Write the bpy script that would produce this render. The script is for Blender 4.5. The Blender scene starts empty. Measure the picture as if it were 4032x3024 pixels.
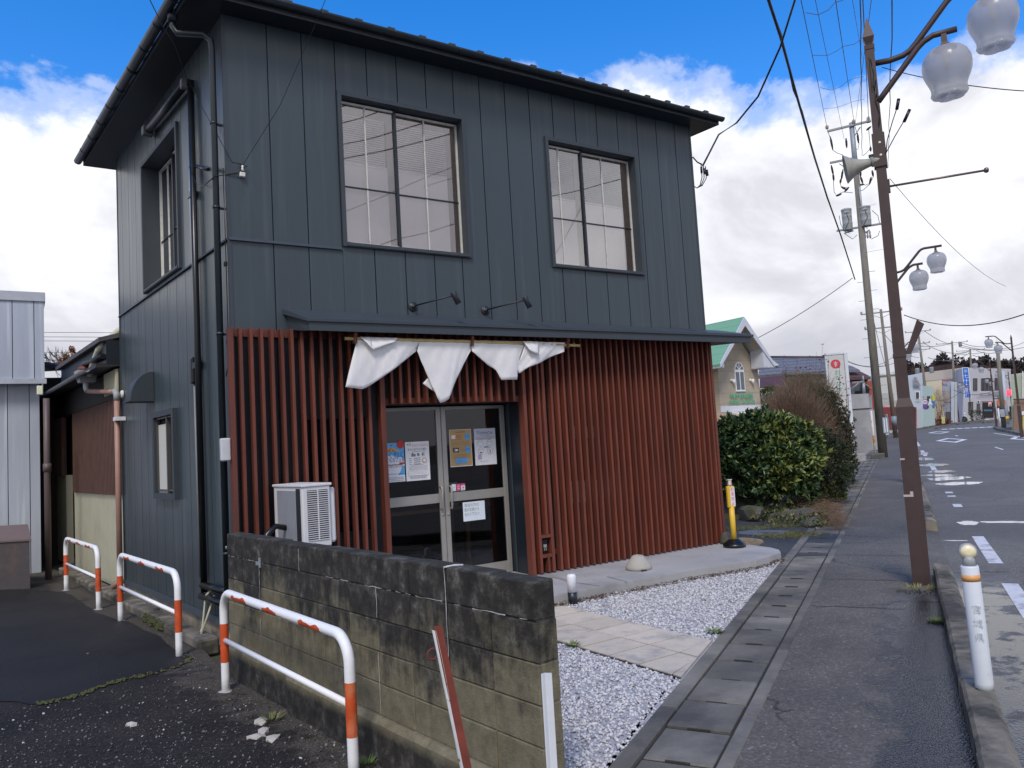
import bpy, math, random
import numpy as np
from mathutils import Vector, Matrix
random.seed(7); rng = np.random.default_rng(7)
R = math.radians
scn = bpy.context.scene
# ------------------------------------------------------------------ camera
EYE = 1.85; FPX = 3025.0; PITCH = R(4.40); ROLL = R(-3.37)
cp, sp = math.cos(PITCH), math.sin(PITCH); cr, sr = math.cos(ROLL), math.sin(ROLL)
Fv = Vector((0, cp, sp)); U0 = Vector((0, -sp, cp)); R0 = Vector((1, 0, 0))
Rv = cr*R0 + sr*U0; Uv = -sr*R0 + cr*U0
Cv = Vector((0, 0, EYE))
cam_d = bpy.data.cameras.new('camera'); cam = bpy.data.objects.new('camera', cam_d); scn.collection.objects.link(cam)
cam_d.sensor_width = 36.0; cam_d.lens = FPX/4032*36; cam_d.clip_end = 5000; cam_d.clip_start = 0.05
m = Matrix.Identity(4)
for i in range(3):
    m[i][0] = Rv[i]; m[i][1] = Uv[i]; m[i][2] = -Fv[i]; m[i][3] = Cv[i]
cam.matrix_world = m; scn.camera = cam
# ------------------------------------------------------------------ sky and sun
SUN_H, SUN_E = R(-172), R(52)         # heading (from +Y towards +X) and height of the sun
w = bpy.data.worlds.new('World'); scn.world = w; w.use_nodes = True
nt = w.node_tree; N = nt.nodes; L = nt.links; N.clear()
def nd(tree, typ, **k):
    x = tree.nodes.new(typ)
    for a, b in k.items():
        if a.startswith('i_'): x.inputs[a[2:].replace('_', ' ')].default_value = b
        else: setattr(x, a, b)
    return x
def mth(tree, op, a, b=None, c=None, clamp=False):
    x = tree.nodes.new('ShaderNodeMath'); x.operation = op; x.use_clamp = clamp
    for i, v in enumerate((a, b, c)):
        if v is None: continue
        if isinstance(v, (int, float)): x.inputs[i].default_value = v
        else: tree.links.new(v, x.inputs[i])
    return x.outputs[0]
def ramp(tree, fac, stops, interp='LINEAR'):
    x = tree.nodes.new('ShaderNodeValToRGB'); x.color_ramp.interpolation = interp
    e = x.color_ramp.elements
    while len(e) < len(stops): e.new(0.5)
    for i, (p, c) in enumerate(stops):
        e[i].position = p
        if isinstance(c, (int, float)): c = (c, c, c)
        e[i].color = (*c, 1)
    tree.links.new(fac, x.inputs[0]); return x.outputs[0]
def mixc(tree, fac, a, b, blend='MIX'):
    x = tree.nodes.new('ShaderNodeMix'); x.data_type = 'RGBA'; x.blend_type = blend
    for s, v in ((0, fac), (6, a), (7, b)):
        if isinstance(v, (int, float)): x.inputs[s].default_value = v
        elif isinstance(v, tuple): x.inputs[s].default_value = (*v, 1)
        else: tree.links.new(v, x.inputs[s])
    return x.outputs[2]
sky = nd(nt, 'ShaderNodeTexSky', sky_type='NISHITA', sun_disc=False, sun_elevation=SUN_E, sun_rotation=SUN_H, air_density=1.0, dust_density=0.3, ozone_density=2.5)
tc = nd(nt, 'ShaderNodeTexCoord'); sep = nd(nt, 'ShaderNodeSeparateXYZ'); L.new(tc.outputs['Generated'], sep.inputs[0])
mp = nd(nt, 'ShaderNodeMapping'); mp.inputs['Location'].default_value = (3.1, 1.7, 0.4); mp.inputs['Scale'].default_value = (1, 1, 1.5); L.new(tc.outputs['Generated'], mp.inputs[0])
n1 = nd(nt, 'ShaderNodeTexNoise', i_Scale=2.3, i_Detail=9.0, i_Roughness=0.58, i_Distortion=0.25); L.new(mp.outputs[0], n1.inputs[0])
n2 = nd(nt, 'ShaderNodeTexNoise', i_Scale=3.4, i_Detail=8.0, i_Roughness=0.55, i_Distortion=0.35); L.new(mp.outputs[0], n2.inputs[0])
# cloud bank: below a ragged edge about 25 degrees up, blue above
edge = mth(nt, 'MULTIPLY_ADD', mth(nt, 'SUBTRACT', n1.outputs[0], 0.5), 0.30, mth(nt, 'SUBTRACT', 0.425, sep.outputs[2]))
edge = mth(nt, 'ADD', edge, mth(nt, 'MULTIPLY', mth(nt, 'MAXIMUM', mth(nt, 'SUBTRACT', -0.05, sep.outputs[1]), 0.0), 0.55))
n4 = nd(nt, 'ShaderNodeTexNoise', i_Scale=11.0, i_Detail=7.0, i_Roughness=0.6); L.new(mp.outputs[0], n4.inputs[0])
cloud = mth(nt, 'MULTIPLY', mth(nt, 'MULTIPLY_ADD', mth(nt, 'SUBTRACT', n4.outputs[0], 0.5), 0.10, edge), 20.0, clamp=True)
cloud = ramp(nt, cloud, [(0.0, 0.0), (0.35, 0.35), (1.0, 1.0)], 'EASE')
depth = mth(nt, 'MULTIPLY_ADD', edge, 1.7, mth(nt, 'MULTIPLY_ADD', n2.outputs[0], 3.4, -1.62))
ccol = ramp(nt, depth, [(0.0, (1.0, 1.0, 1.02)), (0.28, (0.88, 0.89, 0.94)), (0.58, (0.68, 0.685, 0.735)), (1.0, (0.53, 0.54, 0.605))])
blu = nd(nt, 'ShaderNodeHueSaturation', i_Saturation=1.42, i_Value=1.0); L.new(sky.outputs[0], blu.inputs['Color'])
bg1 = nd(nt, 'ShaderNodeBackground'); L.new(mixc(nt, 1.0, blu.outputs[0], (1.08, 0.85, 0.98), 'MULTIPLY'), bg1.inputs[0]); bg1.inputs[1].default_value = 0.15
bg2 = nd(nt, 'ShaderNodeBackground'); L.new(ccol, bg2.inputs[0]); bg2.inputs[1].default_value = 0.69
mx = nd(nt, 'ShaderNodeMixShader'); L.new(cloud, mx.inputs[0]); L.new(bg1.outputs[0], mx.inputs[1]); L.new(bg2.outputs[0], mx.inputs[2])
wo = nd(nt, 'ShaderNodeOutputWorld'); L.new(mx.outputs[0], wo.inputs[0])
sd = bpy.data.lights.new('sun', 'SUN'); sd.energy = 1.3; sd.angle = R(15); sd.color = (1.0, 0.92, 0.80)
so = bpy.data.objects.new('sun', sd); scn.collection.objects.link(so)
sdir = Vector((math.sin(SUN_H)*math.cos(SUN_E), math.cos(SUN_H)*math.cos(SUN_E), math.sin(SUN_E)))
so.rotation_euler = sdir.to_track_quat('Z', 'Y').to_euler()
scn.view_settings.view_transform = 'Standard'; scn.view_settings.look = 'None'; scn.view_settings.exposure = 0.75; scn.view_settings.gamma = 1.0
scn.cycles.use_denoising = True; scn.cycles.max_bounces = 8; scn.cycles.transparent_max_bounces = 12

# ------------------------------------------------------------------ where things stand: pixel of the photo -> point on a real surface
def ray(x, y): return Fv*FPX + Rv*(x-2016) - Uv*(y-1512)
def hdir(deg): a = R(deg); return Vector((math.sin(a), math.cos(a), 0))
DR = hdir(26.5); NR = Vector((DR.y, -DR.x, 0))                       # along the road, towards its right side
DF = hdir(57.0); NF = Vector((DF.y, -DF.x, 0))                       # along the shop front, out of it
DL = hdir(-39.1); NL = Vector((-DL.y, DL.x, 0))                      # along the shop's left wall, out of it
C0 = Vector((-2.987, 8.205, 0))
def RD(lat, s, z=0): return NR*lat + DR*s + Vector((0, 0, z))
def FA(u, o, z): return C0 + DF*u + NF*o + Vector((0, 0, z))
def LW(t, o, z): return C0 + DL*t + NL*o + Vector((0, 0, z))
def rise(p):
    s = p.dot(DR); return 0.0075*min(max(0.0, s-15), 285)
def atz(x, y, z=0.0):
    d = ray(x, y); return Cv + d*((z-EYE)/d.z)
def onplane(x, y, p0, n): d = ray(x, y); return Cv + d*((p0-Cv).dot(n)/d.dot(n))
def onwall(x, y, p0, heading): a = R(heading); return onplane(x, y, p0, Vector((math.cos(a), -math.sin(a), 0)))
def gpt(x, y):
    p = atz(x, y, 0)
    for _ in range(30): p = atz(x, y, min(rise(p), EYE-0.05))
    return p
def at_s(x, y, s):                                                   # point seen at (x, y) whose distance along the road is s
    return onplane(x, y, DR*s, DR)
def ground_s(x, s):                                                  # ground point in column x (near the horizon) at distance s
    p = at_s(x, 1700, s)
    for _ in range(6):
        pr = proj(Vector((p.x, p.y, rise(p)))); p = at_s(x, pr[1], s)
    return Vector((p.x, p.y, rise(p)))
def proj(p):
    d = p-Cv; z = d.dot(Fv); return (2016+FPX*d.dot(Rv)/z, 1512-FPX*d.dot(Uv)/z)
def hgt(x, y, foot):                                                 # height on the vertical through foot, seen at (x, y)
    d = ray(x, y); return (Cv + d*(math.hypot(foot.x, foot.y)/math.hypot(d.x, d.y))).z
def T(u, v): return (3300+u/2.266, 1200+v/2.266)

# ------------------------------------------------------------------ objects
COL = scn.collection
ORG = {}
def tag(o, label=None, cat=None, group=None, kind=None):
    if label: o['label'] = label
    if cat: o['category'] = cat
    if group: o['group'] = group
    if kind: o['kind'] = kind
    return o
def thing(name, loc, label, cat, group=None, rz=0.0):
    o = bpy.data.objects.new(name, None); COL.objects.link(o); o.empty_display_size = 0.2
    o.location = loc; o.rotation_euler.z = rz; ORG[o] = Vector(loc)
    return tag(o, label, cat, group)
def copy_tree(o, parent=None):
    c = o.copy(); COL.objects.link(c)
    if parent: c.parent = parent
    for ch in [x for x in o.children]: copy_tree(ch, c)
    return c
class MB:
    def __init__(s): s.v = []; s.f = []; s.mi = []; s.mats = []; s.cur = None; s.sm = []; s.smooth = False
    def use(s, m):
        if m not in s.mats: s.mats.append(m)
        s.cur = m; return s
    def face(s, idx):
        s.f.append(tuple(idx)); s.mi.append(s.mats.index(s.cur) if s.cur else 0); s.sm.append(s.smooth)
    def poly(s, pts):
        b = len(s.v); s.v += [tuple(p) for p in pts]; s.face(range(b, b+len(pts)))
    def hexa(s, p):                                                   # p: 4 bottom + 4 top corners, same order
        b = len(s.v); s.v += [tuple(q) for q in p]
        for f in ((0, 3, 2, 1), (4, 5, 6, 7), (0, 1, 5, 4), (1, 2, 6, 5), (2, 3, 7, 6), (3, 0, 4, 7)): s.face([b+i for i in f])
    def box(s, fr, a0, a1, b0, b1, z0, z1):                           # box in a frame function fr(a, b, z)
        s.hexa([fr(a0, b0, z0), fr(a1, b0, z0), fr(a1, b1, z0), fr(a0, b1, z0), fr(a0, b0, z1), fr(a1, b0, z1), fr(a1, b1, z1), fr(a0, b1, z1)])
    def bev(s, fr, a0, a1, b0, b1, z0, z1, r=0.01):                   # box with chamfered edges
        ring = lambda e, z: [fr(a0+e, b0+r, z), fr(a0+r, b0+e, z), fr(a1-r, b0+e, z), fr(a1-e, b0+r, z), fr(a1-e, b1-r, z), fr(a1-r, b1-e, z), fr(a0+r, b1-e, z), fr(a0+e, b1-r, z)]
        rs = [ring(r*0.8, z0), ring(0, z0+r), ring(0, z1-r), ring(r*0.8, z1)]
        s.loft(rs, True)
    def loft(s, rings, cap=True, closed=True):
        b = len(s.v); n = len(rings[0])
        for r in rings: s.v += [tuple(p) for p in r]
        for i in range(len(rings)-1):
            for j in range(n if closed else n-1):
                k = (j+1) % n; s.face([b+i*n+j, b+i*n+k, b+(i+1)*n+k, b+(i+1)*n+j])
        if cap:
            s.face([b+j for j in reversed(range(n))]); s.face([b+(len(rings)-1)*n+j for j in range(n)])
    def prism(s, pts, z0, z1):                                        # footprint extruded; z relative to each point's own z
        s.loft([[(p[0], p[1], p[2]+z0) for p in pts], [(p[0], p[1], p[2]+z1) for p in pts]])
    def tube(s, path, r, n=10, cap=True, smooth=True):
        path = [Vector(p) for p in path]; rr = r if isinstance(r, (list, tuple)) else [r]*len(path)
        rings = []; up = None
        for i, p in enumerate(path):
            d = (path[min(i+1, len(path)-1)]-path[max(i-1, 0)]).normalized()
            if up is None: up = d.orthogonal().normalized()
            up = (up - d*up.dot(d)).normalized(); si = d.cross(up)
            rings.append([p + (up*math.cos(2*math.pi*j/n) + si*math.sin(2*math.pi*j/n))*rr[i] for j in range(n)])
        o = s.smooth; s.smooth = smooth
        s.loft(rings, False); s.smooth = False
        if cap:
            b = len(s.v)-len(rings)*n
            s.face([b+j for j in reversed(range(n))]); s.face([b+(len(rings)-1)*n+j for j in range(n)])
        s.smooth = o
    def lathe(s, c, prof, n=24, ax=None, smooth=True, wob=None):      # prof: (radius, height)
        c = Vector(c); ax = (ax or Vector((0, 0, 1))).normalized(); x = ax.orthogonal().normalized(); y = ax.cross(x)
        o = s.smooth; s.smooth = smooth
        rings = []
        for i, (r, h) in enumerate(prof):
            rings.append([c + ax*h + (x*math.cos(2*math.pi*j/n)+y*math.sin(2*math.pi*j/n))*(r*(wob(i, 2*math.pi*j/n) if wob else 1)) for j in range(n)])
        s.loft(rings, True); s.smooth = o
    def text(s, body, o, xd, yd, size, mat=None, align='CENTER', ext=0.0, width=None):
        if mat: s.use(mat)
        c = bpy.data.curves.new('t', 'FONT'); c.body = body; c.size = 1; c.align_x = align; c.align_y = 'CENTER'; c.extrude = ext/size; c.resolution_u = 3
        ob = bpy.data.objects.new('t', c); COL.objects.link(ob); bpy.context.view_layer.update()
        me = bpy.data.meshes.new_from_object(ob.evaluated_get(bpy.context.evaluated_depsgraph_get()))
        wx = size
        if width:
            xs = [q.co.x for q in me.vertices]; wx = width/max(1e-6, max(xs)-min(xs))
        b = len(s.v); xd = Vector(xd).normalized(); yd = Vector(yd).normalized(); zd = xd.cross(yd)
        s.v += [tuple(Vector(o)+xd*q.co.x*wx+yd*q.co.y*size+zd*q.co.z*size) for q in me.vertices]
        for p in me.polygons: s.face([b+i for i in p.vertices])
        bpy.data.objects.remove(ob); bpy.data.curves.remove(c); bpy.data.meshes.remove(me)
    def build(s, name, mat=None, parent=None, label=None, org=None):
        o0 = Vector(org) if org is not None else (ORG[parent] if parent is not None else Vector((0, 0, 0)))
        me = bpy.data.meshes.new(name)
        me.from_pydata([(v[0]-o0.x, v[1]-o0.y, v[2]-o0.z) for v in s.v], [], s.f)
        mats = s.mats if s.mats else [mat]
        for m_ in mats: me.materials.append(m_)
        me.polygons.foreach_set('material_index', s.mi); me.polygons.foreach_set('use_smooth', s.sm); me.update()
        ob = bpy.data.objects.new(name, me); COL.objects.link(ob)
        if parent is not None: ob.parent = parent
        else: ob.location = o0
        ORG[ob] = o0
        if label: ob['label'] = label
        return ob
def fastmesh(name, V, Q, mats, mi=None, parent=None, smooth=False):
    o0 = ORG[parent] if parent is not None else Vector((0, 0, 0))
    V = np.asarray(V, np.float32) - np.array(o0, np.float32); Q = np.asarray(Q, np.int32); k = Q.shape[1]
    me = bpy.data.meshes.new(name); me.vertices.add(len(V)); me.vertices.foreach_set('co', V.ravel())
    me.loops.add(Q.size); me.loops.foreach_set('vertex_index', Q.ravel())
    me.polygons.add(len(Q)); me.polygons.foreach_set('loop_start', np.arange(0, Q.size, k, dtype=np.int32)); me.polygons.foreach_set('loop_total', np.full(len(Q), k, np.int32))
    for m_ in mats: me.materials.append(m_)
    if mi is not None: me.polygons.foreach_set('material_index', np.asarray(mi, np.int32))
    if smooth: me.polygons.foreach_set('use_smooth', np.ones(len(Q), bool))
    me.update(calc_edges=True); me.validate()
    ob = bpy.data.objects.new(name, me); COL.objects.link(ob)
    if parent is not None: ob.parent = parent
    ORG[ob] = o0
    return ob
# ------------------------------------------------------------------ materials
MATS = {}
def mat(name, col, rough=0.6, var=0.12, scale=6.0, bump=0.0, bscale=40.0, metal=0.0, spec=0.5, col2=None, c2=(0.45, 0.65), stretch=(1, 1, 1), emit=0.0, alpha=None, rvar=0.0, detail=6.0, isl=0.0):
    if name in MATS: return MATS[name]
    m_ = bpy.data.materials.new(name); m_.use_nodes = True; t = m_.node_tree; p = t.nodes['Principled BSDF']
    co = t.nodes.new('ShaderNodeNewGeometry'); ma = t.nodes.new('ShaderNodeMapping'); ma.inputs['Scale'].default_value = stretch
    t.links.new(co.outputs['Position'], ma.inputs[0])
    n_ = nd(t, 'ShaderNodeTexNoise', i_Scale=scale, i_Detail=detail, i_Roughness=0.6); t.links.new(ma.outputs[0], n_.inputs[0])
    base = ramp(t, n_.outputs[0], [(0.25, tuple(c*(1-var) for c in col)), (0.75, tuple(min(1, c*(1+var)) for c in col))])
    if col2 is not None:
        n3 = nd(t, 'ShaderNodeTexNoise', i_Scale=scale*0.45, i_Detail=7.0, i_Roughness=0.65); t.links.new(ma.outputs[0], n3.inputs[0])
        base = mixc(t, ramp(t, n3.outputs[0], [(c2[0], 0.0), (c2[1], 1.0)]), base, tuple(col2))
    if isl: base = mixc(t, 1.0, base, ramp(t, co.outputs['Random Per Island'], [(0.0, 1-isl), (1.0, 1+isl)]), 'MULTIPLY')
    t.links.new(base, p.inputs['Base Color'])
    p.inputs['Roughness'].default_value = rough; p.inputs['Metallic'].default_value = metal; p.inputs['Specular IOR Level'].default_value = spec
    if rvar: t.links.new(mth(t, 'MULTIPLY_ADD', n_.outputs[0], rvar, rough-rvar*0.5), p.inputs['Roughness'])
    if bump:
        nb = nd(t, 'ShaderNodeTexNoise', i_Scale=bscale, i_Detail=5.0, i_Roughness=0.65); t.links.new(ma.outputs[0], nb.inputs[0])
        bn = nd(t, 'ShaderNodeBump', i_Strength=1.0, i_Distance=bump); t.links.new(nb.outputs[0], bn.inputs['Height']); t.links.new(bn.outputs[0], p.inputs['Normal'])
    if emit:
        p.inputs['Emission Color'].default_value = (*col, 1); p.inputs['Emission Strength'].default_value = emit
    MATS[name] = m_; m_['p'] = 1
    return m_
def tree_of(m_): return m_.node_tree, m_.node_tree.nodes['Principled BSDF']
def geo(t): return t.nodes.new('ShaderNodeNewGeometry').outputs['Position']
def axis_val(t, d):                                                  # position projected on direction d
    v = t.nodes.new('ShaderNodeVectorMath'); v.operation = 'DOT_PRODUCT'; t.links.new(geo(t), v.inputs[0]); v.inputs[1].default_value = tuple(d); return v.outputs['Value']
# painted metal siding
def siding(name, col, rough):
    m_ = mat(name, col, rough=rough, var=0.10, scale=0.9, rvar=0.12, spec=0.5, stretch=(1, 1, 0.35))
    t, p = tree_of(m_)
    pos = geo(t); ma = t.nodes.new('ShaderNodeMapping'); ma.inputs['Scale'].default_value = (5, 5, 0.7); t.links.new(pos, ma.inputs[0])
    a = nd(t, 'ShaderNodeTexNoise', i_Scale=1.0, i_Detail=2.0); t.links.new(ma.outputs[0], a.inputs[0])
    b = nd(t, 'ShaderNodeTexNoise', i_Scale=160.0, i_Detail=2.0); t.links.new(pos, b.inputs[0])
    h = mth(t, 'MULTIPLY_ADD', b.outputs[0], 0.012, a.outputs[0])
    bn = nd(t, 'ShaderNodeBump', i_Strength=1.0, i_Distance=0.014); t.links.new(h, bn.inputs['Height']); t.links.new(bn.outputs[0], p.inputs['Normal'])
    # chalky runs of weather down the sheets
    mb_ = t.nodes.new('ShaderNodeMapping'); mb_.inputs['Scale'].default_value = (7, 7, 0.25); t.links.new(pos, mb_.inputs[0])
    s_ = nd(t, 'ShaderNodeTexNoise', i_Scale=1.6, i_Detail=5.0); t.links.new(mb_.outputs[0], s_.inputs[0])
    old = p.inputs['Base Color'].links[0].from_socket
    t.links.new(mixc(t, ramp(t, s_.outputs[0], [(0.54, 0.0), (0.80, 0.50)]), old, tuple(min(1, c*1.9) for c in col)), p.inputs['Base Color'])
    return m_
NAVY = siding('navy_siding', (0.045, 0.064, 0.078), 0.42)
NAVYL = siding('navy_siding_side', (0.050, 0.070, 0.082), 0.33)
TRIM = mat('navy_trim', (0.042, 0.055, 0.068), rough=0.55, var=0.10, scale=3)
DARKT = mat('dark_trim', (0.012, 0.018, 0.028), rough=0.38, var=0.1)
GUT = mat('gutter_metal', (0.020, 0.030, 0.038), rough=0.35, var=0.15)
ROOFM = mat('roof_metal', (0.040, 0.048, 0.058), rough=0.45, var=0.2, scale=4)
WALNUT = mat('stained_lattice', (0.152, 0.038, 0.022), rough=0.6, var=0.38, scale=3.0, isl=0.22, stretch=(6, 6, 0.5), bump=0.0015, bscale=60, col2=(0.11, 0.045, 0.035), c2=(0.50, 0.75))
BLACK = mat('black_plastic', (0.008, 0.009, 0.011), rough=0.30, var=0.1)
IRON = mat('black_iron', (0.022, 0.026, 0.032), rough=0.45, var=0.2)
SILV = mat('aluminium', (0.36, 0.35, 0.33), rough=0.38, var=0.05, metal=0.35)
WSASH = mat('weathered_sash', (0.62, 0.62, 0.58), rough=0.6, var=0.15, scale=14, col2=(0.30, 0.22, 0.16), c2=(0.62, 0.72))
CREAM = mat('cream_wall', (0.50, 0.49, 0.36), rough=0.7, var=0.12, scale=2)
WHITEP = mat('white_paint', (0.78, 0.80, 0.84), rough=0.40, var=0.05, col2=(0.45, 0.42, 0.38), c2=(0.70, 0.80), scale=20)
CLOTH = mat('white_cloth', (0.88, 0.88, 0.89), rough=0.9, var=0.04, scale=9, bump=0.002, bscale=25)
BAMBOO = mat('bamboo', (0.52, 0.40, 0.17), rough=0.5, var=0.2, scale=12)
PAPER = mat('paper', (0.78, 0.80, 0.84), rough=0.7, var=0.03)
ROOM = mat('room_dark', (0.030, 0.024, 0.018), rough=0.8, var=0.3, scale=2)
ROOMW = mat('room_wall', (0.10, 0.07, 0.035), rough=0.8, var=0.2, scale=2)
RUSTP = mat('brown_pole_paint', (0.060, 0.037, 0.036), rough=0.5, var=0.18, scale=5, bump=0.0006, bscale=120, col2=(0.095, 0.055, 0.045), c2=(0.60, 0.85))
CONC = mat('concrete', (0.36, 0.36, 0.35), rough=0.85, var=0.18, scale=3, bump=0.002, bscale=60, col2=(0.20, 0.20, 0.19), c2=(0.50, 0.72))
def glass(name, refl=0.22, tint=(0.85, 0.88, 0.9)):
    m_ = bpy.data.materials.new(name); m_.use_nodes = True; t = m_.node_tree; t.nodes.clear()
    g = nd(t, 'ShaderNodeBsdfGlossy', i_Roughness=0.015); g.inputs[0].default_value = (0.95, 0.95, 0.95, 1)
    tr = nd(t, 'ShaderNodeBsdfTransparent'); tr.inputs[0].default_value = (*tint, 1)
    fr = nd(t, 'ShaderNodeFresnel', i_IOR=1.5); f = mth(t, 'MULTIPLY_ADD', fr.outputs[0], 1.6, refl, clamp=True)
    pos = geo(t); nz = nd(t, 'ShaderNodeTexNoise', i_Scale=1.2, i_Detail=0.0); t.links.new(pos, nz.inputs[0])
    bn = nd(t, 'ShaderNodeBump', i_Strength=1.0, i_Distance=0.004); t.links.new(nz.outputs[0], bn.inputs['Height']); t.links.new(bn.outputs[0], g.inputs['Normal'])
    mx_ = nd(t, 'ShaderNodeMixShader'); t.links.new(f, mx_.inputs[0]); t.links.new(tr.outputs[0], mx_.inputs[1]); t.links.new(g.outputs[0], mx_.inputs[2])
    o = nd(t, 'ShaderNodeOutputMaterial'); t.links.new(mx_.outputs[0], o.inputs[0]); return m_
GLASS = glass('window_glass', 0.20, (0.97, 0.97, 0.98)); DGLASS = glass('door_glass', 0.0, (0.75, 0.78, 0.8)); FARG = mat('far_glass', (0.03, 0.035, 0.045), rough=0.08, var=0.3)
# ------------------------------------------------------------------ ground, road, pavements
def asphalt(name, base, rough=0.75, speck=0.35, patch=0.25, bump=0.004, vs=55.0, wet=None, crack=0.0, dirt=None, wetr=0.22):
    msk = None; m_ = bpy.data.materials.new(name); m_.use_nodes = True; t = m_.node_tree; p = t.nodes['Principled BSDF']; pos = geo(t)
    a = nd(t, 'ShaderNodeTexNoise', i_Scale=0.9, i_Detail=8.0, i_Roughness=0.62); t.links.new(pos, a.inputs[0])
    b = nd(t, 'ShaderNodeTexVoronoi', i_Scale=vs); t.links.new(pos, b.inputs['Vector'])
    c = nd(t, 'ShaderNodeTexNoise', i_Scale=vs*1.6, i_Detail=3.0); t.links.new(pos, c.inputs[0])
    col = ramp(t, a.outputs[0], [(0.3, tuple(x*(1-patch) for x in base)), (0.7, tuple(x*(1+patch) for x in base))])
    cell = nd(t, 'ShaderNodeSeparateColor'); t.links.new(b.outputs['Color'], cell.inputs[0])
    sp = ramp(t, cell.outputs[0], [(0.0, 1-speck), (0.72, 1.0), (0.97, 1+speck), (1.0, 1+speck*4)])
    col = mixc(t, 1.0, col, sp, 'MULTIPLY'); col = mixc(t, 1.0, col, ramp(t, c.outputs[0], [(0.3, 0.82), (0.7, 1.18)]), 'MULTIPLY')
    big = nd(t, 'ShaderNodeTexNoise', i_Scale=0.28, i_Detail=6.0, i_Roughness=0.7, i_Distortion=0.6); t.links.new(pos, big.inputs[0])
    col = mixc(t, 1.0, col, ramp(t, big.outputs[0], [(0.36, 0.80), (0.50, 1.0), (0.62, 1.18)]), 'MULTIPLY')
    if crack:
        wv = t.nodes.new('ShaderNodeVectorMath'); wv.operation = 'MULTIPLY_ADD'; t.links.new(a.outputs['Color'], wv.inputs[0]); wv.inputs[1].default_value = (0.9, 0.9, 0); t.links.new(pos, wv.inputs[2])
        vo = nd(t, 'ShaderNodeTexVoronoi', feature='DISTANCE_TO_EDGE', i_Scale=0.42); t.links.new(wv.outputs[0], vo.inputs['Vector'])
        ck = mth(t, 'MULTIPLY', ramp(t, vo.outputs['Distance'], [(0.0, 1.0), (crack, 0.0)]), ramp(t, big.outputs[0], [(0.47, 0.0), (0.53, 0.85)])); col = mixc(t, ck, col, (0.012, 0.012, 0.011))
    if dirt:
        dn = nd(t, 'ShaderNodeTexNoise', i_Scale=3.2, i_Detail=9.0, i_Roughness=0.7); t.links.new(pos, dn.inputs[0])
        col = mixc(t, dirt(t, dn.outputs[0]), col, ramp(t, c.outputs[0], [(0.35, (0.030, 0.024, 0.018)), (0.6, (0.085, 0.076, 0.062)), (0.75, (0.19, 0.18, 0.16))]))
    rgh = ramp(t, a.outputs[0], [(0.3, max(0.0, rough-0.08)), (0.7, min(1, rough+0.08))])
    h = mth(t, 'MULTIPLY_ADD', b.outputs['Distance'], -1.0, mth(t, 'MULTIPLY', c.outputs[0], 0.4))
    if wet:
        wn = nd(t, 'ShaderNodeTexNoise', i_Scale=2.4, i_Detail=7.0, i_Roughness=0.65); t.links.new(pos, wn.inputs[0])
        msk = wet(t, wn.outputs[0]); col = mixc(t, msk, col, mixc(t, 1.0, col, (0.11, 0.11, 0.135), 'MULTIPLY')); rgh = mixc(t, msk, rgh, (wetr, wetr, wetr))
    t.links.new(col, p.inputs['Base Color']); t.links.new(rgh, p.inputs['Roughness']); p.inputs['Specular IOR Level'].default_value = 0.4
    bn = nd(t, 'ShaderNodeBump', i_Strength=0.8, i_Distance=bump); t.links.new(h, bn.inputs['Height']); t.links.new(bn.outputs[0], p.inputs['Normal'])
    if msk is not None and wetr < 0.2:
        t.links.new(mth(t, 'MULTIPLY_ADD', msk, -0.55, 0.8), bn.inputs['Strength']); t.links.new(mth(t, 'MULTIPLY_ADD', msk, 0.15, 0.4), p.inputs['Specular IOR Level'])
    return m_
def wet_walk(t, nz):                                                 # damp strip of pavement beside the kerb, ragged edge
    lat = axis_val(t, NR); s_ = axis_val(t, DR)
    v = mth(t, 'ADD', mth(t, 'MULTIPLY', mth(t, 'ADD', lat, 0.28), 3.2), mth(t, 'MULTIPLY', mth(t, 'SUBTRACT', nz, 0.5), 3.4))
    v = mth(t, 'MULTIPLY', v, 3.0, clamp=True); far = mth(t, 'MULTIPLY', mth(t, 'SUBTRACT', 9.6, s_), 1.5, clamp=True)
    return mth(t, 'MULTIPLY', v, far)
def wet_road(t, nz):
    lat = axis_val(t, NR); s_ = axis_val(t, DR)
    v = mth(t, 'ADD', mth(t, 'MULTIPLY', mth(t, 'SUBTRACT', 1.15, lat), 1.3), mth(t, 'MULTIPLY', mth(t, 'SUBTRACT', nz, 0.54), 4.5))
    v = mth(t, 'MULTIPLY', v, 2.0, clamp=True); far = mth(t, 'MULTIPLY', mth(t, 'SUBTRACT', 11.0, s_), 0.8, clamp=True)
    return mth(t, 'MULTIPLY', v, far)
WALK = asphalt('pavement_asphalt', (0.118, 0.109, 0.096), wet=wet_walk, crack=0.006, vs=70, speck=0.30, bump=0.003)
ROAD = asphalt('road_asphalt', (0.134, 0.126, 0.112), speck=0.25, vs=50, patch=0.12, wet=wet_road, crack=0.007, rough=0.68, wetr=0.13)
def lot_dirt(t, nz):
    d = axis_val(t, WN); d = mth(t, 'ABSOLUTE', mth(t, 'SUBTRACT', d, WA.dot(WN))); e_ = mth(t, 'ABSOLUTE', mth(t, 'SUBTRACT', axis_val(t, NL), C0.dot(NL)+0.25))
    d = mth(t, 'MINIMUM', d, mth(t, 'MULTIPLY', e_, 1.3)); v = mth(t, 'ADD', mth(t, 'MULTIPLY', mth(t, 'SUBTRACT', 0.42, d), 2.4), mth(t, 'MULTIPLY', mth(t, 'SUBTRACT', nz, 0.5), 4.5)); return mth(t, 'MULTIPLY', v, 2.0, clamp=True)
WA = Vector((-2.73, 7.213, 0)); WH = hdir(140.4); WN = Vector((WH.y, -WH.x, 0))
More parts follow.
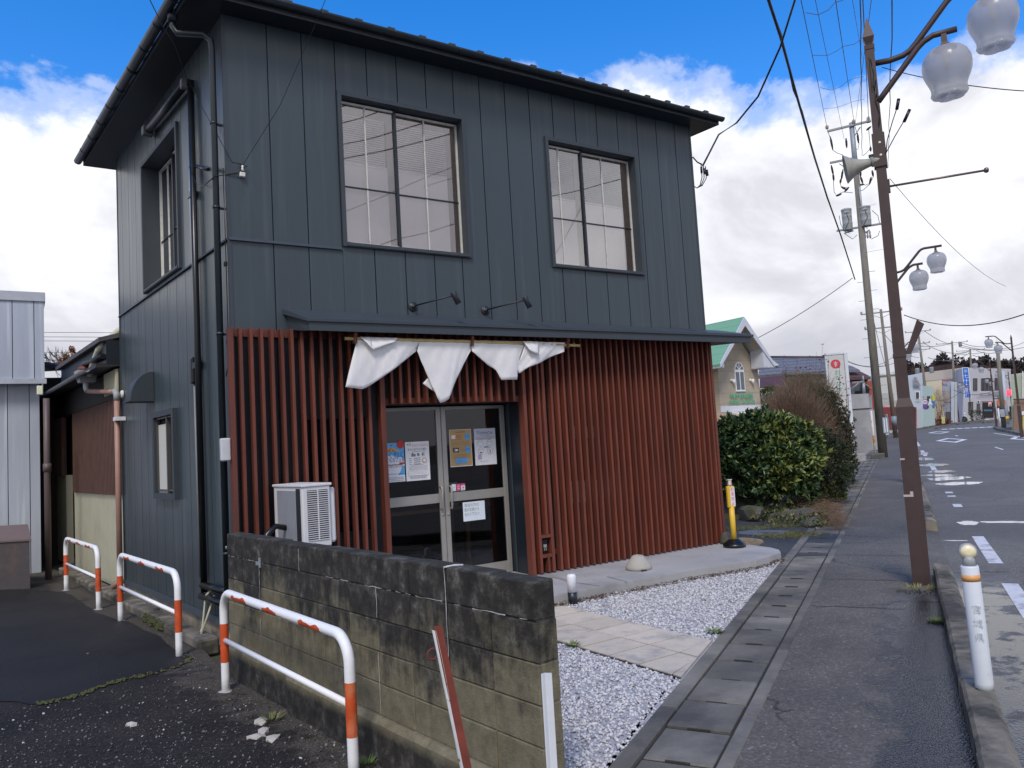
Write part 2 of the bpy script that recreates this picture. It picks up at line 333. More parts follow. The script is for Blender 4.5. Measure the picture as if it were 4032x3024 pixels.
LOT = asphalt('old_asphalt', (0.021, 0.0185, 0.0155), speck=0.5, vs=60, patch=0.6, bump=0.006, rough=0.85, dirt=lot_dirt, crack=0.012)
DRIVE = asphalt('drive_asphalt', (0.055, 0.056, 0.060), speck=0.3, vs=50, patch=0.3)
SOIL = mat('soil', (0.07, 0.060, 0.048), rough=0.95, var=0.4, scale=5, bump=0.02, bscale=18, col2=(0.05, 0.065, 0.025), c2=(0.45, 0.6))
CONCL = mat('drain_concrete', (0.19, 0.18, 0.155), rough=0.9, var=0.35, scale=2.4, bump=0.004, bscale=90, col2=(0.085, 0.085, 0.082), c2=(0.40, 0.62), detail=9, isl=0.20)
KERB = mat('kerb_stone', (0.24, 0.215, 0.17), rough=0.85, var=0.35, scale=4, bump=0.008, bscale=35, col2=(0.05, 0.048, 0.040), c2=(0.40, 0.60), detail=9, isl=0.15)
PAINT = mat('road_paint', (0.62, 0.63, 0.66), rough=0.7, var=0.1, scale=8, bump=0.002, col2=(0.24, 0.24, 0.25), c2=(0.52, 0.68))
FPAINT = mat('road_paint_fresh', (0.72, 0.73, 0.75), rough=0.7, var=0.05)
SLAB = mat('apron_concrete', (0.40, 0.40, 0.40), rough=0.7, var=0.12, scale=1.4, bump=0.001, bscale=70, col2=(0.21, 0.21, 0.21), c2=(0.48, 0.70), detail=9)
TILE = mat('paving_slab', (0.56, 0.50, 0.41), rough=0.8, var=0.10, scale=7, bump=0.0015, bscale=110, col2=(0.34, 0.33, 0.31), c2=(0.50, 0.68), isl=0.10)
JOINT = mat('dark_joint', (0.035, 0.033, 0.028), rough=1.0, var=0.3)
WATER = mat('water', (0.60, 0.62, 0.66), rough=0.02, var=0.05, spec=1.0, metal=0.4, bump=0.0006, bscale=5)  # pale part-metal base: bright sky reflection put into the colour
def strip(name, lat0, lat1, s_list, z, m_, sub=1):
    b = MB().use(m_)
    for s0, s1 in zip(s_list[:-1], s_list[1:]):
        for i in range(sub):
            a0 = lat0+(lat1-lat0)*i/sub; a1 = lat0+(lat1-lat0)*(i+1)/sub
            pts = [RD(a0, s0), RD(a1, s0), RD(a1, s1), RD(a0, s1)]
            b.poly([Vector((q.x, q.y, z+rise(q))) for q in pts])
    return tag(b.build(name), kind='structure')
SL = [-60, -20, 0, 15, 30, 45, 60, 80, 100, 130, 170, 220, 300, 600, 1500]
strip('ground', -900, 900, SL, -0.22, SOIL, 8)
strip('road', 0.30, 60, SL, -0.03, ROAD, 6)
b = MB().use(WALK); b.poly([RD(0.22, 10.38, 0), RD(0.42, 10.38, -0.028), RD(0.42, 14.7, -0.028), RD(0.22, 14.7, 0)]); tag(b.build('pavement_ramp'), kind='structure')
strip('far_street', -60, 0.34, [97, 110, 130, 170, 220], -0.025, ROAD, 2)
strip('pavement', -1.0, 0.22, [-6, 0, 5, 10, 15, 25, 40, 60, 95], 0.0, WALK)
# transverse cuts in the pavement
b = MB().use(JOINT)
for s_, l0, l1 in ((8.55, -0.98, -0.1), (8.95, 0.05, 0.2), (10.05, -0.98, 0.3), (11.9, -0.98, 0.1), (13.1, -0.98, 0.1), (16.8, -0.98, 0.1), (20.4, -0.98, 0.1)):
    pts = []; k = 14
    for i in range(k+1):
        l = l0+(l1-l0)*i/k; pts.append((l, s_+0.012*math.sin(i*1.3+s_)+0.01*math.sin(i*3.1)))
    for (a, sa), (c, sc) in zip(pts[:-1], pts[1:]):
        b.poly([RD(a, sa, 0.004), RD(c, sc, 0.004), RD(c, sc+0.013, 0.004), RD(a, sa+0.013, 0.004)])
tag(b.build('pavement_joint'), kind='structure')
# drain with its row of concrete covers
b = MB().use(JOINT); b.box(RD, -1.60, -0.99, 2.0, 60, -0.10, -0.009); b.use(CONCL)
s_ = 2.32
while s_ < 58:
    j = random.uniform(-0.004, 0.004); l = RD
    gzv = rise(RD(-1.3, s_))
    fr = lambda a, c, z, g=gzv: RD(a, c, z+g)
    e = 0.011+random.random()*0.006
    b.bev(fr, -1.485+j, -1.085+j, s_+e, s_+0.513-e, -0.05, 0.004+random.uniform(-0.006, 0.006), 0.005)
    # lifting slot
    o_ = b.cur; b.use(JOINT); b.box(fr, -1.35, -1.21, s_+0.513-0.011, s_+0.513+0.007, -0.02, 0.0095); b.use(o_)
    s_ += 0.513
for s0 in np.arange(2.0, 58, 1.6):
    g = rise(RD(-1.3, s0)); fr = lambda a, c, z, g=g: RD(a, c, z+g)
    b.bev(fr, -1.066, -0.985+random.uniform(-.006, .01), s0+0.004, s0+1.596, -0.06, 0.012, 0.008)
    if s0 < 14 or s0 > 20: b.bev(fr, -1.615, -1.50, s0+0.004, s0+1.596, -0.06, 0.022, 0.010)
tag(b.build('drain_channel'), kind='structure')
# kerb between pavement and road, broken by a driveway
def kerb(s0, s1, lat0=0.20, lat1=0.40, h=0.16, n=0.6):
    b = MB().use(KERB); s_ = s0
    while s_ < s1-0.05:
        e = min(s_+n, s1); q = RD(lat0, s_); g = rise(q); fr = lambda a, c, z, g=g: RD(a, c, z+g); jj = random.uniform(-.006, .006)
        rs = []
        for k in range(7):
            ss = s_+(e-s_)*k/6; wv = 0.006*math.sin(ss*9)+random.uniform(-.004, .004)
            rs.append([fr(lat0+jj, ss, -0.06), fr(lat0+jj+0.004, ss, h-0.02+wv), fr(lat0+jj+0.025, ss, h+wv), fr(lat1-0.05+wv, ss, h+wv*0.5), fr(lat1-0.01, ss, h-0.04+wv), fr(lat1+wv*0.5, ss, -0.06)])
        b.loft(rs); s_ = e+0.004
    return tag(b.build('kerb'), kind='structure')
kerb(-2.0, 10.38); kerb(14.7, 60, 0.24, 0.42)
# road markings
def mark(name, quads, m_=PAINT, z=-0.026):
    b = MB().use(m_)
    for q in quads: b.poly([Vector((p.x, p.y, z+rise(p))) for p in q])
    return tag(b.build(name), kind='structure')
edge = []
for s0, s1 in ((5.4, 10.2), (11.55, 14.1), (15.5, 16.1), (18.4, 19.0), (20.6, 20.9), (21.5, 21.9), (30, 34), (40, 46), (52, 60)):
    edge.append([RD(0.86, s0), RD(1.02, s0), RD(1.02, s1), RD(0.86, s1)])
mark('edge_line', edge)
def diamond(lat, s, W=0.95, Ln=2.6, wd=0.16):
    o = [RD(lat-W, s), RD(lat, s-Ln*1.9), RD(lat+W, s), RD(lat, s+Ln*1.9)]
    c = RD(lat, s); i_ = [c+(q-c)*0.66 for q in o]
    return [[o[k], o[(k+1) % 4], i_[(k+1) % 4], i_[k]] for k in range(4)]
mark('crossing_diamond', diamond(3.05, 60)+diamond(3.3, 84)+diamond(7.0, 57, 0.95), FPAINT)
cq = []
for u in np.arange(930, 1420, 68): 
    p0 = gpt(*T(u, 1112-(u-930)*0.05)); cq.append([p0, p0+NR*0.55, p0+NR*0.55+DR*3, p0+DR*3])
mark('zebra_crossing', cq, FPAINT)
mark('centre_line', [[gpt(*T(1395, 1267)), gpt(*T(1402, 1263)), gpt(*T(1476, 1284)), gpt(*T(1468, 1289))], [gpt(*T(1040, 1162)), gpt(*T(1050, 1160)), gpt(*T(1075, 1168)), gpt(*T(1064, 1170))], [gpt(*T(1385, 1143)), gpt(*T(1395, 1141)), gpt(*T(1659, 1180)), gpt(*T(1655, 1184))]], FPAINT)
# standing water
def puddle(lat, s, a, c, seed):
    r_ = random.Random(seed); b = MB().use(WATER); pts = []
    ph = [r_.uniform(0, 6.28) for _ in range(4)]
    for k in range(48):
        th = 2*math.pi*k/48; rr = 1+0.16*math.sin(2*th+ph[0])+0.10*math.sin(5*th+ph[1])+0.06*math.sin(9*th+ph[2])
        q = RD(lat+a*rr*math.cos(th), s+c*rr*math.sin(th)); pts.append(Vector((q.x, q.y, -0.0255+rise(q))))
    b.poly(pts); return b
pud = [(1.30, 24.3, 0.50, 0.55, 1), (1.15, 26.2, 0.55, 0.7, 2), (0.95, 27.6, 0.45, 0.5, 12), (1.12, 29.3, 0.35, 0.7, 3), (1.0, 33.0, 0.42, 0.9, 4), (0.85, 37.5, 0.35, 1.0, 5), (0.85, 42.5, 0.33, 1.3, 6), (1.52, 15.9, 0.36, 0.16, 7), (0.93, 15.8, 0.14, 0.30, 8), (0.62, 13.6, 0.14, 0.05, 13)]
b = MB().use(WATER)
for a in pud:
    q = puddle(*a); k = len(b.v); b.v += q.v; b.face(range(k, k+len(q.v)))
tag(b.build('water'), kind='structure')
# left parking ground
WA = Vector((-2.73, 7.213, 0)); WH = hdir(140.4); WN = Vector((WH.y, -WH.x, 0))
def BW(s, o, z): return WA + WH*s + WN*o + Vector((0, 0, z))
lotpts = [RD(-1.62, -12), BW(4.50, 0.02, 0), BW(0.0, 0.02, 0), LW(0.25, 0.30, 0), LW(5.2, 0.30, 0), LW(16, 0.3, 0), LW(30, 8, 0), LW(30, 40, 0), RD(-45, -12)]
b = MB().use(LOT); b.poly([Vector((p.x, p.y, -0.12)) for p in lotpts]); tag(b.build('parking_ground'), kind='structure')
# fresher asphalt sheet with a ragged edge, laid over the old one
b = MB().use(asphalt('newer_asphalt', (0.0155, 0.0145, 0.0135), speck=0.12, vs=90, patch=0.35, bump=0.003, rough=0.62))
ed = [Z for Z in ((0, 2760), (150, 2772), (300, 2740), (430, 2690), (560, 2660), (700, 2625), (760, 2590), (690, 2560), (620, 2500), (500, 2450), (380, 2410), (330, 2375), (250, 2330), (120, 2318), (0, 2322))]
pts = []
for (x0, y0), (x1, y1) in zip(ed[:-1], ed[1:]):
    for k in range(6):
        f = k/6; pts.append(atz(x0+(x1-x0)*f+random.uniform(-4, 4), y0+(y1-y0)*f+random.uniform(-4, 4), -0.112))
pts += [Vector((-14, 13.5, -0.112)), Vector((-14, 5.0, -0.112))]
b.poly(pts); tag(b.build('asphalt_patch'), kind='structure')
# moss along the seam
MOSS = mat('moss', (0.075, 0.085, 0.030), rough=1.0, var=0.4, scale=30, bump=0.01, bscale=80)
b = MB().use(MOSS)
for k in range(150):
    f = random.random(); i = random.choice((1, 1, 2, 2, 3, 3, 4, 5)); x0, y0 = ed[i]; x1, y1 = ed[i+1]
    c = atz(x0+(x1-x0)*f+random.uniform(-10, 10), y0+(y1-y0)*f+random.uniform(-5, 5), -0.109); r_ = random.uniform(0.004, 0.020)
    b.lathe(c, [(r_, 0), (r_*0.8, 0.006), (0.003, 0.012)], n=7, smooth=False)
for k in range(90):
    t_ = random.uniform(1.6, 2.5); c = LW(t_, 0.32+random.uniform(0, .05), random.uniform(-0.115, -0.04)); r_ = random.uniform(0.015, 0.045)
    b.lathe(c, [(r_, 0), (r_*0.8, 0.02), (0.003, 0.03)], n=7, smooth=False)
tag(b.build('moss'), 'patches of green moss along the seams of the dark car park', 'moss', kind='stuff')
# channel and broken kerb stones below the shop's left wall
b = MB().use(KERB)
t_ = 0.30
while t_ < 9:
    e = t_+0.58; z1 = -0.03+random.uniform(-0.02, 0.02)
    b.bev(LW, t_+0.01, e, 0.12, 0.34+random.uniform(-.02, .02), -0.2, z1, 0.02); t_ = e
tag(b.build('kerb_stone_row'), kind='structure')
# loose stones on the old asphalt
ICO_V = None
def ico():
    global ICO_V, ICO_F
    if ICO_V is None:
        import bmesh
        bm = bmesh.new(); bmesh.ops.create_icosphere(bm, subdivisions=1, radius=1.0); bm.verts.ensure_lookup_table()
        ICO_V = np.array([v.co for v in bm.verts]); ICO_F = np.array([[v.index for v in f.verts] for f in bm.faces]); bm.free()
    return ICO_V, ICO_F
def stones(name, P, size, mats, flat=0.6, seed=0, mi_p=None, jit=0.22):
    V, F = ico(); n = len(P); r_ = np.random.default_rng(seed)
    P = np.asarray(P, float); s = np.asarray(size)[:, None] if np.ndim(size) else np.full((n, 1), size)
    sc = np.concatenate([s*r_.uniform(0.75, 1.3, (n, 1)), s*r_.uniform(0.6, 1.0, (n, 1)), s*flat*r_.uniform(0.6, 1.1, (n, 1))], 1)
    q = r_.normal(size=(n, 4)); q[:, 1:3] *= 0.35; q /= np.linalg.norm(q, axis=1)[:, None]; a, b_, c, d = q.T
    M = np.stack([np.stack([1-2*(c*c+d*d), 2*(b_*c-a*d), 2*(b_*d+a*c)], 1), np.stack([2*(b_*c+a*d), 1-2*(b_*b_+d*d), 2*(c*d-a*b_)], 1), np.stack([2*(b_*d-a*c), 2*(c*d+a*b_), 1-2*(b_*b_+c*c)], 1)], 1)
    X = V[None]*(1+r_.uniform(-jit, jit, (n, len(V), 1)))*sc[:, None, :]
    X = np.einsum('nij,nkj->nki', M, X)+P[:, None, :]
    Q = (F[None]+(np.arange(n)*len(V))[:, None, None]).reshape(-1, 3)
    mi = None
    if mi_p is not None: mi = np.repeat(r_.choice(len(mats), n, p=mi_p), len(F))
    return fastmesh(name, X.reshape(-1, 3), Q, mats, mi)
PEB = [mat('pebble_dark', (0.06, 0.06, 0.065), rough=0.85, var=0.3), mat('pebble_grey', (0.17, 0.17, 0.175), rough=0.85, var=0.25), mat('pebble_pale', (0.52, 0.51, 0.50), rough=0.8, var=0.15)]
P = []
for _ in range(3200):
    x = random.uniform(0, 1360); y = random.uniform(2560, 3150)
    q = atz(x, y, -0.115)
    if x < 720 and y < 2780-(x-100)*0.2 and random.random() < 0.93: continue
    if (q-WA).dot(WN)*(Cv-WA).dot(WN)*(1 if abs((Cv-WA).dot(WN)) > 0 else 1) > 0.02: P.append((q.x, q.y, -0.115))
tag(stones('loose_gravel', P, 0.0035+0.011*rng.random(len(P))**3, PEB, 0.6, 3, [0.52, 0.45, 0.03]), 'loose chips of stone scattered over the worn dark asphalt', 'gravel', kind='stuff')
# apron slab before the shop
ap = [FA(-0.6, 0.0, 0), FA(-0.6, 1.10, 0)]
ap = [Vector((-2.9, 8.2, 0)), Vector((-2.35, 7.33, 0)), Vector((0.266, 8.749, 0)), Vector((0.909, 9.159, 0)), Vector((2.058, 9.859, 0)), Vector((3.11, 10.366, 0)), Vector((3.42, 10.66, 0)), Vector((3.60, 10.87, 0)), Vector((3.655, 11.10, 0)), Vector((3.62, 11.35, 0)), Vector((3.45, 11.70, 0)), Vector((3.2, 12.3, 0)), FA(7.5, -1.0, 0), FA(0.05, -1.0, 0)]
b = MB().use(SLAB); b.loft([[p+Vector((0, 0, -0.1)) for p in ap], [p+Vector((0, 0, 0.108)) for p in ap], [p*0.999+Vector((0, 0.01, 0.12)) for p in ap]])
b.use(JOINT)
for a0, a1 in (((2260, 2292), (2360, 2308)), ((2390, 2270), (2470, 2292))):
    q0, q1 = atz(*a0, 0.1215), atz(*a1, 0.1215); n_ = (q1-q0).cross(Vector((0, 0, 1))).normalized()*0.005; b.poly([q0-n_, q1-n_, q1+n_, q0+n_])
b.use(mat('galvanised_lid', (0.42, 0.43, 0.43), rough=0.4, metal=0.3))
q0, q1 = atz(2168, 2268, 0.124), atz(2245, 2287, 0.124); n_ = (q1-q0).cross(Vector((0, 0, 1))).normalized()*0.035; b.poly([q0-n_, q1-n_, q1+n_, q0+n_])
tag(b.build('concrete_apron'), kind='structure')
# paving slabs to the door
PD = hdir(145.8); PN = Vector((PD.y, -PD.x, 0)); P0 = Vector((1.656, 6.846, 0))      # runs from the drain to the door
def PV(a, c, z): return P0 - PD*a - PN*(-c) + Vector((0, 0, z))
side = 1 if (Vector((1.181, 5.887, 0))-P0).dot(PN) > 0 else -1
def PV(a, c, z): return P0 - PD*a + PN*(side*c) + Vector((0, 0, z))
b = MB().use(TILE)
def clipRD(p): 
    la = p.dot(NR); return p - PD*((la+1.63)/PD.dot(NR)) if la > -1.63 else p
for r0 in (0, 1):
    k = -3
    while k < 9:
        off = 0.0; a0 = k*0.366+off; a1 = a0+0.366; c0 = r0*0.47; c1 = c0+0.47; e = 0.008
        pts = [PV(a0+e, c0+e, 0), PV(a1-e, c0+e, 0), PV(a1-e, c1-e, 0), PV(a0+e, c1-e, 0)]
        pts = [clipRD(p) for p in pts]
        z = 0.028+random.uniform(-0.003, 0.003)
        if max((pts[0]-pts[1]).length, (pts[2]-pts[3]).length) > 0.02: b.loft([[p+Vector((0, 0, -0.02)) for p in pts], [p+Vector((0, 0, z)) for p in pts]])
        k += 1
b.use(JOINT); pts = [clipRD(p) for p in (PV(-1.1, -0.01, 0.018), PV(3.2, -0.01, 0.018), PV(3.2, 0.95, 0.018), PV(-1.1, 0.95, 0.018))]; b.poly(pts)
tag(b.build('paving_path'), kind='structure')
# white gravel bed
BED = mat('gravel_bed_base', (0.42, 0.42, 0.44), rough=0.9, var=0.35, scale=60, bump=0.01, bscale=60)
bed = [BW(4.45, 0.0, 0), BW(0.0, 0.0, 0), Vector((-2.4, 7.4, 0)), Vector((0.266, 8.76, 0)), Vector((0.909, 9.17, 0)), Vector((2.058, 9.87, 0)), Vector((3.11, 10.37, 0)), Vector((3.62, 10.90, 0)), RD(-1.62, 11.75), RD(-1.62, 3.4)]
b = MB().use(BED); b.poly([p+Vector((0, 0, 0.008)) for p in bed]); tag(b.build('gravel_bed'), kind='structure')
bx = np.array([[p.x, p.y] for p in bed])
def inside(P, poly):
    x, y = P[:, 0], P[:, 1]; r_ = np.zeros(len(P), bool); j = len(poly)-1
    for i in range(len(poly)):
        xi, yi = poly[i]; xj, yj = poly[j]
        c = ((yi > y) != (yj > y)) & (x < (xj-xi)*(y-yi)/(yj-yi+1e-12)+xi); r_ ^= c; j = i
    return r_
G = rng.uniform([-3, 3.3], [4.2, 12], (120000, 2)); G = G[inside(G, bx)]
rel = np.stack([(G[:, 0]-P0.x)*(-PD.x)+(G[:, 1]-P0.y)*(-PD.y), ((G[:, 0]-P0.x)*PN.x+(G[:, 1]-P0.y)*PN.y)*side], 1)
G = G[~((rel[:, 1] > -0.012) & (rel[:, 1] < 0.955))]
# only where the wall does not stand
wl = (G[:, 0]-WA.x)*WN.x+(G[:, 1]-WA.y)*WN.y; G = G[wl > 0.17] if wl.mean() > 0 else G[wl < -0.17]
vis = np.array([(lambda q: q[0] > 1900 and q[1] < 3100)(proj(Vector((g[0], g[1], 0)))) for g in G]); G = G[vis]
dist = np.hypot(G[:, 0], G[:, 1])
keep = rng.random(len(G)) < np.where(dist < 7, 1.0, 0.8); G = G[keep]
GM = [mat('white_gravel', (0.64, 0.63, 0.63), rough=0.75, var=0.12, isl=0.12, scale=30), mat('pale_grey_gravel', (0.55, 0.56, 0.58), rough=0.75, isl=0.15, var=0.15, scale=30), mat('bluish_gravel', (0.34, 0.35, 0.39), rough=0.8, var=0.2, scale=30)]
tag(stones('white_gravel', np.c_[G, rng.uniform(0.006, 0.022, len(G))], 0.0085+0.009*rng.random(len(G))**1.5, GM, 0.72, 5, [0.40, 0.42, 0.18]), 'white and pale grey stones filling the bed beside the drain', 'gravel', kind='stuff')
# dead leaves and weeds along the apron edge
LEAFM = [mat('dead_leaf_brown', (0.12, 0.05, 0.025), rough=0.9, var=0.4, scale=30), mat('dead_leaf_red', (0.16, 0.030, 0.02), rough=0.9, var=0.3), mat('leaf_olive', (0.10, 0.11, 0.03), rough=0.9, var=0.4, scale=30)]
V = []; Q = []; MI = []
front = [Vector((-0.9, 8.1, 0)), Vector((0.266, 8.70, 0)), Vector((0.909, 9.11, 0)), Vector((2.058, 9.81, 0)), Vector((3.11, 10.32, 0)), Vector((3.60, 10.85, 0))]
def leafquad(c, s, mi_):
    a = random.uniform(0, 6.28); d = Vector((math.cos(a), math.sin(a), random.uniform(-.3, .5))).normalized()*s; e = Vector((-math.sin(a), math.cos(a), random.uniform(-.4, .4))).normalized()*s*0.45
    k = len(V); V.extend([tuple(c-d), tuple(c-e+Vector((0, 0, s*.2))), tuple(c+d), tuple(c+e+Vector((0, 0, s*.15)))]); Q.append((k, k+1, k+2, k+3)); MI.append(mi_)
for k in range(1500):
    i = random.choice((0, 1, 1, 2, 2, 3, 3, 4)); f = random.random(); c = front[i].lerp(front[i+1], f)+NF*abs(random.gauss(0, 0.055))+Vector((0, 0, random.uniform(0.02, 0.05)))
    leafquad(c, random.uniform(0.008, 0.024), random.choices((0, 1, 2), (5, 2, 3))[0])
for k in range(110):
    g = G[rng.integers(len(G))]; leafquad(Vector((g[0], g[1], 0.035)), random.uniform(0.012, 0.022), random.choices((0, 1, 2), (5, 3, 2))[0])
tag(fastmesh('leaf_litter', V, Q, LEAFM, MI), 'brown dead leaves caught along the apron edge and gravel', 'leaf litter', kind='stuff')
# ------------------------------------------------------------------ the shop
shop = thing('shop_building', C0, 'two-storey navy metal-clad shop with red slatted front and tiled canopy', 'building')
def wallgrid(mb, fr, us, zs, holes, seams, ztop, depth=0.012, w=0.0065, backset=0.0):
    prof = []
    for u in us: prof.append((u, 0.0))
    for s_ in seams:
        if us[0]+0.03 < s_ < us[-1]-0.03: prof += [(s_-w, 0.0), (s_-w*0.3, -depth), (s_+w*0.3, -depth), (s_+w, 0.0)]
    prof.sort()
    base_m = mb.cur
    for (u0, o0), (u1, o1) in zip(prof[:-1], prof[1:]):
        if u1-u0 < 1e-5: continue
        mb.use(DARKT if min(o0, o1) < -0.001 else base_m)  # groove faces get the dark trim colour: the seam's shadow line painted in
        for z0, z1 in zip(zs[:-1], zs[1:]):
            uc, zc = (u0+u1)/2, (z0+z1)/2
            if any(a < uc < b_ and c < zc < d for a, b_, c, d in holes): continue
            mb.poly([fr(u0, o0-backset, z0), fr(u1, o1-backset, z0), fr(u1, o1-backset, z1), fr(u0, o0-backset, z1)])
W1 = (1.345, 2.995, 4.33, 6.13); W2 = (4.39, 6.01, 4.31, 6.09); DOOR = (1.69, 3.64, 0.12, 2.39)
FT = 6.82
seamsF = [0.485+0.4035*k for k in range(17)]
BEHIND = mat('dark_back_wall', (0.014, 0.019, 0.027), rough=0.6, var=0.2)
b = MB().use(NAVY)
LWIN = (0.75, 1.55, 0.95, 2.25); RWIN = (4.1, 6.7, 0.6, 2.3)
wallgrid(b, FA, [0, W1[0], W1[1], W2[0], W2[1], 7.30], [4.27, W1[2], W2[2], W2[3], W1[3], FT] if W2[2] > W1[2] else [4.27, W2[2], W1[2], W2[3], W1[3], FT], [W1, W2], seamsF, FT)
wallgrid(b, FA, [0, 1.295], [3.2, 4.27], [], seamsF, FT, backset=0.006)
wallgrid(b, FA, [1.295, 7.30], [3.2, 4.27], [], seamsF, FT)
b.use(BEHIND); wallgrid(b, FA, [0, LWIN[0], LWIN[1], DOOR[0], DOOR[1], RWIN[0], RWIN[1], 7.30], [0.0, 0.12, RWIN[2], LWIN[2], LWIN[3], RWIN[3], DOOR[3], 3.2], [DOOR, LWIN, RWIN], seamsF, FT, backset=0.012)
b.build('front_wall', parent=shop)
# left wall
LU = (1.78, 3.47, 4.35, 6.16); LS = (2.16, 3.03, 1.46, 2.48)
seamsL = [0.42, 0.824, 1.22, 1.619, 2.01, 2.417, 2.80, 3.20, 3.597, 3.98, 4.407, 4.85]
b = MB().use(NAVYL)
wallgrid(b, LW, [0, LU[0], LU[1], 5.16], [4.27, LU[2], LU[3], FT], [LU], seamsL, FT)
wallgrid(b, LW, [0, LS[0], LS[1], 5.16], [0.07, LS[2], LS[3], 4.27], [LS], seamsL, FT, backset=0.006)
b.build('side_wall', parent=shop)
# other walls
BR = FA(7.30, 0, 0); BK = LW(5.16, 0, 0); BX = BR + (BK-C0)
b = MB().use(NAVY)
for p, q in ((BR, BX), (BX, BK)): b.poly([p, q, q+Vector((0, 0, FT)), p+Vector((0, 0, FT))])
b.build('back_wall', parent=shop)
b = MB().use(TRIM)
b.box(FA, -0.012, 0.03, -0.03, 0.004, 0.07, FT)                       # corner trims
b.box(FA, 7.27, 7.306, -0.04, 0.004, 0.07, FT)
b.box(LW, 5.13, 5.168, -0.03, 0.006, 0.07, FT)
b.box(LW, -0.004, 0.03, -0.02, 0.005, 0.07, FT)
b.hexa([FA(0, 0, 4.235), FA(W1[0]-0.06, 0, 4.235), FA(W1[0]-0.06, 0.022, 4.235), FA(0, 0.022, 4.235), FA(0, 0, 4.27), FA(W1[0]-0.06, 0, 4.27), FA(W1[0]-0.06, 0.004, 4.27), FA(0, 0.004, 4.27)])
b.hexa([LW(0, 0, 4.235), LW(5.17, 0, 4.235), LW(5.17, 0.022, 4.235), LW(0, 0.022, 4.235), LW(0, 0, 4.27), LW(5.17, 0, 4.27), LW(5.17, 0.004, 4.27), LW(0, 0.004, 4.27)])
b.hexa([LW(0, -0.01, 0.03), LW(5.17, -0.01, 0.03), LW(5.17, 0.03, 0.03), LW(0, 0.03, 0.03), LW(0, 0, 0.11), LW(5.17, 0, 0.11), LW(5.17, 0.006, 0.11), LW(0, 0.006, 0.11)])
b.build('flashing', parent=shop)
b = MB().use(mat('foundation', (0.34, 0.30, 0.23), rough=0.9, var=0.3, scale=5, bump=0.004, col2=(0.12, 0.11, 0.09), c2=(0.5, 0.65)))
b.box(LW, -0.0, 5.17, -0.3, -0.005, -0.2, 0.07); b.box(FA, 0, 7.3, -0.3, -0.015, -0.2, 0.119); b.build('foundation', parent=shop)
# roof: low hip, standing battens, soffit and gutters
OV = 0.30; OL = 0.36
e0 = FA(-OL-0.02, OV, 0); e1 = FA(7.66, OV, 0); e2 = e1 + (BK-C0)*1.13 - DF*0.02; e3 = e0 + (BK-C0)*1.13
cn = [e0, e1, e2, e3]
b = MB().use(DARKT); b.poly([Vector((p.x, p.y, 6.80)) for p in reversed(cn)]); b.build('soffit', parent=shop)
rise_r = 1.15
r0 = (e0+e3)/2 + DF*2.4; r1 = (e1+e2)/2 - DF*2.4
tz = lambda p, z: Vector((p.x, p.y, z))
b = MB().use(ROOFM)
for a, c, d, e in ((e0, e1, r1, r0), (e2, e3, r0, r1)): b.poly([tz(a, 6.90), tz(c, 6.90), tz(d, 6.9+rise_r), tz(e, 6.9+rise_r)])
for a, c, d in ((e1, e2, r1), (e3, e0, r0)): b.poly([tz(a, 6.90), tz(c, 6.90), tz(d, 6.9+rise_r)])
for i in range(4):
    a, c = cn[i], cn[(i+1) % 4]; b.poly([tz(a, 6.795), tz(c, 6.795), tz(c, 6.905), tz(a, 6.905)])
roof = b.build('roof', parent=shop)
def batten(mb, base, inward, length, slope, side):
    up = Vector((0, 0, slope*length)); a = base+Vector((0, 0, 6.90)); c = a+inward*length+up; sd_ = side*0.03
    z1 = Vector((0, 0, 0.062))
    mb.hexa([a-sd_, a+sd_, c+sd_, c-sd_, a-sd_+z1, a+sd_+z1, c+sd_+z1, c-sd_+z1])
    q = a-inward*0.015; mb.hexa([q-sd_*1.5+Vector((0, 0, -0.0)), q+sd_*1.5, a+sd_*1.5, a-sd_*1.5, q-sd_*1.5+z1*1.25, q+sd_*1.5+z1*1.25, a+sd_*1.5+inward*0.12+z1*1.25, a-sd_*1.5+inward*0.12+z1*1.25])
b = MB().use(ROOFM)
dep = (e3-e0).length*math.cos(R(6))/2; sl = rise_r/dep
k = 0.20
while k < (e1-e0).length-0.05:
    w_ = (e1-e0).length; ln = min(dep, dep*min(k, w_-k)/2.4); batten(b, e0+DF*k, -NF, max(0.15, ln), sl, DF); k += 0.42
k = 0.25; wl_ = (e3-e0).length
while k < wl_-0.05:
    ln = max(0.15, 2.4*min(k, wl_-k)/(wl_/2)); batten(b, e0+DL*k, DF, ln, rise_r/2.4*0.98, DL); k += 0.42
b.build('roof_batten', parent=roof)
def halfpipe(mb, path, r, n=9):
    d = (path[-1]-path[0]).normalized(); si = Vector((0, 0, 1)).cross(d)
    rings = []
    for p in path: rings.append([p+si*math.cos(math.pi*j/n)*r-Vector((0, 0, 1))*math.sin(math.pi*j/n)*r for j in range(n+1)]+[p+si*math.cos(math.pi*j/n)*(r-0.006)-Vector((0, 0, 1))*math.sin(math.pi*j/n)*(r-0.006) for j in reversed(range(n+1))])
    mb.loft(rings, True)
b = MB().use(GUT)
g0 = e0+NF*0.055-DF*0.05; g1 = e1+NF*0.055+DF*0.03
halfpipe(b, [tz(g0, 6.90), tz(g1, 6.885)], 0.055)
h0 = e0-DF*0.065+NF*0.06; h1 = e3-DF*0.065+DL*0.05
halfpipe(b, [tz(h0, 6.90), tz(h1, 6.885)], 0.062)
for k in np.arange(0.5, 7.9, 0.9): q = tz(e0+DF*k+NF*0.055, 6.892); b.tube([q-NF*0.06+Vector((0, 0, .02))]+[q-NF*0.06*math.cos(a)-Vector((0, 0, .062*math.sin(a))) for a in np.linspace(0.1, 3.04, 8)], 0.005, 5)
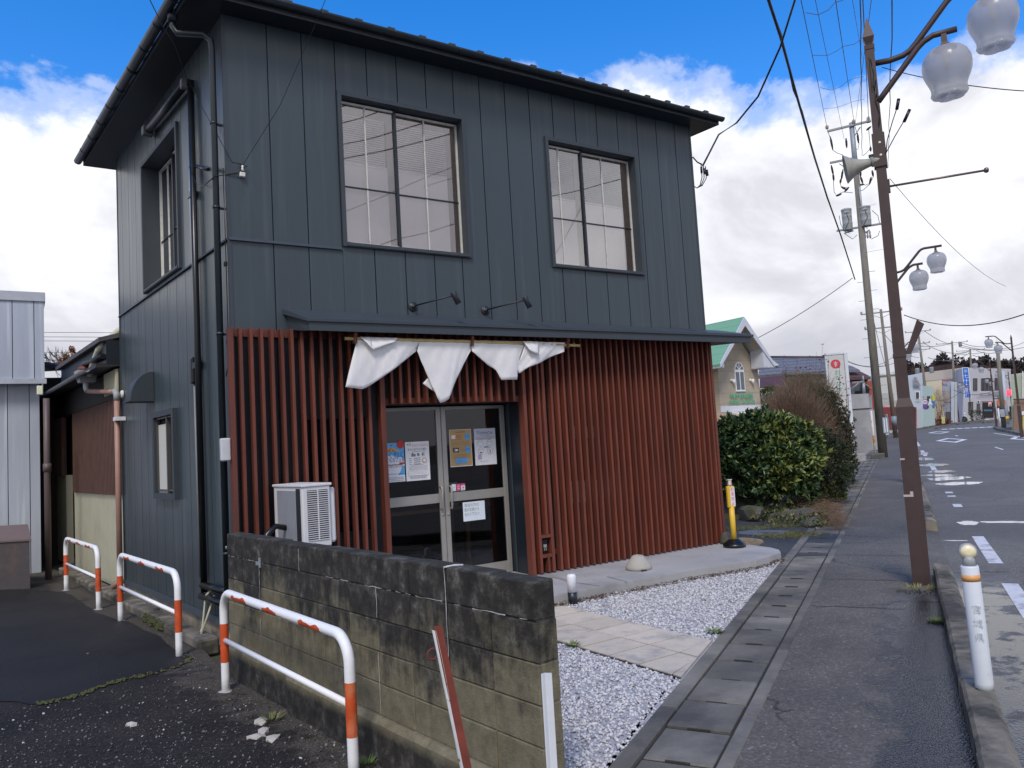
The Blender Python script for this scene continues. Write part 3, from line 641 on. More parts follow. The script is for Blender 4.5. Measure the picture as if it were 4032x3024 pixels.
for k in np.arange(0.35, 5.9, 0.62): q = tz(e0+DL*k-DF*0.065, 6.892); b.tube([q+NL*0.068*math.cos(a)-Vector((0, 0, .068*math.sin(a))) for a in np.linspace(0.05, 3.09, 8)], 0.006, 5)
b.build('gutter', parent=shop)
# downpipes on the left wall
b = MB().use(GUT)
b.tube([LW(0.36, 0.42, 6.86), LW(0.36, 0.42, 6.70), LW(0.34, 0.38, 6.62), LW(0.14, 0.16, 6.58), LW(0.11, 0.09, 6.52), LW(0.11, 0.085, 6.40), LW(0.12, 0.085, 0.42)], 0.036, 14)
b.tube([LW(0.36, 0.42, 6.88), LW(0.36, 0.42, 6.74)], 0.055, 14)
for z in (5.55, 4.6, 3.2, 1.9, 0.85): b.tube([LW(0.115, 0.085, z), LW(0.115, 0.085, z+0.03)], 0.041, 14); b.box(LW, 0.10, 0.13, 0.0, 0.06, z, z+0.02)
b.build('downpipe', parent=shop)
b = MB().use(BLACK)
b.tube([LW(0.985, 0.06, 6.35), LW(0.99, 0.06, 0.36)], 0.037, 12)
b.tube([LW(1.0, 0.07, 0.44), LW(0.16, 0.075, 0.46)], 0.042, 12)
b.tube([LW(1.0, 0.09, 0.32), LW(0.20, 0.09, 0.33)], 0.038, 12)
b.bev(LW, 1.20, 1.30, 0.01, 0.07, 2.78, 3.10, 0.02)
b.build('pipe_cover', parent=shop)
b = MB().use(mat('steel_conduit', (0.42, 0.40, 0.38), rough=0.28, metal=0.8, var=0.1))
b.tube([LW(1.12, 0.04, 6.46), LW(1.13, 0.05, 5.0), LW(1.12, 0.03, 3.0), LW(1.10, 0.03, 0.5)], 0.016, 10)
b.use(BLACK)
for z in (5.02, 2.95, 6.40): b.box(LW, 1.04, 1.17, 0.0, 0.075, z, z+0.07)
b.use(mat('grey_conduit', (0.20, 0.21, 0.22), rough=0.5)); b.tube([LW(1.245, 0.03, 2.80), LW(1.22, 0.03, 0.5)], 0.014, 8)
b.build('conduit', parent=shop)
b = MB().use(DARKT); b.tube([LW(1.14, 0.09, 6.42), LW(2.83, 0.09, 6.47)], 0.048, 14); b.use(mat('grey_cap', (0.16, 0.17, 0.18), rough=0.5)); b.bev(LW, 2.80, 2.90, 0.02, 0.16, 6.40, 6.53, 0.01); b.bev(LW, 1.08, 1.14, 0.02, 0.14, 6.36, 6.48, 0.01)
b.build('eave_duct', parent=shop)
b = MB().use(DARKT); b.tube([LW(0.95, 0.03, 5.36), LW(0.30, 0.10, 5.10)], 0.022, 8); b.build('stay_bar', parent=shop)
# curved vent hood and round cap
b = MB().use(TRIM)
arc = [(0.30*math.sin(a), 2.74+0.40*math.cos(a)) for a in np.linspace(0, math.pi/2, 10)]
rs = [[LW(t_, o_, z_) for o_, z_ in [(0.0, 2.74)]+[(0.0, 3.14)]+arc[1:]] for t_ in (3.19, 3.50)]
b.loft(rs); b.box(LW, 3.17, 3.52, 0.0, 0.33, 2.725, 2.738); b.build('vent_hood', parent=shop)
b = MB().use(mat('white_plastic', (0.75, 0.76, 0.74), rough=0.4, var=0.05)); b.lathe(LW(5.0, 0, 2.98), [(0.065, 0.0), (0.065, 0.02), (0.055, 0.035), (0.005, 0.04)], 20, NL); b.build('vent_cap', parent=shop)
# windows of the upper floor, front
def frame_box(mb, fr, r, wd, o0, o1):
    a0, a1, z0, z1 = r
    mb.box(fr, a0-wd, a0, o0, o1, z0-wd, z1+wd); mb.box(fr, a1, a1+wd, o0, o1, z0-wd, z1+wd); mb.box(fr, a0, a1, o0, o1, z0-wd, z0); mb.box(fr, a0, a1, o0, o1, z1, z1+wd)
BLP = [mat('blind_pale', (0.80, 0.66, 0.66), rough=0.6, var=0.06), mat('blind_sky_reflection', (0.30, 0.27, 0.33), rough=0.6, var=0.06)]  # second blind darkened to paint in the blue sky mirrored by the pane
FROST = mat('frosted_film', (0.88, 0.78, 0.77), rough=0.45, var=0.06, scale=2); CURT = mat('brown_curtain', (0.34, 0.23, 0.18), rough=0.8, var=0.15)
def upper_window(fr, r, dep, centre, munt, mid, blind, blz, lab):
    a0, a1, z0, z1 = r
    b = MB().use(TRIM); frame_box(b, fr, r, 0.05, -0.02, 0.035)
    # reveal
    b.box(fr, a0-0.02, a0, -dep-0.06, -0.02, z0, z1); b.box(fr, a1, a1+0.02, -dep-0.06, -0.02, z0, z1); b.box(fr, a0, a1, -dep-0.06, -0.02, z1, z1+0.02)
    b.hexa([fr(a0, -dep-0.06, z0-0.02), fr(a1, -dep-0.06, z0-0.02), fr(a1, 0.045, z0-0.04), fr(a0, 0.045, z0-0.04), fr(a0, -dep-0.06, z0+0.012), fr(a1, -dep-0.06, z0+0.012), fr(a1, 0.045, z0-0.01), fr(a0, 0.045, z0-0.01)])
    wn = b.build('window', parent=shop, label=lab)
    b = MB().use(WSASH); o = -dep
    def bar(x0, x1, y0, y1, oo=0.0): b.box(fr, x0, x1, o-0.015+oo, o+0.018+oo, y0, y1)
    for (x0, x1, oo) in ((a0+0.0, centre+0.01, 0.0), (centre-0.01, a1, -0.036)):
        bar(x0, x0+0.022, z0+0.015, z1-0.02, oo); bar(x1-0.022, x1, z0+0.015, z1-0.02, oo); bar(x0, x1, z0+0.015, z0+0.04, oo-0.0005); bar(x0, x1, z1-0.045, z1-0.02, oo-0.0005)
    for q, oo in ((munt[0], 0), (munt[1], -0.036)): b.box(fr, q-0.008, q+0.008, o-0.010+oo, o+0.010+oo, z0+0.04, z1-0.045)
    b.use(DARKT); b.box(fr, a0+0.022, centre-0.01, o-0.008, o+0.012, mid-0.008, mid+0.008); b.box(fr, centre+0.01, a1-0.022, o-0.044, o-0.024, mid-0.008, mid+0.008); b.box(fr, centre-0.022, centre+0.012, o-0.02, o+0.028, z0+0.0, z1)
    b.build('sash', parent=wn)
    b = MB().use(GLASS); b.poly([fr(a0+0.01, o, z0+0.02), fr(centre, o, z0+0.02), fr(centre, o, z1-0.02), fr(a0+0.01, o, z1-0.02)]); b.poly([fr(centre, o-0.036, z0+0.02), fr(a1-0.01, o-0.036, z0+0.02), fr(a1-0.01, o-0.036, z1-0.02), fr(centre, o-0.036, z1-0.02)]); b.build('pane', parent=wn)
    b = MB().use(FROST); ob = o-0.055
    b.poly([fr(a0, ob, z0), fr(a1-0.16, ob, z0), fr(a1-0.16, ob, mid+0.33), fr(a0, ob, mid+0.33)])
    b.use(CURT); b.poly([fr(a1-0.16, ob-0.01, z0), fr(a1, ob-0.01, z0), fr(a1, ob-0.01, z1), fr(a1-0.16, ob-0.01, z1)]); b.poly([fr(a0, ob-0.012, blz-0.02), fr(a1, ob-0.012, blz-0.02), fr(a1, ob-0.012, z1), fr(a0, ob-0.012, z1)])
    b.poly([fr(centre-0.10, ob+0.004, z0), fr(centre, ob+0.004, z0), fr(centre, ob+0.004, z1), fr(centre-0.10, ob+0.004, z1)])
    b.use(blind)
    z = mid+0.30
    while z < blz:
        for x0, x1 in ((a0+0.0, centre-0.12), (centre+0.02, a1-0.16)): b.poly([fr(x0, ob+0.004, z), fr(x1, ob+0.004, z), fr(x1, ob-0.008, z+0.0255), fr(x0, ob-0.008, z+0.0255)])
        z += 0.029
    b.build('blind', parent=wn)
upper_window(FA, W1, 0.10, 2.085, (1.683, 2.51), 5.05, BLP[0], 5.98, 'larger upper window with pale blinds')
upper_window(FA, W2, 0.10, 5.055, (4.64, 5.47), 5.01, BLP[1], 5.98, 'upper window with raised blinds toned like reflected blue sky')
upper_window(LW, LU, 0.19, 2.65, (2.2, 3.08), 5.07, BLP[0], 5.9, 'side window deep in its reveal')
# small side window
b = MB().use(TRIM); frame_box(b, LW, LS, 0.075, -0.02, 0.06); sw = b.build('window', parent=shop, label='small low window in the side wall')
b = MB().use(mat('bronze_sash', (0.08, 0.075, 0.07), rough=0.4)); frame_box(b, LW, (LS[0]+0.04, LS[1]-0.04, LS[2]+0.05, LS[3]-0.03), 0.022, -0.02, 0.025); b.box(LW, 2.46, 2.50, -0.02, 0.035, LS[2], LS[3]); b.build('sash', parent=sw)
b = MB().use(mat('window_screen_pale', (0.60, 0.60, 0.55), rough=0.8, var=0.04)); b.poly([LW(2.50, 0.0, LS[2]), LW(LS[1], 0.0, LS[2]), LW(LS[1], 0.0, LS[3]-0.10), LW(2.50, 0.0, LS[3]-0.10)]); b.use(FARG); b.poly([LW(LS[0], -0.01, LS[2]), LW(2.48, -0.01, LS[2]), LW(2.48, -0.01, LS[3]), LW(LS[0], -0.01, LS[3])]); b.poly([LW(LS[0], -0.03, LS[2]), LW(LS[1], -0.03, LS[2]), LW(LS[1], -0.03, LS[3]), LW(LS[0], -0.03, LS[3])]); b.build('pane', parent=sw)
# dark ground-floor windows behind the lattice
for r, lab in ((LWIN, 'dark window behind the left slats'), (RWIN, 'dark window behind the right slats')):
    b = MB().use(DARKT); frame_box(b, FA, r, 0.03, -0.03, 0.0); wn = b.build('window', parent=shop, label=lab)
    b = MB().use(mat('dark_glass', (0.012, 0.013, 0.016), rough=0.15, spec=0.3)); b.poly([FA(r[0], -0.02, r[2]), FA(r[1], -0.02, r[2]), FA(r[1], -0.02, r[3]), FA(r[0], -0.02, r[3])]); b.build('pane', parent=wn)
# papers seen between the slats
FP = mat('faded_paper', (0.42, 0.40, 0.40), rough=0.8, var=0.25, scale=30)
for u, z, ww, hh in ((4.45, 0.98, 0.30, 0.30), (4.85, 1.02, 0.35, 0.25), (5.15, 1.06, 0.15, 0.22), (4.50, 1.86, 0.10, 0.18), (4.78, 1.86, 0.16, 0.16), (5.55, 1.88, 0.08, 0.2), (5.75, 1.02, 0.45, 0.36)):
    b = MB().use(FP); b.poly([FA(u, -0.015, z), FA(u+ww, -0.015, z), FA(u+ww, -0.015, z+hh), FA(u, -0.015, z+hh)]); b.build('window_notice', parent=shop)
# slatted screen
b = MB().use(WALNUT); S0, S1 = 0.029, 0.122
zt = 3.255; zb = 0.15
def slat(u, z0, z1, wd=0.034): 
    j = random.uniform(-0.002, 0.002); b.bev(FA, u-wd/2+j, u+wd/2+j, S0, S1+random.uniform(-.001, .001), z0, z1, 0.002)
b.bev(FA, -0.055, -0.010, 0.0, S1+0.004, zb, zt, 0.003)
u = 0.066
while u < 1.60: slat(u, zb, zt); u += 0.1103
b.bev(FA, 1.632, 1.692, 0.0, S1+0.006, 0.13, zt, 0.003)
u = 1.79
while u < 3.60: slat(u, 2.40, zt); u += 0.1145
b.bev(FA, 3.640, 3.690, 0.0, S1+0.006, 0.13, zt, 0.003)
u = 3.782; k = 0
while u < 7.20:
    z0 = zb-0.01
    if k == 0: slat(u, z0, zt, 0.04)
    elif k == 1: slat(u+0.01, 0.625, zt); slat(u+0.01, z0, 0.33)
    elif k == 2: slat(u-0.02, z0, zt, 0.045)
    else: slat(u, z0, zt)
    u += 0.1095; k += 1
b.bev(FA, 7.215, 7.262, 0.0, S1+0.004, zb-0.01, zt, 0.003)
RB, RF = 0.002, 0.027
b.box(FA, -0.03, 1.64, RB, RF, 3.17, 3.25); b.box(FA, 1.68, 3.66, RB, RF, 3.17, 3.25); b.box(FA, 3.68, 7.24, RB, RF, 3.17, 3.25)
b.box(FA, -0.01, 1.64, RB, RF, 0.36, 0.43); b.box(FA, 3.68, 7.24, RB, RF, 0.345, 0.41)
b.box(FA, 1.69, 3.642, 0.0, S0-0.002, 2.395, 2.47)
b.bev(FA, 3.80, 3.985, 0.03, S1-0.004, 0.585, 0.625, 0.003); b.bev(FA, 3.80, 3.985, 0.04, S1-0.004, 0.33, 0.37, 0.003)
b.build('lattice_screen', parent=shop)
b = MB().use(BLACK); b.bev(FA, 3.82, 3.93, 0.0, 0.08, 0.40, 0.57, 0.01); b.use(SILV); b.box(FA, 3.85, 3.90, 0.08, 0.09, 0.46, 0.50); b.box(FA, 3.86, 3.87, 0.08, 0.088, 0.42, 0.45); b.box(FA, 3.885, 3.895, 0.08, 0.088, 0.42, 0.45); b.build('outdoor_socket', parent=shop)
b = MB().use(mat('box_grey_white', (0.55, 0.57, 0.60), rough=0.4)); b.bev(FA, -0.16, -0.058, 0.0, 0.08, 1.84, 2.08, 0.012); b.build('junction_box', parent=shop)
# door recess
DO = -0.37
b = MB().use(DARKT)
b.box(FA, 3.640, 3.66, DO-0.06, -0.001, 0.12, 2.45); b.box(FA, 1.67, 1.688, DO-0.06, -0.001, 0.12, 2.45); b.box(FA, 1.688, 3.64, DO-0.06, -0.001, 2.40, 2.44)
b.use(NAVY); b.box(FA, 3.628, 3.640, -0.25, -0.24, 0.12, 2.40)
b.use(SLAB); b.box(FA, 1.69, 3.64, DO-0.06, -0.0, 0.10, 0.135)
b.build('door_recess', parent=shop)
def leaf(a0, a1, o, hs, lab):
    b = MB().use(SILV); wd = 0.068
    b.bev(FA, a0, a0+wd, o-0.02, o+0.02, 0.14, 2.375, 0.004); b.bev(FA, a1-wd, a1, o-0.02, o+0.02, 0.14, 2.375, 0.004)
    b.box(FA, a0+wd, a1-wd, o-0.018, o+0.018, 2.335, 2.375); b.bev(FA, a0+wd, a1-wd, o-0.018, o+0.018, 1.145, 1.262, 0.003); b.box(FA, a0+wd, a1-wd, o-0.018, o+0.018, 0.14, 0.29)
    dr_ = b.build('door', parent=shop, label=lab)
    b = MB().use(DGLASS); b.poly([FA(a0+wd, o, 0.29), FA(a1-wd, o, 0.29), FA(a1-wd, o, 1.145), FA(a0+wd, o, 1.145)]); b.poly([FA(a0+wd, o, 1.262), FA(a1-wd, o, 1.262), FA(a1-wd, o, 2.335), FA(a0+wd, o, 2.335)]); b.build('pane', parent=dr_)
    b = MB().use(SILV)
    h = hs; b.tube([FA(h, o+0.02, 1.345), FA(h, o+0.06, 1.345), FA(h, o+0.07, 1.33), FA(h, o+0.07, 1.08), FA(h, o+0.06, 1.065), FA(h, o+0.02, 1.065)], 0.014, 10)
    h2 = hs + (-0.0 if a0 > 2 else 0.0); b.tube([FA(h2, o-0.02, 1.345), FA(h2, o-0.06, 1.345), FA(h2, o-0.07, 1.33), FA(h2, o-0.07, 1.08), FA(h2, o-0.06, 1.065), FA(h2, o-0.02, 1.065)], 0.011, 10)
    b.lathe(FA(a0+0.035 if a0 > 2 else a1-0.035, o+0.02, 0.99), [(0.016, 0), (0.016, 0.008), (0.004, 0.010)], 14, NF)
    b.build('handle', parent=dr_)
leaf(1.70, 2.655, DO, 2.60, 'left glass door leaf with two posters'); leaf(2.662, 3.632, DO, 2.735, 'right glass door leaf with notices')
# room behind the door
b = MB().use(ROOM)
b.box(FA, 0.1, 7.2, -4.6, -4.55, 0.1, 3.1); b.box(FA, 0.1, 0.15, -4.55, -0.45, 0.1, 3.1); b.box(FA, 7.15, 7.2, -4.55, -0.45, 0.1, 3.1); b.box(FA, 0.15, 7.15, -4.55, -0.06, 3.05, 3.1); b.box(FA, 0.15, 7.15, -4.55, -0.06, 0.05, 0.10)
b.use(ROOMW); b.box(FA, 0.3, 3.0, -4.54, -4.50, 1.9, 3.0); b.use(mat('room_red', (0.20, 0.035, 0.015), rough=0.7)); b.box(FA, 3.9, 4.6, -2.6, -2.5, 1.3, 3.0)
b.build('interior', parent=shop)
def furn(name, lab, cat, at, parts):
    r_ = thing(name, FA(at[0], at[1], 0.1), lab, cat)
    for nm, m_, boxes in parts:
        b = MB().use(m_)
        for q in boxes: b.box(FA, *q)
        b.build(nm, parent=r_)
    return r_
WOODI = mat('inner_wood', (0.17, 0.085, 0.04), rough=0.5, var=0.25, scale=8)
furn('bookshelf', 'dim bookshelf seen through the left glass door', 'bookshelf', (1.4, -2.6), [('shelf', WOODI, [(1.4, 2.3, -2.9, -2.6, 1.70, 1.73), (1.4, 2.3, -2.9, -2.6, 2.05, 2.08), (1.36, 1.4, -2.9, -2.6, 0.1, 2.1), (2.3, 2.34, -2.9, -2.6, 0.1, 2.1)]), ('book', mat('book_spines', (0.06, 0.04, 0.04), rough=0.6, var=0.8, scale=40), [(1.45+0.045*k, 1.485+0.045*k, -2.85, -2.65, 1.73, 1.90+0.05*math.sin(k*2.3)) for k in range(18)])])
furn('long_table', 'dark wooden table inside behind the glass doors', 'table', (1.8, -1.4), [('table_top', WOODI, [(1.2, 3.9, -1.9, -1.3, 0.95, 1.0)]), ('leg', WOODI, [(2.2, 2.26, -1.4, -1.34, 0.1, 0.95)]), ('leg', WOODI, [(3.5, 3.56, -1.4, -1.34, 0.1, 0.95)]), ('leg', WOODI, [(2.2, 2.26, -1.88, -1.82, 0.1, 0.95)]), ('leg', WOODI, [(3.5, 3.56, -1.88, -1.82, 0.1, 0.95)])])
furn('tablet_stand', 'pale tablet propped on a table inside the right door', 'tablet', (3.2, -1.5), [('screen', DARKT, [(3.22, 3.45, -1.495, -1.49, 1.16, 1.30)]), ('screen_frame', mat('pale_plastic', (0.5, 0.5, 0.5), rough=0.5), [(3.19, 3.48, -1.53, -1.50, 1.13, 1.33), (3.19, 3.48, -1.6, -1.53, 1.0, 1.03)])])
furn('timber_post', 'grey wooden post standing inside behind the right door', 'post', (3.6, -1.8), [('post_body', mat('grey_wood', (0.13, 0.12, 0.11), rough=0.7), [(3.52, 3.60, -2.1, -2.0, 0.1, 3.05)])])
# canopy over the lattice
b = MB().use(TRIM); CO = 0.42
b.loft([[FA(0.56, 0.0, 3.50), FA(0.70, CO, 3.33), FA(0.70, CO, 3.30), FA(0.56, 0.0, 3.44)], [FA(7.62, 0.0, 3.47), FA(7.93, CO, 3.35), FA(7.93, CO, 3.315), FA(7.62, 0.0, 3.41)]])
b.hexa([FA(0.72, CO-0.045, 3.20), FA(7.87, CO-0.045, 3.215), FA(7.87, CO-0.02, 3.215), FA(0.72, CO-0.02, 3.20), FA(0.72, CO-0.045, 3.31), FA(7.87, CO-0.045, 3.325), FA(7.87, CO-0.02, 3.325), FA(0.72, CO-0.02, 3.31)])
b.hexa([FA(0.62, 0.004, 3.26), FA(0.66, 0.004, 3.26), FA(0.745, CO-0.05, 3.20), FA(0.72, CO-0.05, 3.20), FA(0.60, 0.004, 3.44), FA(0.64, 0.004, 3.44), FA(0.745, CO-0.05, 3.31), FA(0.72, CO-0.05, 3.31)])
b.use(DARKT); b.poly([FA(0.70, 0.006, 3.262), FA(7.6, 0.006, 3.262), FA(7.86, CO-0.03, 3.222), FA(0.75, CO-0.03, 3.208)])
b.poly([FA(7.305, 0.0, 3.26), FA(7.305, -1.6, 3.30), FA(7.9, CO-0.05, 3.24), FA(7.87, CO-0.03, 3.222)])
b.use(TRIM); b.hexa([FA(7.308, -1.2, 3.3), FA(7.6, -1.2, 3.3), FA(7.93, CO-0.02, 3.315), FA(7.62, 0.0, 3.41), FA(7.308, -1.2, 3.42), FA(7.6, -1.2, 3.40), FA(7.93, CO-0.02, 3.35), FA(7.6, 0.0, 3.47)])
for u in (3.62, 6.52): b.hexa([FA(u, 0.01, 3.49), FA(u+0.02, 0.01, 3.49), FA(u+0.35, CO, 3.346), FA(u+0.33, CO, 3.346), FA(u, 0.01, 3.50), FA(u+0.02, 0.01, 3.50), FA(u+0.35, CO, 3.356), FA(u+0.33, CO, 3.356)])
b.build('canopy', parent=shop)
# spot lamps above the canopy
for u, z in ((2.17, 3.60), (3.21, 3.60)):
    b = MB().use(IRON); c = FA(u, 0, z)
    b.lathe(c, [(0.062, 0), (0.062, 0.012), (0.05, 0.02), (0.022, 0.024), (0.022, 0.05), (0.002, 0.052)], 22, NF)
    sl_ = b.build('spot_lamp', parent=shop)
    b = MB().use(IRON)
    tip = onplane(*( (900+1272/1.508, 1100+135/1.508) if u < 3 else (1900+228/1.508, 1100+170/1.508) ), FA(u+0.2, 0, z), DF)
    tip = FA(u+0.30, 0.50, z+0.06); b.tube([FA(u, 0.04, z+0.005), tip], 0.011, 8); b.build('arm', parent=sl_)
    b = MB().use(IRON); ax = (DF*0.40+NF*0.10-Vector((0, 0, 0.90))).normalized(); a = tip-ax*0.03+DF*0.02
    b.lathe(a-ax*0.02, [(0.030, 0), (0.037, 0.01), (0.037, 0.155), (0.030, 0.157), (0.028, 0.14), (0.002, 0.13)], 20, ax); b.build('lamp_head', parent=sl_)
# insulator, bracket and stray cables on the corner
b = MB().use(mat('porcelain', (0.75, 0.73, 0.68), rough=0.25, var=0.1)); c = FA(0.16, 0.0, 5.02)
b.bev(lambda a, o_, z: FA(0.16+a, o_, 5.02+z), -0.03, 0.03, 0.0, 0.05, -0.07, -0.02, 0.006); b.lathe(FA(0.165, 0.03, 5.02), [(0.012, 0), (0.016, 0.02), (0.010, 0.03), (0.016, 0.045), (0.004, 0.07)], 12)
b.use(IRON); b.tube([FA(0.16, 0.01, 5.0), FA(0.18, 0.05, 5.06), FA(0.22, 0.03, 5.08), FA(0.13, 0.04, 5.10), FA(0.16, 0.02, 5.02)], 0.006, 6)
b.build('wire_anchor', parent=shop)
b = MB().use(BLACK)
b.tube([FA(7.30, 0.02, 6.30), FA(7.42, 0.0, 6.24), FA(7.52, 0.0, 6.22)], 0.012, 6)
for dx in (0.0, 0.05, 0.10): b.tube([FA(7.50+dx, 0.0, 6.22-dx*0.2), FA(7.50+dx, 0, 6.0), FA(7.44+dx*0.5, 0, 5.86), FA(7.36, 0, 5.80), FA(7.30, 0.0, 5.82)], 0.008, 6)
for dx in (0.0, 0.06, 0.13): b.tube([FA(7.50+dx, 0.0, 6.17-dx*0.2), FA(7.50+dx*1.05, 0, 6.07-dx*0.2)], 0.018, 8)
b.build('wire_anchor', parent=shop)
b = MB().use(BLACK); b.tube([LW(0.05, 0.02, 5.05), LW(0.045, 0.02, 4.2), LW(0.05, 0.02, 2.9), LW(0.10, 0.04, 2.75)], 0.006, 6); b.bev(LW, 0.03, 0.07, 0.01, 0.04, 3.10, 3.15, 0.005); b.bev(LW, 0.03, 0.07, 0.01, 0.04, 3.95, 4.0, 0.005)
b.tube([FA(0.15, 0.03, 5.0), LW(0.02, 0.12, 4.93), LW(0.35, 0.14, 4.92), LW(0.85, 0.06, 5.1), LW(0.98, 0.1, 5.35)], 0.006, 6)
b.build('wall_cable', parent=shop)
b = MB().use(CREAM); b.tube([LW(0.72, 0.05, 0.42), LW(0.80, 0.10, 0.35), LW(0.82, 0.14, 0.0), LW(0.65, 0.25, -0.09)], 0.013, 8); b.tube([LW(0.66, 0.05, 0.36), LW(0.74, 0.10, 0.15), LW(0.6, 0.25, -0.09)], 0.013, 8); b.build('drain_hose', parent=shop)
# ------------------------------------------------------------------ things at the shop front
# papers taped to the doors: (u0, u1, z0, z1)
INK = mat('ink', (0.05, 0.05, 0.06), rough=0.8, var=0.1); INKG = mat('ink_grey', (0.22, 0.23, 0.26), rough=0.8, var=0.1); INKR = mat('ink_red', (0.50, 0.05, 0.05), rough=0.7, var=0.1)
INKB = mat('ink_blue', (0.05, 0.16, 0.50), rough=0.7, var=0.1); INKGR = mat('ink_green', (0.06, 0.30, 0.10), rough=0.7, var=0.1); SKYB = mat('print_sky_blue', (0.12, 0.42, 0.78), rough=0.6, var=0.06)
YEL = mat('print_yellow', (0.70, 0.42, 0.04), rough=0.6, var=0.05); TAN = mat('print_tan', (0.50, 0.33, 0.14), rough=0.7, var=0.05); PINK = mat('print_pink', (0.70, 0.10, 0.22), rough=0.5, var=0.05); LILAC = mat('print_lilac', (0.50, 0.36, 0.62), rough=0.7); TEAL = mat('print_teal', (0.04, 0.30, 0.33), rough=0.6)
class Sheet:
    def __init__(s, name, lab, cat, u0, u1, z0, z1, o, base=None, tilt=0.0, border=0.0):
        s.b = MB().use(base or PAPER); s.u0, s.u1, s.z0, s.z1, s.o, s.k, s.t = u0, u1, z0, z1, o, 0, tilt; s.name, s.lab, s.cat = name, lab, cat
        s.b.hexa([s.P(0, 0, -0.001), s.P(1, 0, -0.001), s.P(1, 0, 0), s.P(0, 0, 0), s.P(0, 1, -0.001), s.P(1, 1, -0.001), s.P(1, 1, 0), s.P(0, 1, 0)])
    def P(s, x, y, d=0): return FA(s.u0+(s.u1-s.u0)*x + s.t*(y-0.5)*0, s.o+0.001+d, s.z0+(s.z1-s.z0)*y + s.t*(x-0.5)*(s.u1-s.u0))
    def q(s, x0, x1, y0, y1, m_): s.k += 1; d = 0.0004*s.k; s.b.use(m_); s.b.poly([s.P(x0, y0, d), s.P(x1, y0, d), s.P(x1, y1, d), s.P(x0, y1, d)])
    def pts(s, L_, m_): s.k += 1; d = 0.0004*s.k; s.b.use(m_); s.b.poly([s.P(x, y, d) for x, y in L_])
    def disc(s, x, y, r_, m_, n=24): W_, H_ = s.u1-s.u0, s.z1-s.z0; s.pts([(x+r_*math.cos(2*math.pi*i/n), y+r_*W_/H_*math.sin(2*math.pi*i/n)) for i in range(n)], m_)
    def ring(s, x, y, r_, m_): s.disc(x, y, r_, m_); s.disc(x, y, r_*0.93, PAPER)
    def tx(s, body, x, y, size, m_, al='CENTER', width=None): s.k += 1; s.b.text(body, s.P(x, y, 0.0004*s.k+0.0003), DF+Vector((0, 0, s.t)), Vector((0, 0, 1)), size, m_, al, width=width*(s.u1-s.u0) if width else None)
    def lines(s, x0, x1, y, n, dy, m_, h=0.006):
        for i in range(n):
            x = x0
            while x < x1-0.01:
                l = min(random.uniform(0.03, 0.14), x1-x); s.k += 0; s.b.use(m_); yy = y-i*dy; d = 0.0004*(s.k+1); s.b.poly([s.P(x, yy, d), s.P(x+l*0.85, yy, d), s.P(x+l*0.85, yy+h, d), s.P(x, yy+h, d)]); x += l
        s.k += 1
    def done(s): return tag(s.b.build(s.name, org=s.P(0.5, 0.5)), s.lab, s.cat)
GO = DO+0.006
s = Sheet('poster', 'sky-blue festival poster with a yellow tent on the left door', 'poster', 1.80, 2.125, 1.455, 1.94, GO, SKYB)
s.q(0, 1, 0, 0.17, PAPER); s.disc(0.45, 0.40, 0.42, PAPER); s.q(0.05, 1.0, 0.40, 0.62, PAPER)
s.pts([(0.02, 0.78), (0.85, 0.78), (0.45, 0.88)], YEL); s.pts([(0.30, 0.78), (0.42, 0.78), (0.45, 0.88)], INKR); s.pts([(0.52, 0.78), (0.66, 0.78), (0.45, 0.88)], mat('print_orange', (0.60, 0.16, 0.03), rough=0.7)); s.pts([(0.45, 0.92), (0.45, 0.96), (0.58, 0.94)], INKR)
s.disc(0.86, 0.95, 0.16, INKR); s.tx('わくわく', 0.55, 0.68, 0.10, INKB, width=0.86); s.tx('こどもカフェ祭', 0.55, 0.555, 0.065, INKB, width=0.9); s.lines(0.25, 0.95, 0.43, 1, 0.05, INK, 0.018); s.tx('あそぼう！食べよう！', 0.62, 0.39, 0.035, INKR, width=0.65)
s.q(0.78, 1.0, 0.45, 0.49, INKR); s.lines(0.3, 0.95, 0.20, 1, 0.04, INKB, 0.01); s.lines(0.3, 0.95, 0.11, 3, 0.04, INKG, 0.01); s.done()
s = Sheet('notice_sheet', 'white timetable sheet with green and red heading, inner side of the left door', 'poster', 2.142, 2.476, 1.452, 1.941, GO)
s.tx('4月', 0.16, 0.93, 0.045, INKGR); s.tx('わくわくこどもカフェ', 0.63, 0.90, 0.035, INKR, width=0.68); s.tx('遊べるよ！私は下でみんなと遊ぼう！', 0.52, 0.80, 0.03, INK, width=0.78)
s.lines(0.3, 0.85, 0.745, 1, 0.04, INKG, 0.01); s.q(0.24, 0.42, 0.62, 0.69, INKG); s.q(0.27, 0.33, 0.69, 0.72, INKG); s.q(0.48, 0.58, 0.63, 0.70, INKG); s.q(0.66, 0.80, 0.66, 0.67, INK); s.q(0.70, 0.72, 0.62, 0.72, INK); s.q(0.76, 0.775, 0.62, 0.72, INK)
s.lines(0.15, 0.24, 0.57, 4, 0.05, INKG, 0.012); s.lines(0.34, 0.62, 0.57, 4, 0.05, INK, 0.012); s.disc(0.78, 0.51, 0.10, mat('print_salmon', (0.65, 0.33, 0.26), rough=0.7)); s.disc(0.78, 0.51, 0.07, PAPER); s.lines(0.22, 0.75, 0.40, 1, 0.04, INKG, 0.008); s.lines(0.12, 0.9, 0.36, 3, 0.035, INKG, 0.007)
s.q(0.08, 0.90, 0.13, 0.26, INKG); s.q(0.085, 0.895, 0.1335, 0.2565, PAPER); s.lines(0.12, 0.86, 0.23, 3, 0.03, INKG, 0.006); s.lines(0.15, 0.85, 0.09, 2, 0.03, INK, 0.009); s.done()
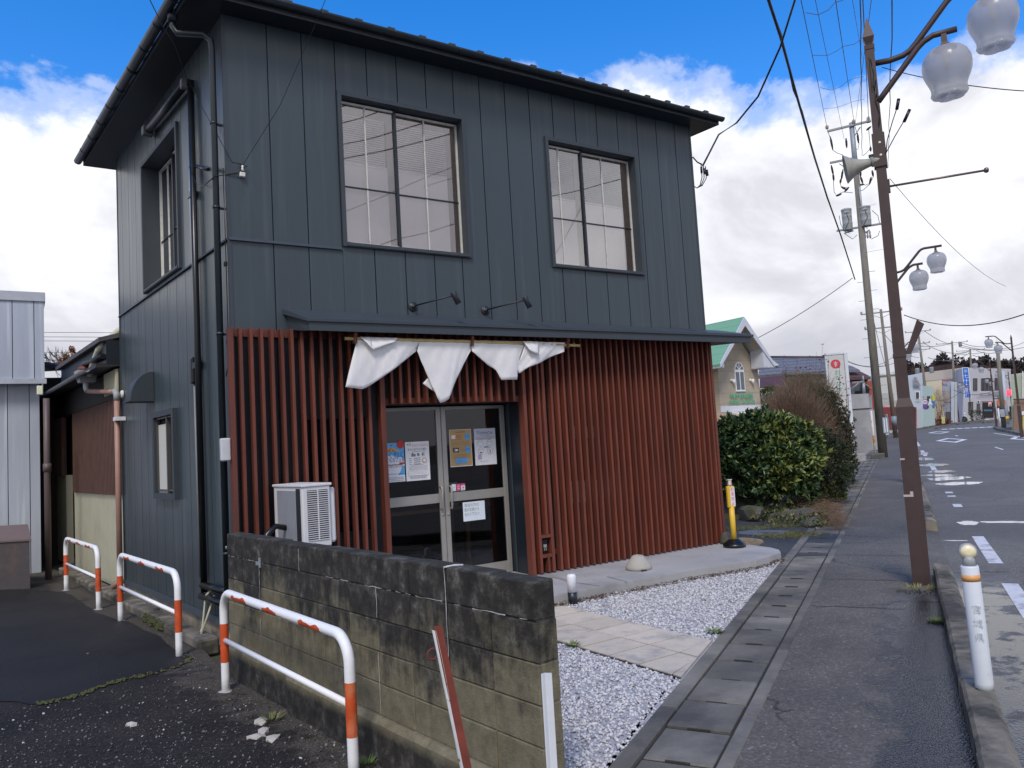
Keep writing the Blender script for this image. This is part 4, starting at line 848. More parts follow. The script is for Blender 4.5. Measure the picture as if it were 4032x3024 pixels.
s = Sheet('poster', 'tan flyer with blue dots reading 3/15 and 3/20 on the right door', 'poster', 2.776, 3.104, 1.586, 2.071, GO, PAPER)
s.q(0.015, 0.985, 0.02, 0.99, TAN); s.lines(0.3, 0.72, 0.92, 1, 0.03, INK, 0.012); s.q(0.10, 0.27, 0.75, 0.85, PAPER); s.lines(0.3, 0.55, 0.84, 3, 0.035, INKR, 0.012); s.disc(0.80, 0.80, 0.125, SKYB); s.tx('3/15', 0.80, 0.80, 0.042, INKB); s.lines(0.1, 0.6, 0.72, 1, 0.03, INKR, 0.010)
s.lines(0.1, 0.9, 0.66, 4, 0.028, INKG, 0.006); s.q(0.06, 0.94, 0.535, 0.538, INKG); s.q(0.13, 0.40, 0.385, 0.51, INK); s.q(0.17, 0.30, 0.40, 0.49, INKG); s.q(0.24, 0.36, 0.42, 0.47, PAPER); s.lines(0.5, 0.62, 0.49, 4, 0.03, INKG, 0.006); s.disc(0.80, 0.45, 0.125, SKYB); s.tx('3/20', 0.80, 0.45, 0.042, INKB)
s.lines(0.1, 0.9, 0.32, 4, 0.03, INKG, 0.006); s.pts([(0.25, 0.09), (0.75, 0.09), (0.78, 0.12), (0.78, 0.19), (0.75, 0.22), (0.25, 0.22), (0.22, 0.19), (0.22, 0.12)], SKYB); s.lines(0.32, 0.7, 0.17, 2, 0.04, INKB, 0.008); s.done()
s = Sheet('notice_sheet', 'white sheet headed YORIMICHI with four ringed pictures, right door', 'poster', 3.148, 3.48, 1.584, 2.069, GO)
s.q(0.0, 1.0, 0.70, 1.0, mat('print_haze', (0.55, 0.58, 0.68), rough=0.7, var=0.05)); s.tx('YORIMICHI', 0.50, 0.87, 0.055, mat('ink_navy', (0.04, 0.05, 0.22), rough=0.7), width=0.74); s.lines(0.10, 0.3, 0.93, 1, 0.03, INKB, 0.012); s.lines(0.3, 0.7, 0.80, 1, 0.03, INKG, 0.010); s.lines(0.1, 0.92, 0.76, 1, 0.03, INKR, 0.006); s.lines(0.1, 0.8, 0.725, 2, 0.028, INK, 0.006)
for x, y in ((0.27, 0.60), (0.70, 0.60), (0.27, 0.385), (0.70, 0.385)): s.ring(x, y, 0.135, INKG); s.lines(x-0.09, x+0.09, y+0.03, 1, 0.03, INKG, 0.008)
s.q(0.22, 0.32, 0.33, 0.36, INK); s.q(0.68, 0.72, 0.33, 0.40, INK); s.q(0.42, 0.62, 0.475, 0.505, TEAL); s.q(0.13, 0.29, 0.17, 0.28, LILAC); s.lines(0.2, 0.6, 0.10, 1, 0.03, INKG, 0.008); s.done()
s = Sheet('handwritten_note', 'small handwritten white note low on the right glass door', 'note', 2.923, 3.253, 0.871, 1.117, GO, mat('note_paper', (0.72, 0.80, 0.88), rough=0.7, var=0.03), tilt=0.0)
s.tx('宿泊の方は', 0.40, 0.82, 0.050, INKG, width=0.66); s.tx('奥の玄関から', 0.40, 0.58, 0.050, INKG, width=0.66); s.tx('お入り下さい!', 0.40, 0.34, 0.050, INKG, width=0.66); s.done()
for (u0, u1, lab, kind) in ((2.775, 2.835, 'white payment sticker nearest the door handle', 0), (2.845, 2.905, 'rounded red payment sticker between two white ones', 1), (2.912, 2.972, 'white shield-shaped payment sticker with a pink top', 2)):
    s = Sheet('sticker', lab, 'sticker', u0, u1, 1.275, 1.365, GO, PAPER if kind != 1 else PINK)
    if kind == 1: s.tx('d払い', 0.5, 0.62, 0.028, PAPER, width=0.8); s.lines(0.2, 0.8, 0.25, 1, 0.1, PAPER, 0.08)
    elif kind == 2: s.q(0, 1, 0.72, 1, PINK); s.disc(0.5, 0.42, 0.2, PINK); s.tx('Pay', 0.5, 0.15, 0.02, INK, width=0.5)
    else: s.disc(0.6, 0.5, 0.25, mat('print_pale', (0.6, 0.62, 0.7), rough=0.6)); s.lines(0.2, 0.9, 0.15, 1, 0.1, INKG, 0.05)
    s.done()
# bamboo pole with the pulled-up white half-curtain
NO = 0.30
b = MB().use(BAMBOO); b.tube([FA(1.16, NO, 3.135), FA(2.8, NO, 3.135), FA(4.50, NO, 3.12)], 0.019, 12)
for u in (1.5, 2.0, 2.6, 3.1, 3.6, 4.1, 4.4): b.tube([FA(u-0.006, NO, 3.133), FA(u+0.006, NO, 3.133)], 0.022, 12)
pole = tag(b.build('bamboo_pole', org=FA(2.8, NO, 3.13)), 'pale bamboo pole carrying the white curtain over the door', 'pole')
for u in (1.275, 2.80, 4.285): b = MB().use(WALNUT); b.bev(FA, u-0.02, u+0.02, S1+0.002, NO+0.05, 3.165, 3.205, 0.003); b.bev(FA, u-0.018, u+0.018, NO-0.035, NO-0.022, 3.08, 3.20, 0.002); b.bev(FA, u-0.018, u+0.018, NO+0.022, NO+0.035, 3.08, 3.20, 0.002); b.build('pole_bracket', parent=shop)
def NP(px, py, o=NO): q = onplane(px, py, FA(0, o, 0), NF); return q
Z5 = lambda u, v: (900+u/1.508, 1100+v/1.508)
Z8 = lambda u, v: (1900+u/1.508, 1100+v/1.508)
def cloth_piece(mb, top, bot, nseg=14, nrow=12, amp=0.02, ph=0.0, o_off=0.0, sag=0.0, belly=0.04):
    rings = []
    def along(L_, f):
        ds = [0]
        for a, c in zip(L_[:-1], L_[1:]): ds.append(ds[-1]+(c-a).length)
        x = f*ds[-1]
        for i in range(len(L_)-1):
            if x <= ds[i+1]+1e-9: return L_[i].lerp(L_[i+1], (x-ds[i])/max(1e-9, ds[i+1]-ds[i]))
        return L_[-1]
    k0 = len(mb.v)
    for r_ in range(nrow+1):
        g = r_/nrow
        for c in range(nseg+1):
            f = c/nseg; p = along(top, f).lerp(along(bot, f), g)
            w_ = 0.5*amp*math.sin(f*math.pi*3.2+ph+g*1.2)*g + 0.3*belly*math.sin(g*math.pi)*math.sin(f*math.pi) + 0.0035*math.sin(f*31+g*7+ph) + 0.003*math.sin(f*57-g*19)*g
            mb.v.append(tuple(p+NF*(w_+o_off)))
    o_ = mb.smooth; mb.smooth = True
    for r_ in range(nrow):
        for c in range(nseg):
            a = k0+r_*(nseg+1)+c; mb.face([a, a+1, a+nseg+2, a+nseg+1])
    mb.smooth = o_
zp = 3.155
def TP(u): return FA(u, NO, zp)
t, p = tree_of(CLOTH); tl_ = nd(t, 'ShaderNodeBsdfTranslucent'); tl_.inputs[0].default_value = (0.8, 0.8, 0.82, 1); ms_ = nd(t, 'ShaderNodeMixShader'); ms_.inputs[0].default_value = 0.12; t.links.new(p.outputs[0], ms_.inputs[1]); t.links.new(tl_.outputs[0], ms_.inputs[2]); t.links.new(ms_.outputs[0], t.nodes['Material Output'].inputs[0])
c_ = MB().use(CLOTH)
q = lambda *a: NP(*a)
# panel 1: pinned at its right end, hanging at the left
cloth_piece(c_, [TP(1.31), TP(1.72), TP(2.10)], [q(*Z5(690, 640)), q(*Z5(800, 652)), q(*Z5(850, 625)), q(*Z5(985, 530)), q(*Z5(1118, 425))], 20, 14, 0.03, 0.4)
cloth_piece(c_, [TP(1.33), TP(1.46)], [q(*Z5(815, 375), NO+0.05), q(*Z5(852, 420), NO+0.05)], 6, 5, 0.0, 0.2, 0.02, belly=0.02)
cloth_piece(c_, [TP(1.44), TP(1.80)], [q(*Z5(852, 420), NO+0.05), q(*Z5(985, 372), NO+0.04)], 8, 5, 0.0, 0.2, 0.018, belly=0.02)
# panel 2: a deep point in the middle
cloth_piece(c_, [TP(2.10), TP(2.45), TP(2.80)], [q(*Z5(1118, 425)), q(*Z5(1190, 590)), q(*Z5(1253, 735)), q(*Z5(1302, 720)), q(*Z5(1345, 610)), q(*Z5(1437, 425))], 22, 14, 0.018, 1.4)
cloth_piece(c_, [q(*Z5(1185, 585), NO-0.02), q(*Z5(1200, 610), NO-0.02)], [q(*Z5(1155, 618), NO-0.04), q(*Z5(1222, 668), NO-0.03)], 5, 4, 0.0, 0.0, -0.01, belly=0.0)
# panel 3: two crumpled points
cloth_piece(c_, [TP(2.80), TP(3.2), TP(3.62)], [q(*Z5(1440, 428)), q(*Z8(30, 505)), q(*Z8(80, 535)), q(*Z8(110, 598)), q(*Z8(205, 595)), q(*Z8(215, 490))], 22, 12, 0.035, 0.2)
cloth_piece(c_, [TP(3.62), TP(3.95), TP(4.24)], [q(*Z8(212, 490)), q(*Z8(213, 565)), q(*Z8(262, 525)), q(*Z8(330, 500)), q(*Z8(400, 462)), q(*Z8(478, 432))], 20, 12, 0.03, 2.2, 0.012)
cloth_piece(c_, [TP(3.55), TP(3.80)], [q(*Z8(275, 425), NO+0.05), q(*Z8(328, 450), NO+0.05)], 7, 5, 0.01, 0.2, 0.03, belly=0.03)
cl = c_.build('noren_curtain', org=TP(2.8)); tag(cl, 'white cloth half-curtain pinned up in points on the bamboo pole', 'curtain')
sm_ = cl.modifiers.new('thick', 'SOLIDIFY'); sm_.thickness = 0.003
# outdoor air-conditioner unit
ACW = mat('ac_white', (0.66, 0.67, 0.68), rough=0.45, var=0.05, col2=(0.42, 0.40, 0.36), c2=(0.66, 0.80), scale=8)
A0 = FA(0.335, 0.20, 0); A1 = FA(0.415, 0.92, 0); AY = (A1-A0).normalized(); AX = Vector((AY.y, -AY.x, 0)); AX = AX if AX.dot(DF) > 0 else -AX; AL = (A1-A0).length
def AC(x, y, z): return A0+AX*x+AY*y+Vector((0, 0, z))
ac = thing('air_conditioner', AC(0.15, 0.4, 0.12), 'weathered white outdoor air conditioner behind the block wall', 'air conditioner')
b = MB().use(ACW); b.bev(AC, 0.0, 0.30, 0.0, AL, 0.93, 1.54, 0.012); b.bev(AC, -0.012, 0.315, -0.01, AL+0.012, 1.535, 1.562, 0.006); b.bev(AC, 0.302, 0.37, 0.06, AL-0.03, 0.96, 1.51, 0.02); b.build('casing', parent=ac)
b = MB().use(mat('ac_grey', (0.27, 0.29, 0.32), rough=0.5, var=0.08)); b.bev(AC, -0.006, 0.0, 0.10, AL-0.16, 0.96, 1.50, 0.002); b.use(IRON); b.box(AC, -0.004, 0.004, AL-0.15, AL-0.05, 0.96, 1.52)
for k in range(26): b.box(AC, -0.008, -0.004, AL-0.145, AL-0.055, 0.965+k*0.021, 0.969+k*0.021)
b.build('coil', parent=ac)
b = MB().use(DARKT); b.box(AC, 0.05, 0.27, AL+0.0005, AL+0.004, 1.0, 1.50); b.use(ACW)
for k in range(24):
    z = 1.005+k*0.021; b.box(AC, 0.05, 0.27, AL+0.004, AL+0.009, z-0.004, z+0.004)
b.box(AC, 0.155, 0.167, AL+0.004, AL+0.010, 1.0, 1.50); b.build('grille', parent=ac)
b = MB().use(ACW); b.box(AC, 0.0, 0.3, 0.1, 0.16, 0.12, 0.93); b.box(AC, 0.0, 0.3, AL-0.16, AL-0.1, 0.12, 0.93); b.build('stand', parent=ac)
b = MB().use(BLACK); b.tube([AC(0.0, 0.30, 1.12), AC(-0.12, 0.32, 1.15), AC(-0.22, 0.34, 1.08), AC(-0.28, 0.36, 0.9), AC(-0.28, 0.36, 0.15)], 0.03, 10); b.build('hose', parent=ac)
# ------------------------------------------------------------------ block wall
BLK = []
def blockmat(name, col, c2, lo, hi):
    return mat(name, col, rough=0.9, var=0.22, scale=3.5, bump=0.006, bscale=70, col2=c2, c2=(lo, hi), detail=9)
bw = bpy.data.materials.new('block_wall_concrete'); bw.use_nodes = True; t, p = bw.node_tree, bw.node_tree.nodes['Principled BSDF']
pos = geo(t); sp = nd(t, 'ShaderNodeSeparateXYZ'); t.links.new(pos, sp.inputs[0])
na = nd(t, 'ShaderNodeTexNoise', i_Scale=2.1, i_Detail=9.0, i_Roughness=0.68); t.links.new(pos, na.inputs[0])
nb_ = nd(t, 'ShaderNodeTexNoise', i_Scale=9.0, i_Detail=9.0, i_Roughness=0.7); t.links.new(pos, nb_.inputs[0])
ms = t.nodes.new('ShaderNodeMapping'); ms.inputs['Scale'].default_value = (9, 9, 1.3); t.links.new(pos, ms.inputs[0])
nc = nd(t, 'ShaderNodeTexNoise', i_Scale=1.5, i_Detail=7.0, i_Roughness=0.65); t.links.new(ms.outputs[0], nc.inputs[0])
at = nd(t, 'ShaderNodeAttribute', attribute_name='blk'); 
# lichen-dark upper courses, sandy clean lower ones (old soot and algae, ragged limit)
v = mth(t, 'MULTIPLY_ADD', sp.outputs[2], 1.9, -0.88); v = mth(t, 'ADD', v, mth(t, 'MULTIPLY', mth(t, 'SUBTRACT', na.outputs[0], 0.5), 2.6)); v = mth(t, 'ADD', v, mth(t, 'MULTIPLY', mth(t, 'SUBTRACT', at.outputs['Fac'], 0.5), 0.75)); v = mth(t, 'ADD', v, mth(t, 'MULTIPLY', mth(t, 'SUBTRACT', nc.outputs[0], 0.5), 1.2))
low = mth(t, 'MULTIPLY', mth(t, 'SUBTRACT', 0.135, sp.outputs[2]), 14.0, clamp=True)
dark = mth(t, 'MAXIMUM', mth(t, 'MULTIPLY', v, 1.8, clamp=True), low)
sand = ramp(t, nb_.outputs[0], [(0.25, (0.105, 0.095, 0.058)), (0.7, (0.235, 0.21, 0.135))])
drk = ramp(t, nb_.outputs[0], [(0.34, (0.010, 0.010, 0.008)), (0.50, (0.030, 0.028, 0.023)), (0.60, (0.070, 0.066, 0.056)), (0.72, (0.20, 0.195, 0.18))])
t.links.new(mixc(t, dark, sand, drk), p.inputs['Base Color']); p.inputs['Roughness'].default_value = 0.9
bn = nd(t, 'ShaderNodeBump', i_Strength=1.0, i_Distance=0.012); t.links.new(nb_.outputs[0], bn.inputs['Height'])
bf = nd(t, 'ShaderNodeTexNoise', i_Scale=130.0, i_Detail=3.0); t.links.new(pos, bf.inputs[0]); bn2 = nd(t, 'ShaderNodeBump', i_Strength=1.0, i_Distance=0.003); t.links.new(bf.outputs[0], bn2.inputs['Height']); t.links.new(bn.outputs[0], bn2.inputs['Normal']); t.links.new(bn2.outputs[0], p.inputs['Normal'])
wall = thing('block_wall', BW(2.2, 0.06, -0.12), 'low mossy concrete block wall in front of the shop', 'wall')
thick = -0.14 if (Vector((2.0, 5.0, 0))-WA).dot(WN) < 0 else 0.14
BWL = 4.36; b = MB().use(bw); vals = []
def brickblk(s0, s1, z0, z1, r=0.006, lo=0.0):
    n0 = len(b.v); b.bev(BW, s0, s1, min(0, thick)+lo, max(0, thick)+lo, z0, z1, r); vals.extend([random.random()]*(len(b.v)-n0))
for row in range(5):
    z0 = 0.16+row*0.202; z1 = z0+0.196
    s_ = -0.012; first = 0.386 if row % 2 == 0 else 0.386
    cuts = [0.0]; x = 0.386
    while x < BWL-0.1: cuts.append(x); x += 0.40
    cuts.append(BWL)
    for a, c in zip(cuts[:-1], cuts[1:]): brickblk(a+0.004, c-0.004, z0, z1+(0.0 if row < 4 else random.uniform(-0.006, 0.006)), 0.008 if row == 4 else 0.005, random.uniform(-0.002, 0.002))
b.box(BW, 0.01, BWL-0.01, min(0.012, thick-0.012), max(0.012, thick-0.012), 0.1, 1.15) if False else None
# mortar core and footing
c0, c1 = sorted((0.008*(1 if thick > 0 else -1), thick-0.008*(1 if thick > 0 else -1)))
n0 = len(b.v); b.box(BW, 0.006, BWL-0.006, c0, c1, 0.0, 1.155); vals += [0.5]*(len(b.v)-n0)
w = b.build('blockwork', parent=wall)
at_ = w.data.attributes.new('blk', 'FLOAT', 'POINT'); at_.data.foreach_set('value', vals)
b = MB().use(bw); fo = -0.06 if thick > 0 else 0.06
rs = []
for k in range(45):
    s_ = BWL*k/44; jt = random.uniform(-0.012, 0.012); e = 1 if thick > 0 else -1
    o1 = -e*(0.055+jt) if s_ > 1.3 else -e*0.012
    rs.append([BW(s_, thick, -0.25), BW(s_, thick, 0.158), BW(s_, o1*0.3, 0.160), BW(s_, o1, 0.13+jt), BW(s_, o1, -0.25)])
b.loft(rs); ft = b.build('footing', parent=wall)
b = MB().use(mat('caulk_white', (0.55, 0.55, 0.56), rough=0.7, var=0.25, scale=40)); e = -0.004 if thick > 0 else 0.004
def caulk(s_, z0, z1):
    n_ = 10; L_ = []; R_ = []
    for k in range(n_+1):
        z = z0+(z1-z0)*k/n_; j = random.uniform(-.004, .004); hw = random.uniform(0.0015, 0.004); L_.append(BW(s_+j-hw, e*1.5, z)); R_.append(BW(s_+j+hw, e*1.5, z))
    for k in range(n_): b.poly([L_[k], R_[k], R_[k+1], L_[k+1]])
for s_, z0, z1 in ((3.585, 0.42, 1.165), (0.785, 0.56, 0.96), (0.785, 0.36, 0.50), (2.78, 0.17, 0.56), (1.60, 0.97, 1.14), (2.785, 0.78, 0.97)): caulk(s_, z0, z1)
for s0, s1, z in ((0.0, 0.9, 0.972), (2.0, 4.3, 0.972)):
    pts = [(s0+(s1-s0)*k/40, z+random.uniform(-.003, .003), random.uniform(0.0005, 0.0025)) for k in range(41)]
    for (a, za, ha), (c, zc, hc) in zip(pts[:-1], pts[1:]):
        if random.random() < 0.6: b.poly([BW(a, e*1.6, za-ha), BW(c, e*1.6, zc-hc), BW(c, e*1.6, zc+hc), BW(a, e*1.6, za+ha)])
b.tube([BW(3.585, e*2, 1.168), BW(3.60, thick*0.4, 1.172), BW(3.63, thick*0.7, 1.170)], 0.006, 6); b.build('sealant', parent=wall)
b = MB().use(mat('zinc', (0.35, 0.42, 0.45), rough=0.5, metal=0.4)); f_ = lambda a, o_, z: BW(a, o_*(1 if thick < 0 else -1), z)
b.box(f_, 0.80, 0.83, 0.004, 0.014, 0.93, 1.01); b.box(f_, 0.78, 0.80, 0.004, 0.03, 0.95, 0.975); b.tube([f_(0.06, 0.0, 1.03), f_(0.06, 0.03, 1.04), f_(0.07, 0.03, 1.06)], 0.008, 6); b.build('wall_bracket', parent=wall)
# ------------------------------------------------------------------ three hoop guard rails
WHT = mat('white_enamel', (0.86, 0.88, 0.90), rough=0.5, var=0.04, col2=(0.35, 0.30, 0.26), c2=(0.74, 0.80), scale=26)
ORA = mat('orange_band', (0.60, 0.085, 0.020), rough=0.5, var=0.22, scale=10, col2=(0.66, 0.28, 0.14), c2=(0.50, 0.75))
def guard(A, B, lab):
    A = Vector(A); B = Vector(B); A.z = B.z = -0.12; d = B-A; ln = d.length; d.normalize(); h = 0.86-0.02; r_ = 0.034
    g = thing('guard_rail', A+d*ln/2, lab, 'guard rail', 'orange and white hoop guard rails beside the car park')
    up = Vector((0, 0, 1)); Rr_ = 0.17; pth = [A-up*0.05, A+up*0.12, A+up*0.25, A+up*0.4, A+up*0.52, A+up*0.62, A+up*(h-Rr_)]
    for k in range(1, 9): a = math.pi/2*k/8; pth.append(A+up*(h-Rr_)+d*Rr_*(1-math.cos(a))+up*Rr_*math.sin(a))
    for k in range(0, 9): a = math.pi/2*(1-k/8); pth.append(B+up*(h-Rr_)-d*Rr_*(1-math.cos(a))+up*Rr_*math.sin(a))
    pth += [B+up*z_ for z_ in (0.62, 0.52, 0.4, 0.25, 0.12, -0.05)]
    b = MB().use(WHT); b.tube(pth, r_, 18); b.build('hoop', parent=g)
    b = MB().use(WHT); b.tube([A+up*0.43+d*0.02, B+up*0.43-d*0.02], 0.021, 14); b.build('lower_bar', parent=g)
    for q in (A, B):
        b = MB().use(ORA); b.tube([q+up*0.245, q+up*0.57], r_+0.0012, 18, cap=False); b.build('band', parent=g)
    # worn orange wraps left on the underside of the top bar
    side = d.cross(up); side = side if side.dot(Cv-A) > 0 else -side
    for c_f in (0.20, 0.48, 0.78):
        b = MB().use(ORA); n_ = 14; c = A+d*(ln*c_f)+up*h; w_ = 0.15+random.uniform(-.02, .03); grid = []
        for i in range(n_+1):
            x = -w_+2*w_*i/n_; top_a = (0.30+0.22*math.sin(i*0.55+c_f*9)+0.10*math.sin(i*1.3))*min(1, (i+1)/3, (n_+1-i)/3)
            grid.append([c+d*x+(side*math.cos(a)+up*math.sin(a))*(r_+0.0014) for a in np.linspace(-2.1, top_a, 8)])
        k0 = len(b.v)
        for g_ in grid: b.v += [tuple(z) for z in g_]
        b.smooth = True
        for i in range(n_):
            for j in range(7): b.face([k0+i*8+j, k0+(i+1)*8+j, k0+(i+1)*8+j+1, k0+i*8+j+1])
        b.smooth = False; b.build('band', parent=g)
    b = MB().use(CONC)
    for q in (A, B): b.lathe(q, [(0.062, -0.02), (0.055, 0.004), (0.04, 0.006)], 12, wob=lambda i, a: 1+0.15*math.sin(3*a))
    b.build('footing', parent=g)
guard((-2.60, 6.75, 0), (-1.10, 4.84, 0), 'nearest hoop guard rail, before the block wall')
guard((-5.17, 10.0, 0), (-3.56, 8.03, 0), 'middle hoop guard rail beside the navy side wall')
guard((-7.49, 12.78, 0), (-5.95, 10.92, 0), 'farthest hoop guard rail by the cream annex wall')
# angle-iron posts before the wall
def angle_post(name, foot, top, w_, lab, m1, hd, holes=False, m2=None):
    g = thing(name, foot, lab, 'post'); ax = (top-foot); a = hdir(hd); c = hdir(hd+90); th = 0.005
    def P(u, v, f): return foot+ax*f+a*u+c*v
    b = MB().use(m1); sec = [(0, 0), (w_, w_*0.55), (w_, w_*0.55+th*1.6), (0, th*1.6), (-w_*0.55, w_*0.6), (-w_*0.55-th, w_*0.6-th)]
    b.loft([[P(u, v, f) for u, v in sec] for f in np.linspace(0, 1, 8)])
    b.build('angle_bar', parent=g)
    return g, P
RUSTB = mat('rust_brown', (0.17, 0.032, 0.018), rough=0.75, var=0.35, scale=9, bump=0.001, bscale=90)
WPEEL = mat('peeling_white', (0.66, 0.70, 0.76), rough=0.45, var=0.05, scale=12, col2=(0.28, 0.09, 0.03), c2=(0.72, 0.78))
def onray(px, py, dist): d = ray(px, py); return Cv + d*(dist/math.hypot(d.x, d.y))
ft0 = onray(2147, 2700, 3.42); ft0.z = -0.12; tp0 = ft0.copy(); tp0.z = hgt(2124, 2650, ft0)
g, P = angle_post('angle_post', ft0, tp0, 0.026, 'white angle-iron post with rust spots at the wall end', WPEEL, 75)
b = MB().use(RUSTB)
for f, u in ((0.93, 0.018), (0.72, 0.02), (0.55, 0.015), (0.50, 0.026), (0.80, 0.004), (0.35, 0.018)):
    q = P(u, 0.55*u-0.003, f); b.lathe(q, [(0.004, 0), (0.003, 0.003)], 8, Cv-q)
b.build('rust_spot', parent=g)
tp1 = onray(1721, 2466, 3.62); bt = onray(1838, 3030, 3.50); dd = (bt-tp1).normalized(); ft1 = tp1+dd*((tp1.z+0.12)/-dd.z)
g = thing('rusty_post', ft1, 'leaning rust-brown steel post with peeling white edge', 'post')
sd_ = hdir(62); bk = hdir(152); ax = tp1-ft1
b = MB().use(RUSTB); b.loft([[ft1+ax*f+sd_*u+bk*v for u, v in ((-0.014, 0.0), (0.024, 0.0), (0.024, -0.006), (-0.014, -0.006))] for f in np.linspace(0, 1, 10)]); b.build('flange', parent=g)
b = MB().use(mat('peeling_white_edge', (0.60, 0.62, 0.62), rough=0.5, var=0.1, scale=30, col2=(0.18, 0.04, 0.02), c2=(0.60, 0.66)))
b.loft([[ft1+ax*f+sd_*u+bk*v for u, v in ((-0.021-0.002*math.sin(f*21), -0.012), (-0.014+0.006*math.sin(f*9)*(f > 0.75), 0.001), (-0.014, -0.008), (-0.021, -0.022))] for f in np.linspace(0, 0.985, 22)]); b.build('painted_edge', parent=g)
b = MB().use(RUSTB); rc = onray(1703, 2575, 3.62); b.tube([rc+(sd_*math.cos(a)+Vector((0, 0, 1))*math.sin(a))*0.024 for a in np.linspace(0, 2*math.pi, 25)], 0.0035, 8); b.build('ring', parent=g)
# ------------------------------------------------------------------ small things before the slats
cc = atz(2515, 2242, 0.12)
b = MB().use(mat('cast_concrete', (0.40, 0.385, 0.34), rough=0.8, var=0.1, scale=8, bump=0.001, bscale=80)); b.lathe(cc+Vector((0, 0, 0.0)), [(0.165, 0.0), (0.172, 0.035), (0.160, 0.06), (0.075, 0.175), (0.060, 0.182), (0.035, 0.182), (0.03, 0.17)], 32); b.use(JOINT); b.box(lambda a, c, z: cc+hdir(57)*a+hdir(147)*c+Vector((0, 0, z)), -0.09, -0.02, 0.13, 0.172, 0.001, 0.02)
tag(b.build('concrete_weight', org=cc), 'pale cone-shaped concrete weight on the apron', 'weight')
bc = atz(2256, 2376, 0.02); g = thing('bollard_light', bc, 'short round garden light, white over black, in the gravel', 'bollard')
b = MB().use(mat('white_lamp_glass', (0.80, 0.82, 0.86), rough=0.35, var=0.03)); b.lathe(bc, [(0.052, 0.13), (0.052, 0.29), (0.048, 0.315), (0.036, 0.325), (0.002, 0.327)], 24); b.build('lamp_shade', parent=g)
b = MB().use(DARKT); b.lathe(bc, [(0.052, -0.02), (0.052, 0.13)], 24); b.build('base', parent=g)
yc = Vector((3.165, 11.60, 0.12)); g = thing('parking_sign_post', yc, 'yellow no-parking post on a black rubber base by the slats', 'sign post')
YP = mat('yellow_plastic', (0.78, 0.50, 0.045), rough=0.4, var=0.05)
b = MB().use(YP); b.tube([yc+Vector((0, 0, 0.06)), yc+Vector((0, 0, 0.62))], 0.040, 18); b.build('pole', parent=g)
hv = hdir(168); hx = hdir(78); SG = lambda a, c, z: yc+hx*a+hv*c+Vector((0, 0, z-0.12))
b = MB().use(YP); b.bev(SG, -0.058, 0.058, -0.035, 0.035, 0.70, 1.02, 0.015); b.build('sign_box', parent=g)
b = MB().use(PAPER); b.box(SG, -0.02, 0.052, 0.0352, 0.037, 0.725, 1.0)
for k, ch in enumerate('駐車禁止'): b.text(ch, SG(0.016, 0.0375, 0.965-k*0.068), hx, Vector((0, 0, 1)), 0.062, PINK, 'CENTER', ext=0.0004)
b.build('sign_panel', parent=g)
b = MB().use(BLACK); b.lathe(yc, [(0.165, 0.0), (0.168, 0.035), (0.15, 0.055), (0.075, 0.115), (0.05, 0.118)], 28); b.build('base', parent=g)
b = MB().use(mat('clear_plastic_cap', (0.55, 0.42, 0.42), rough=0.25, var=0.1)); b.lathe(yc, [(0.030, 0.90), (0.034, 0.935), (0.026, 0.94), (0.030, 0.985)], 18); b.use(WHITEP); b.lathe(yc, [(0.030, 0.986), (0.044, 1.00), (0.03, 0.996), (0.004, 0.99)], 12, wob=lambda i, a: 1+0.18*math.cos(4*a)); b.build('cap', parent=g)
ROCK = mat('rock_tan', (0.24, 0.20, 0.15), rough=0.85, var=0.25, scale=9, bump=0.01, bscale=25, col2=(0.12, 0.12, 0.10), c2=(0.45, 0.65))
ROCKG = mat('rock_grey', (0.115, 0.110, 0.100), rough=0.9, var=0.3, scale=5, bump=0.02, bscale=14, col2=(0.06, 0.07, 0.04), c2=(0.45, 0.62))
def rock(c, sx, sy, sz, m_, lab, seed, group=None, name='rock', cat='rock', sub=3):
    import bmesh
    r_ = random.Random(seed); bm = bmesh.new(); bmesh.ops.create_icosphere(bm, subdivisions=sub, radius=1)
    dirs = [Vector((r_.gauss(0, 1), r_.gauss(0, 1), r_.gauss(0, 1))).normalized() for _ in range(9 if sub > 2 else 5)]; cut = [r_.uniform(0.55, 0.85) for _ in dirs]; an = r_.uniform(0, 3)
    for v_ in bm.verts:
        p_ = v_.co.copy()
        for d_, k_ in zip(dirs, cut):
            e_ = p_.dot(d_)-k_
            if e_ > 0: p_ -= d_*e_*0.92
        x, y = p_.x*sx, p_.y*sy; v_.co = Vector((x*math.cos(an)-y*math.sin(an), x*math.sin(an)+y*math.cos(an), p_.z*sz))
    me = bpy.data.meshes.new(name); bm.to_mesh(me); bm.free(); me.materials.append(m_); o_ = bpy.data.objects.new(name, me); COL.objects.link(o_); o_.location = c
    ORG[o_] = Vector(c); return tag(o_, lab, cat, group)
rock(yc+Vector((-0.03, 0.33, 0.03)), 0.10, 0.08, 0.16, ROCKG, 'small upright grey stone just behind the yellow post', 2)
rock(yc+Vector((0.27, 0.20, 0.0)), 0.24, 0.12, 0.14, ROCK, 'smooth tan stone beside the black rubber base', 5)
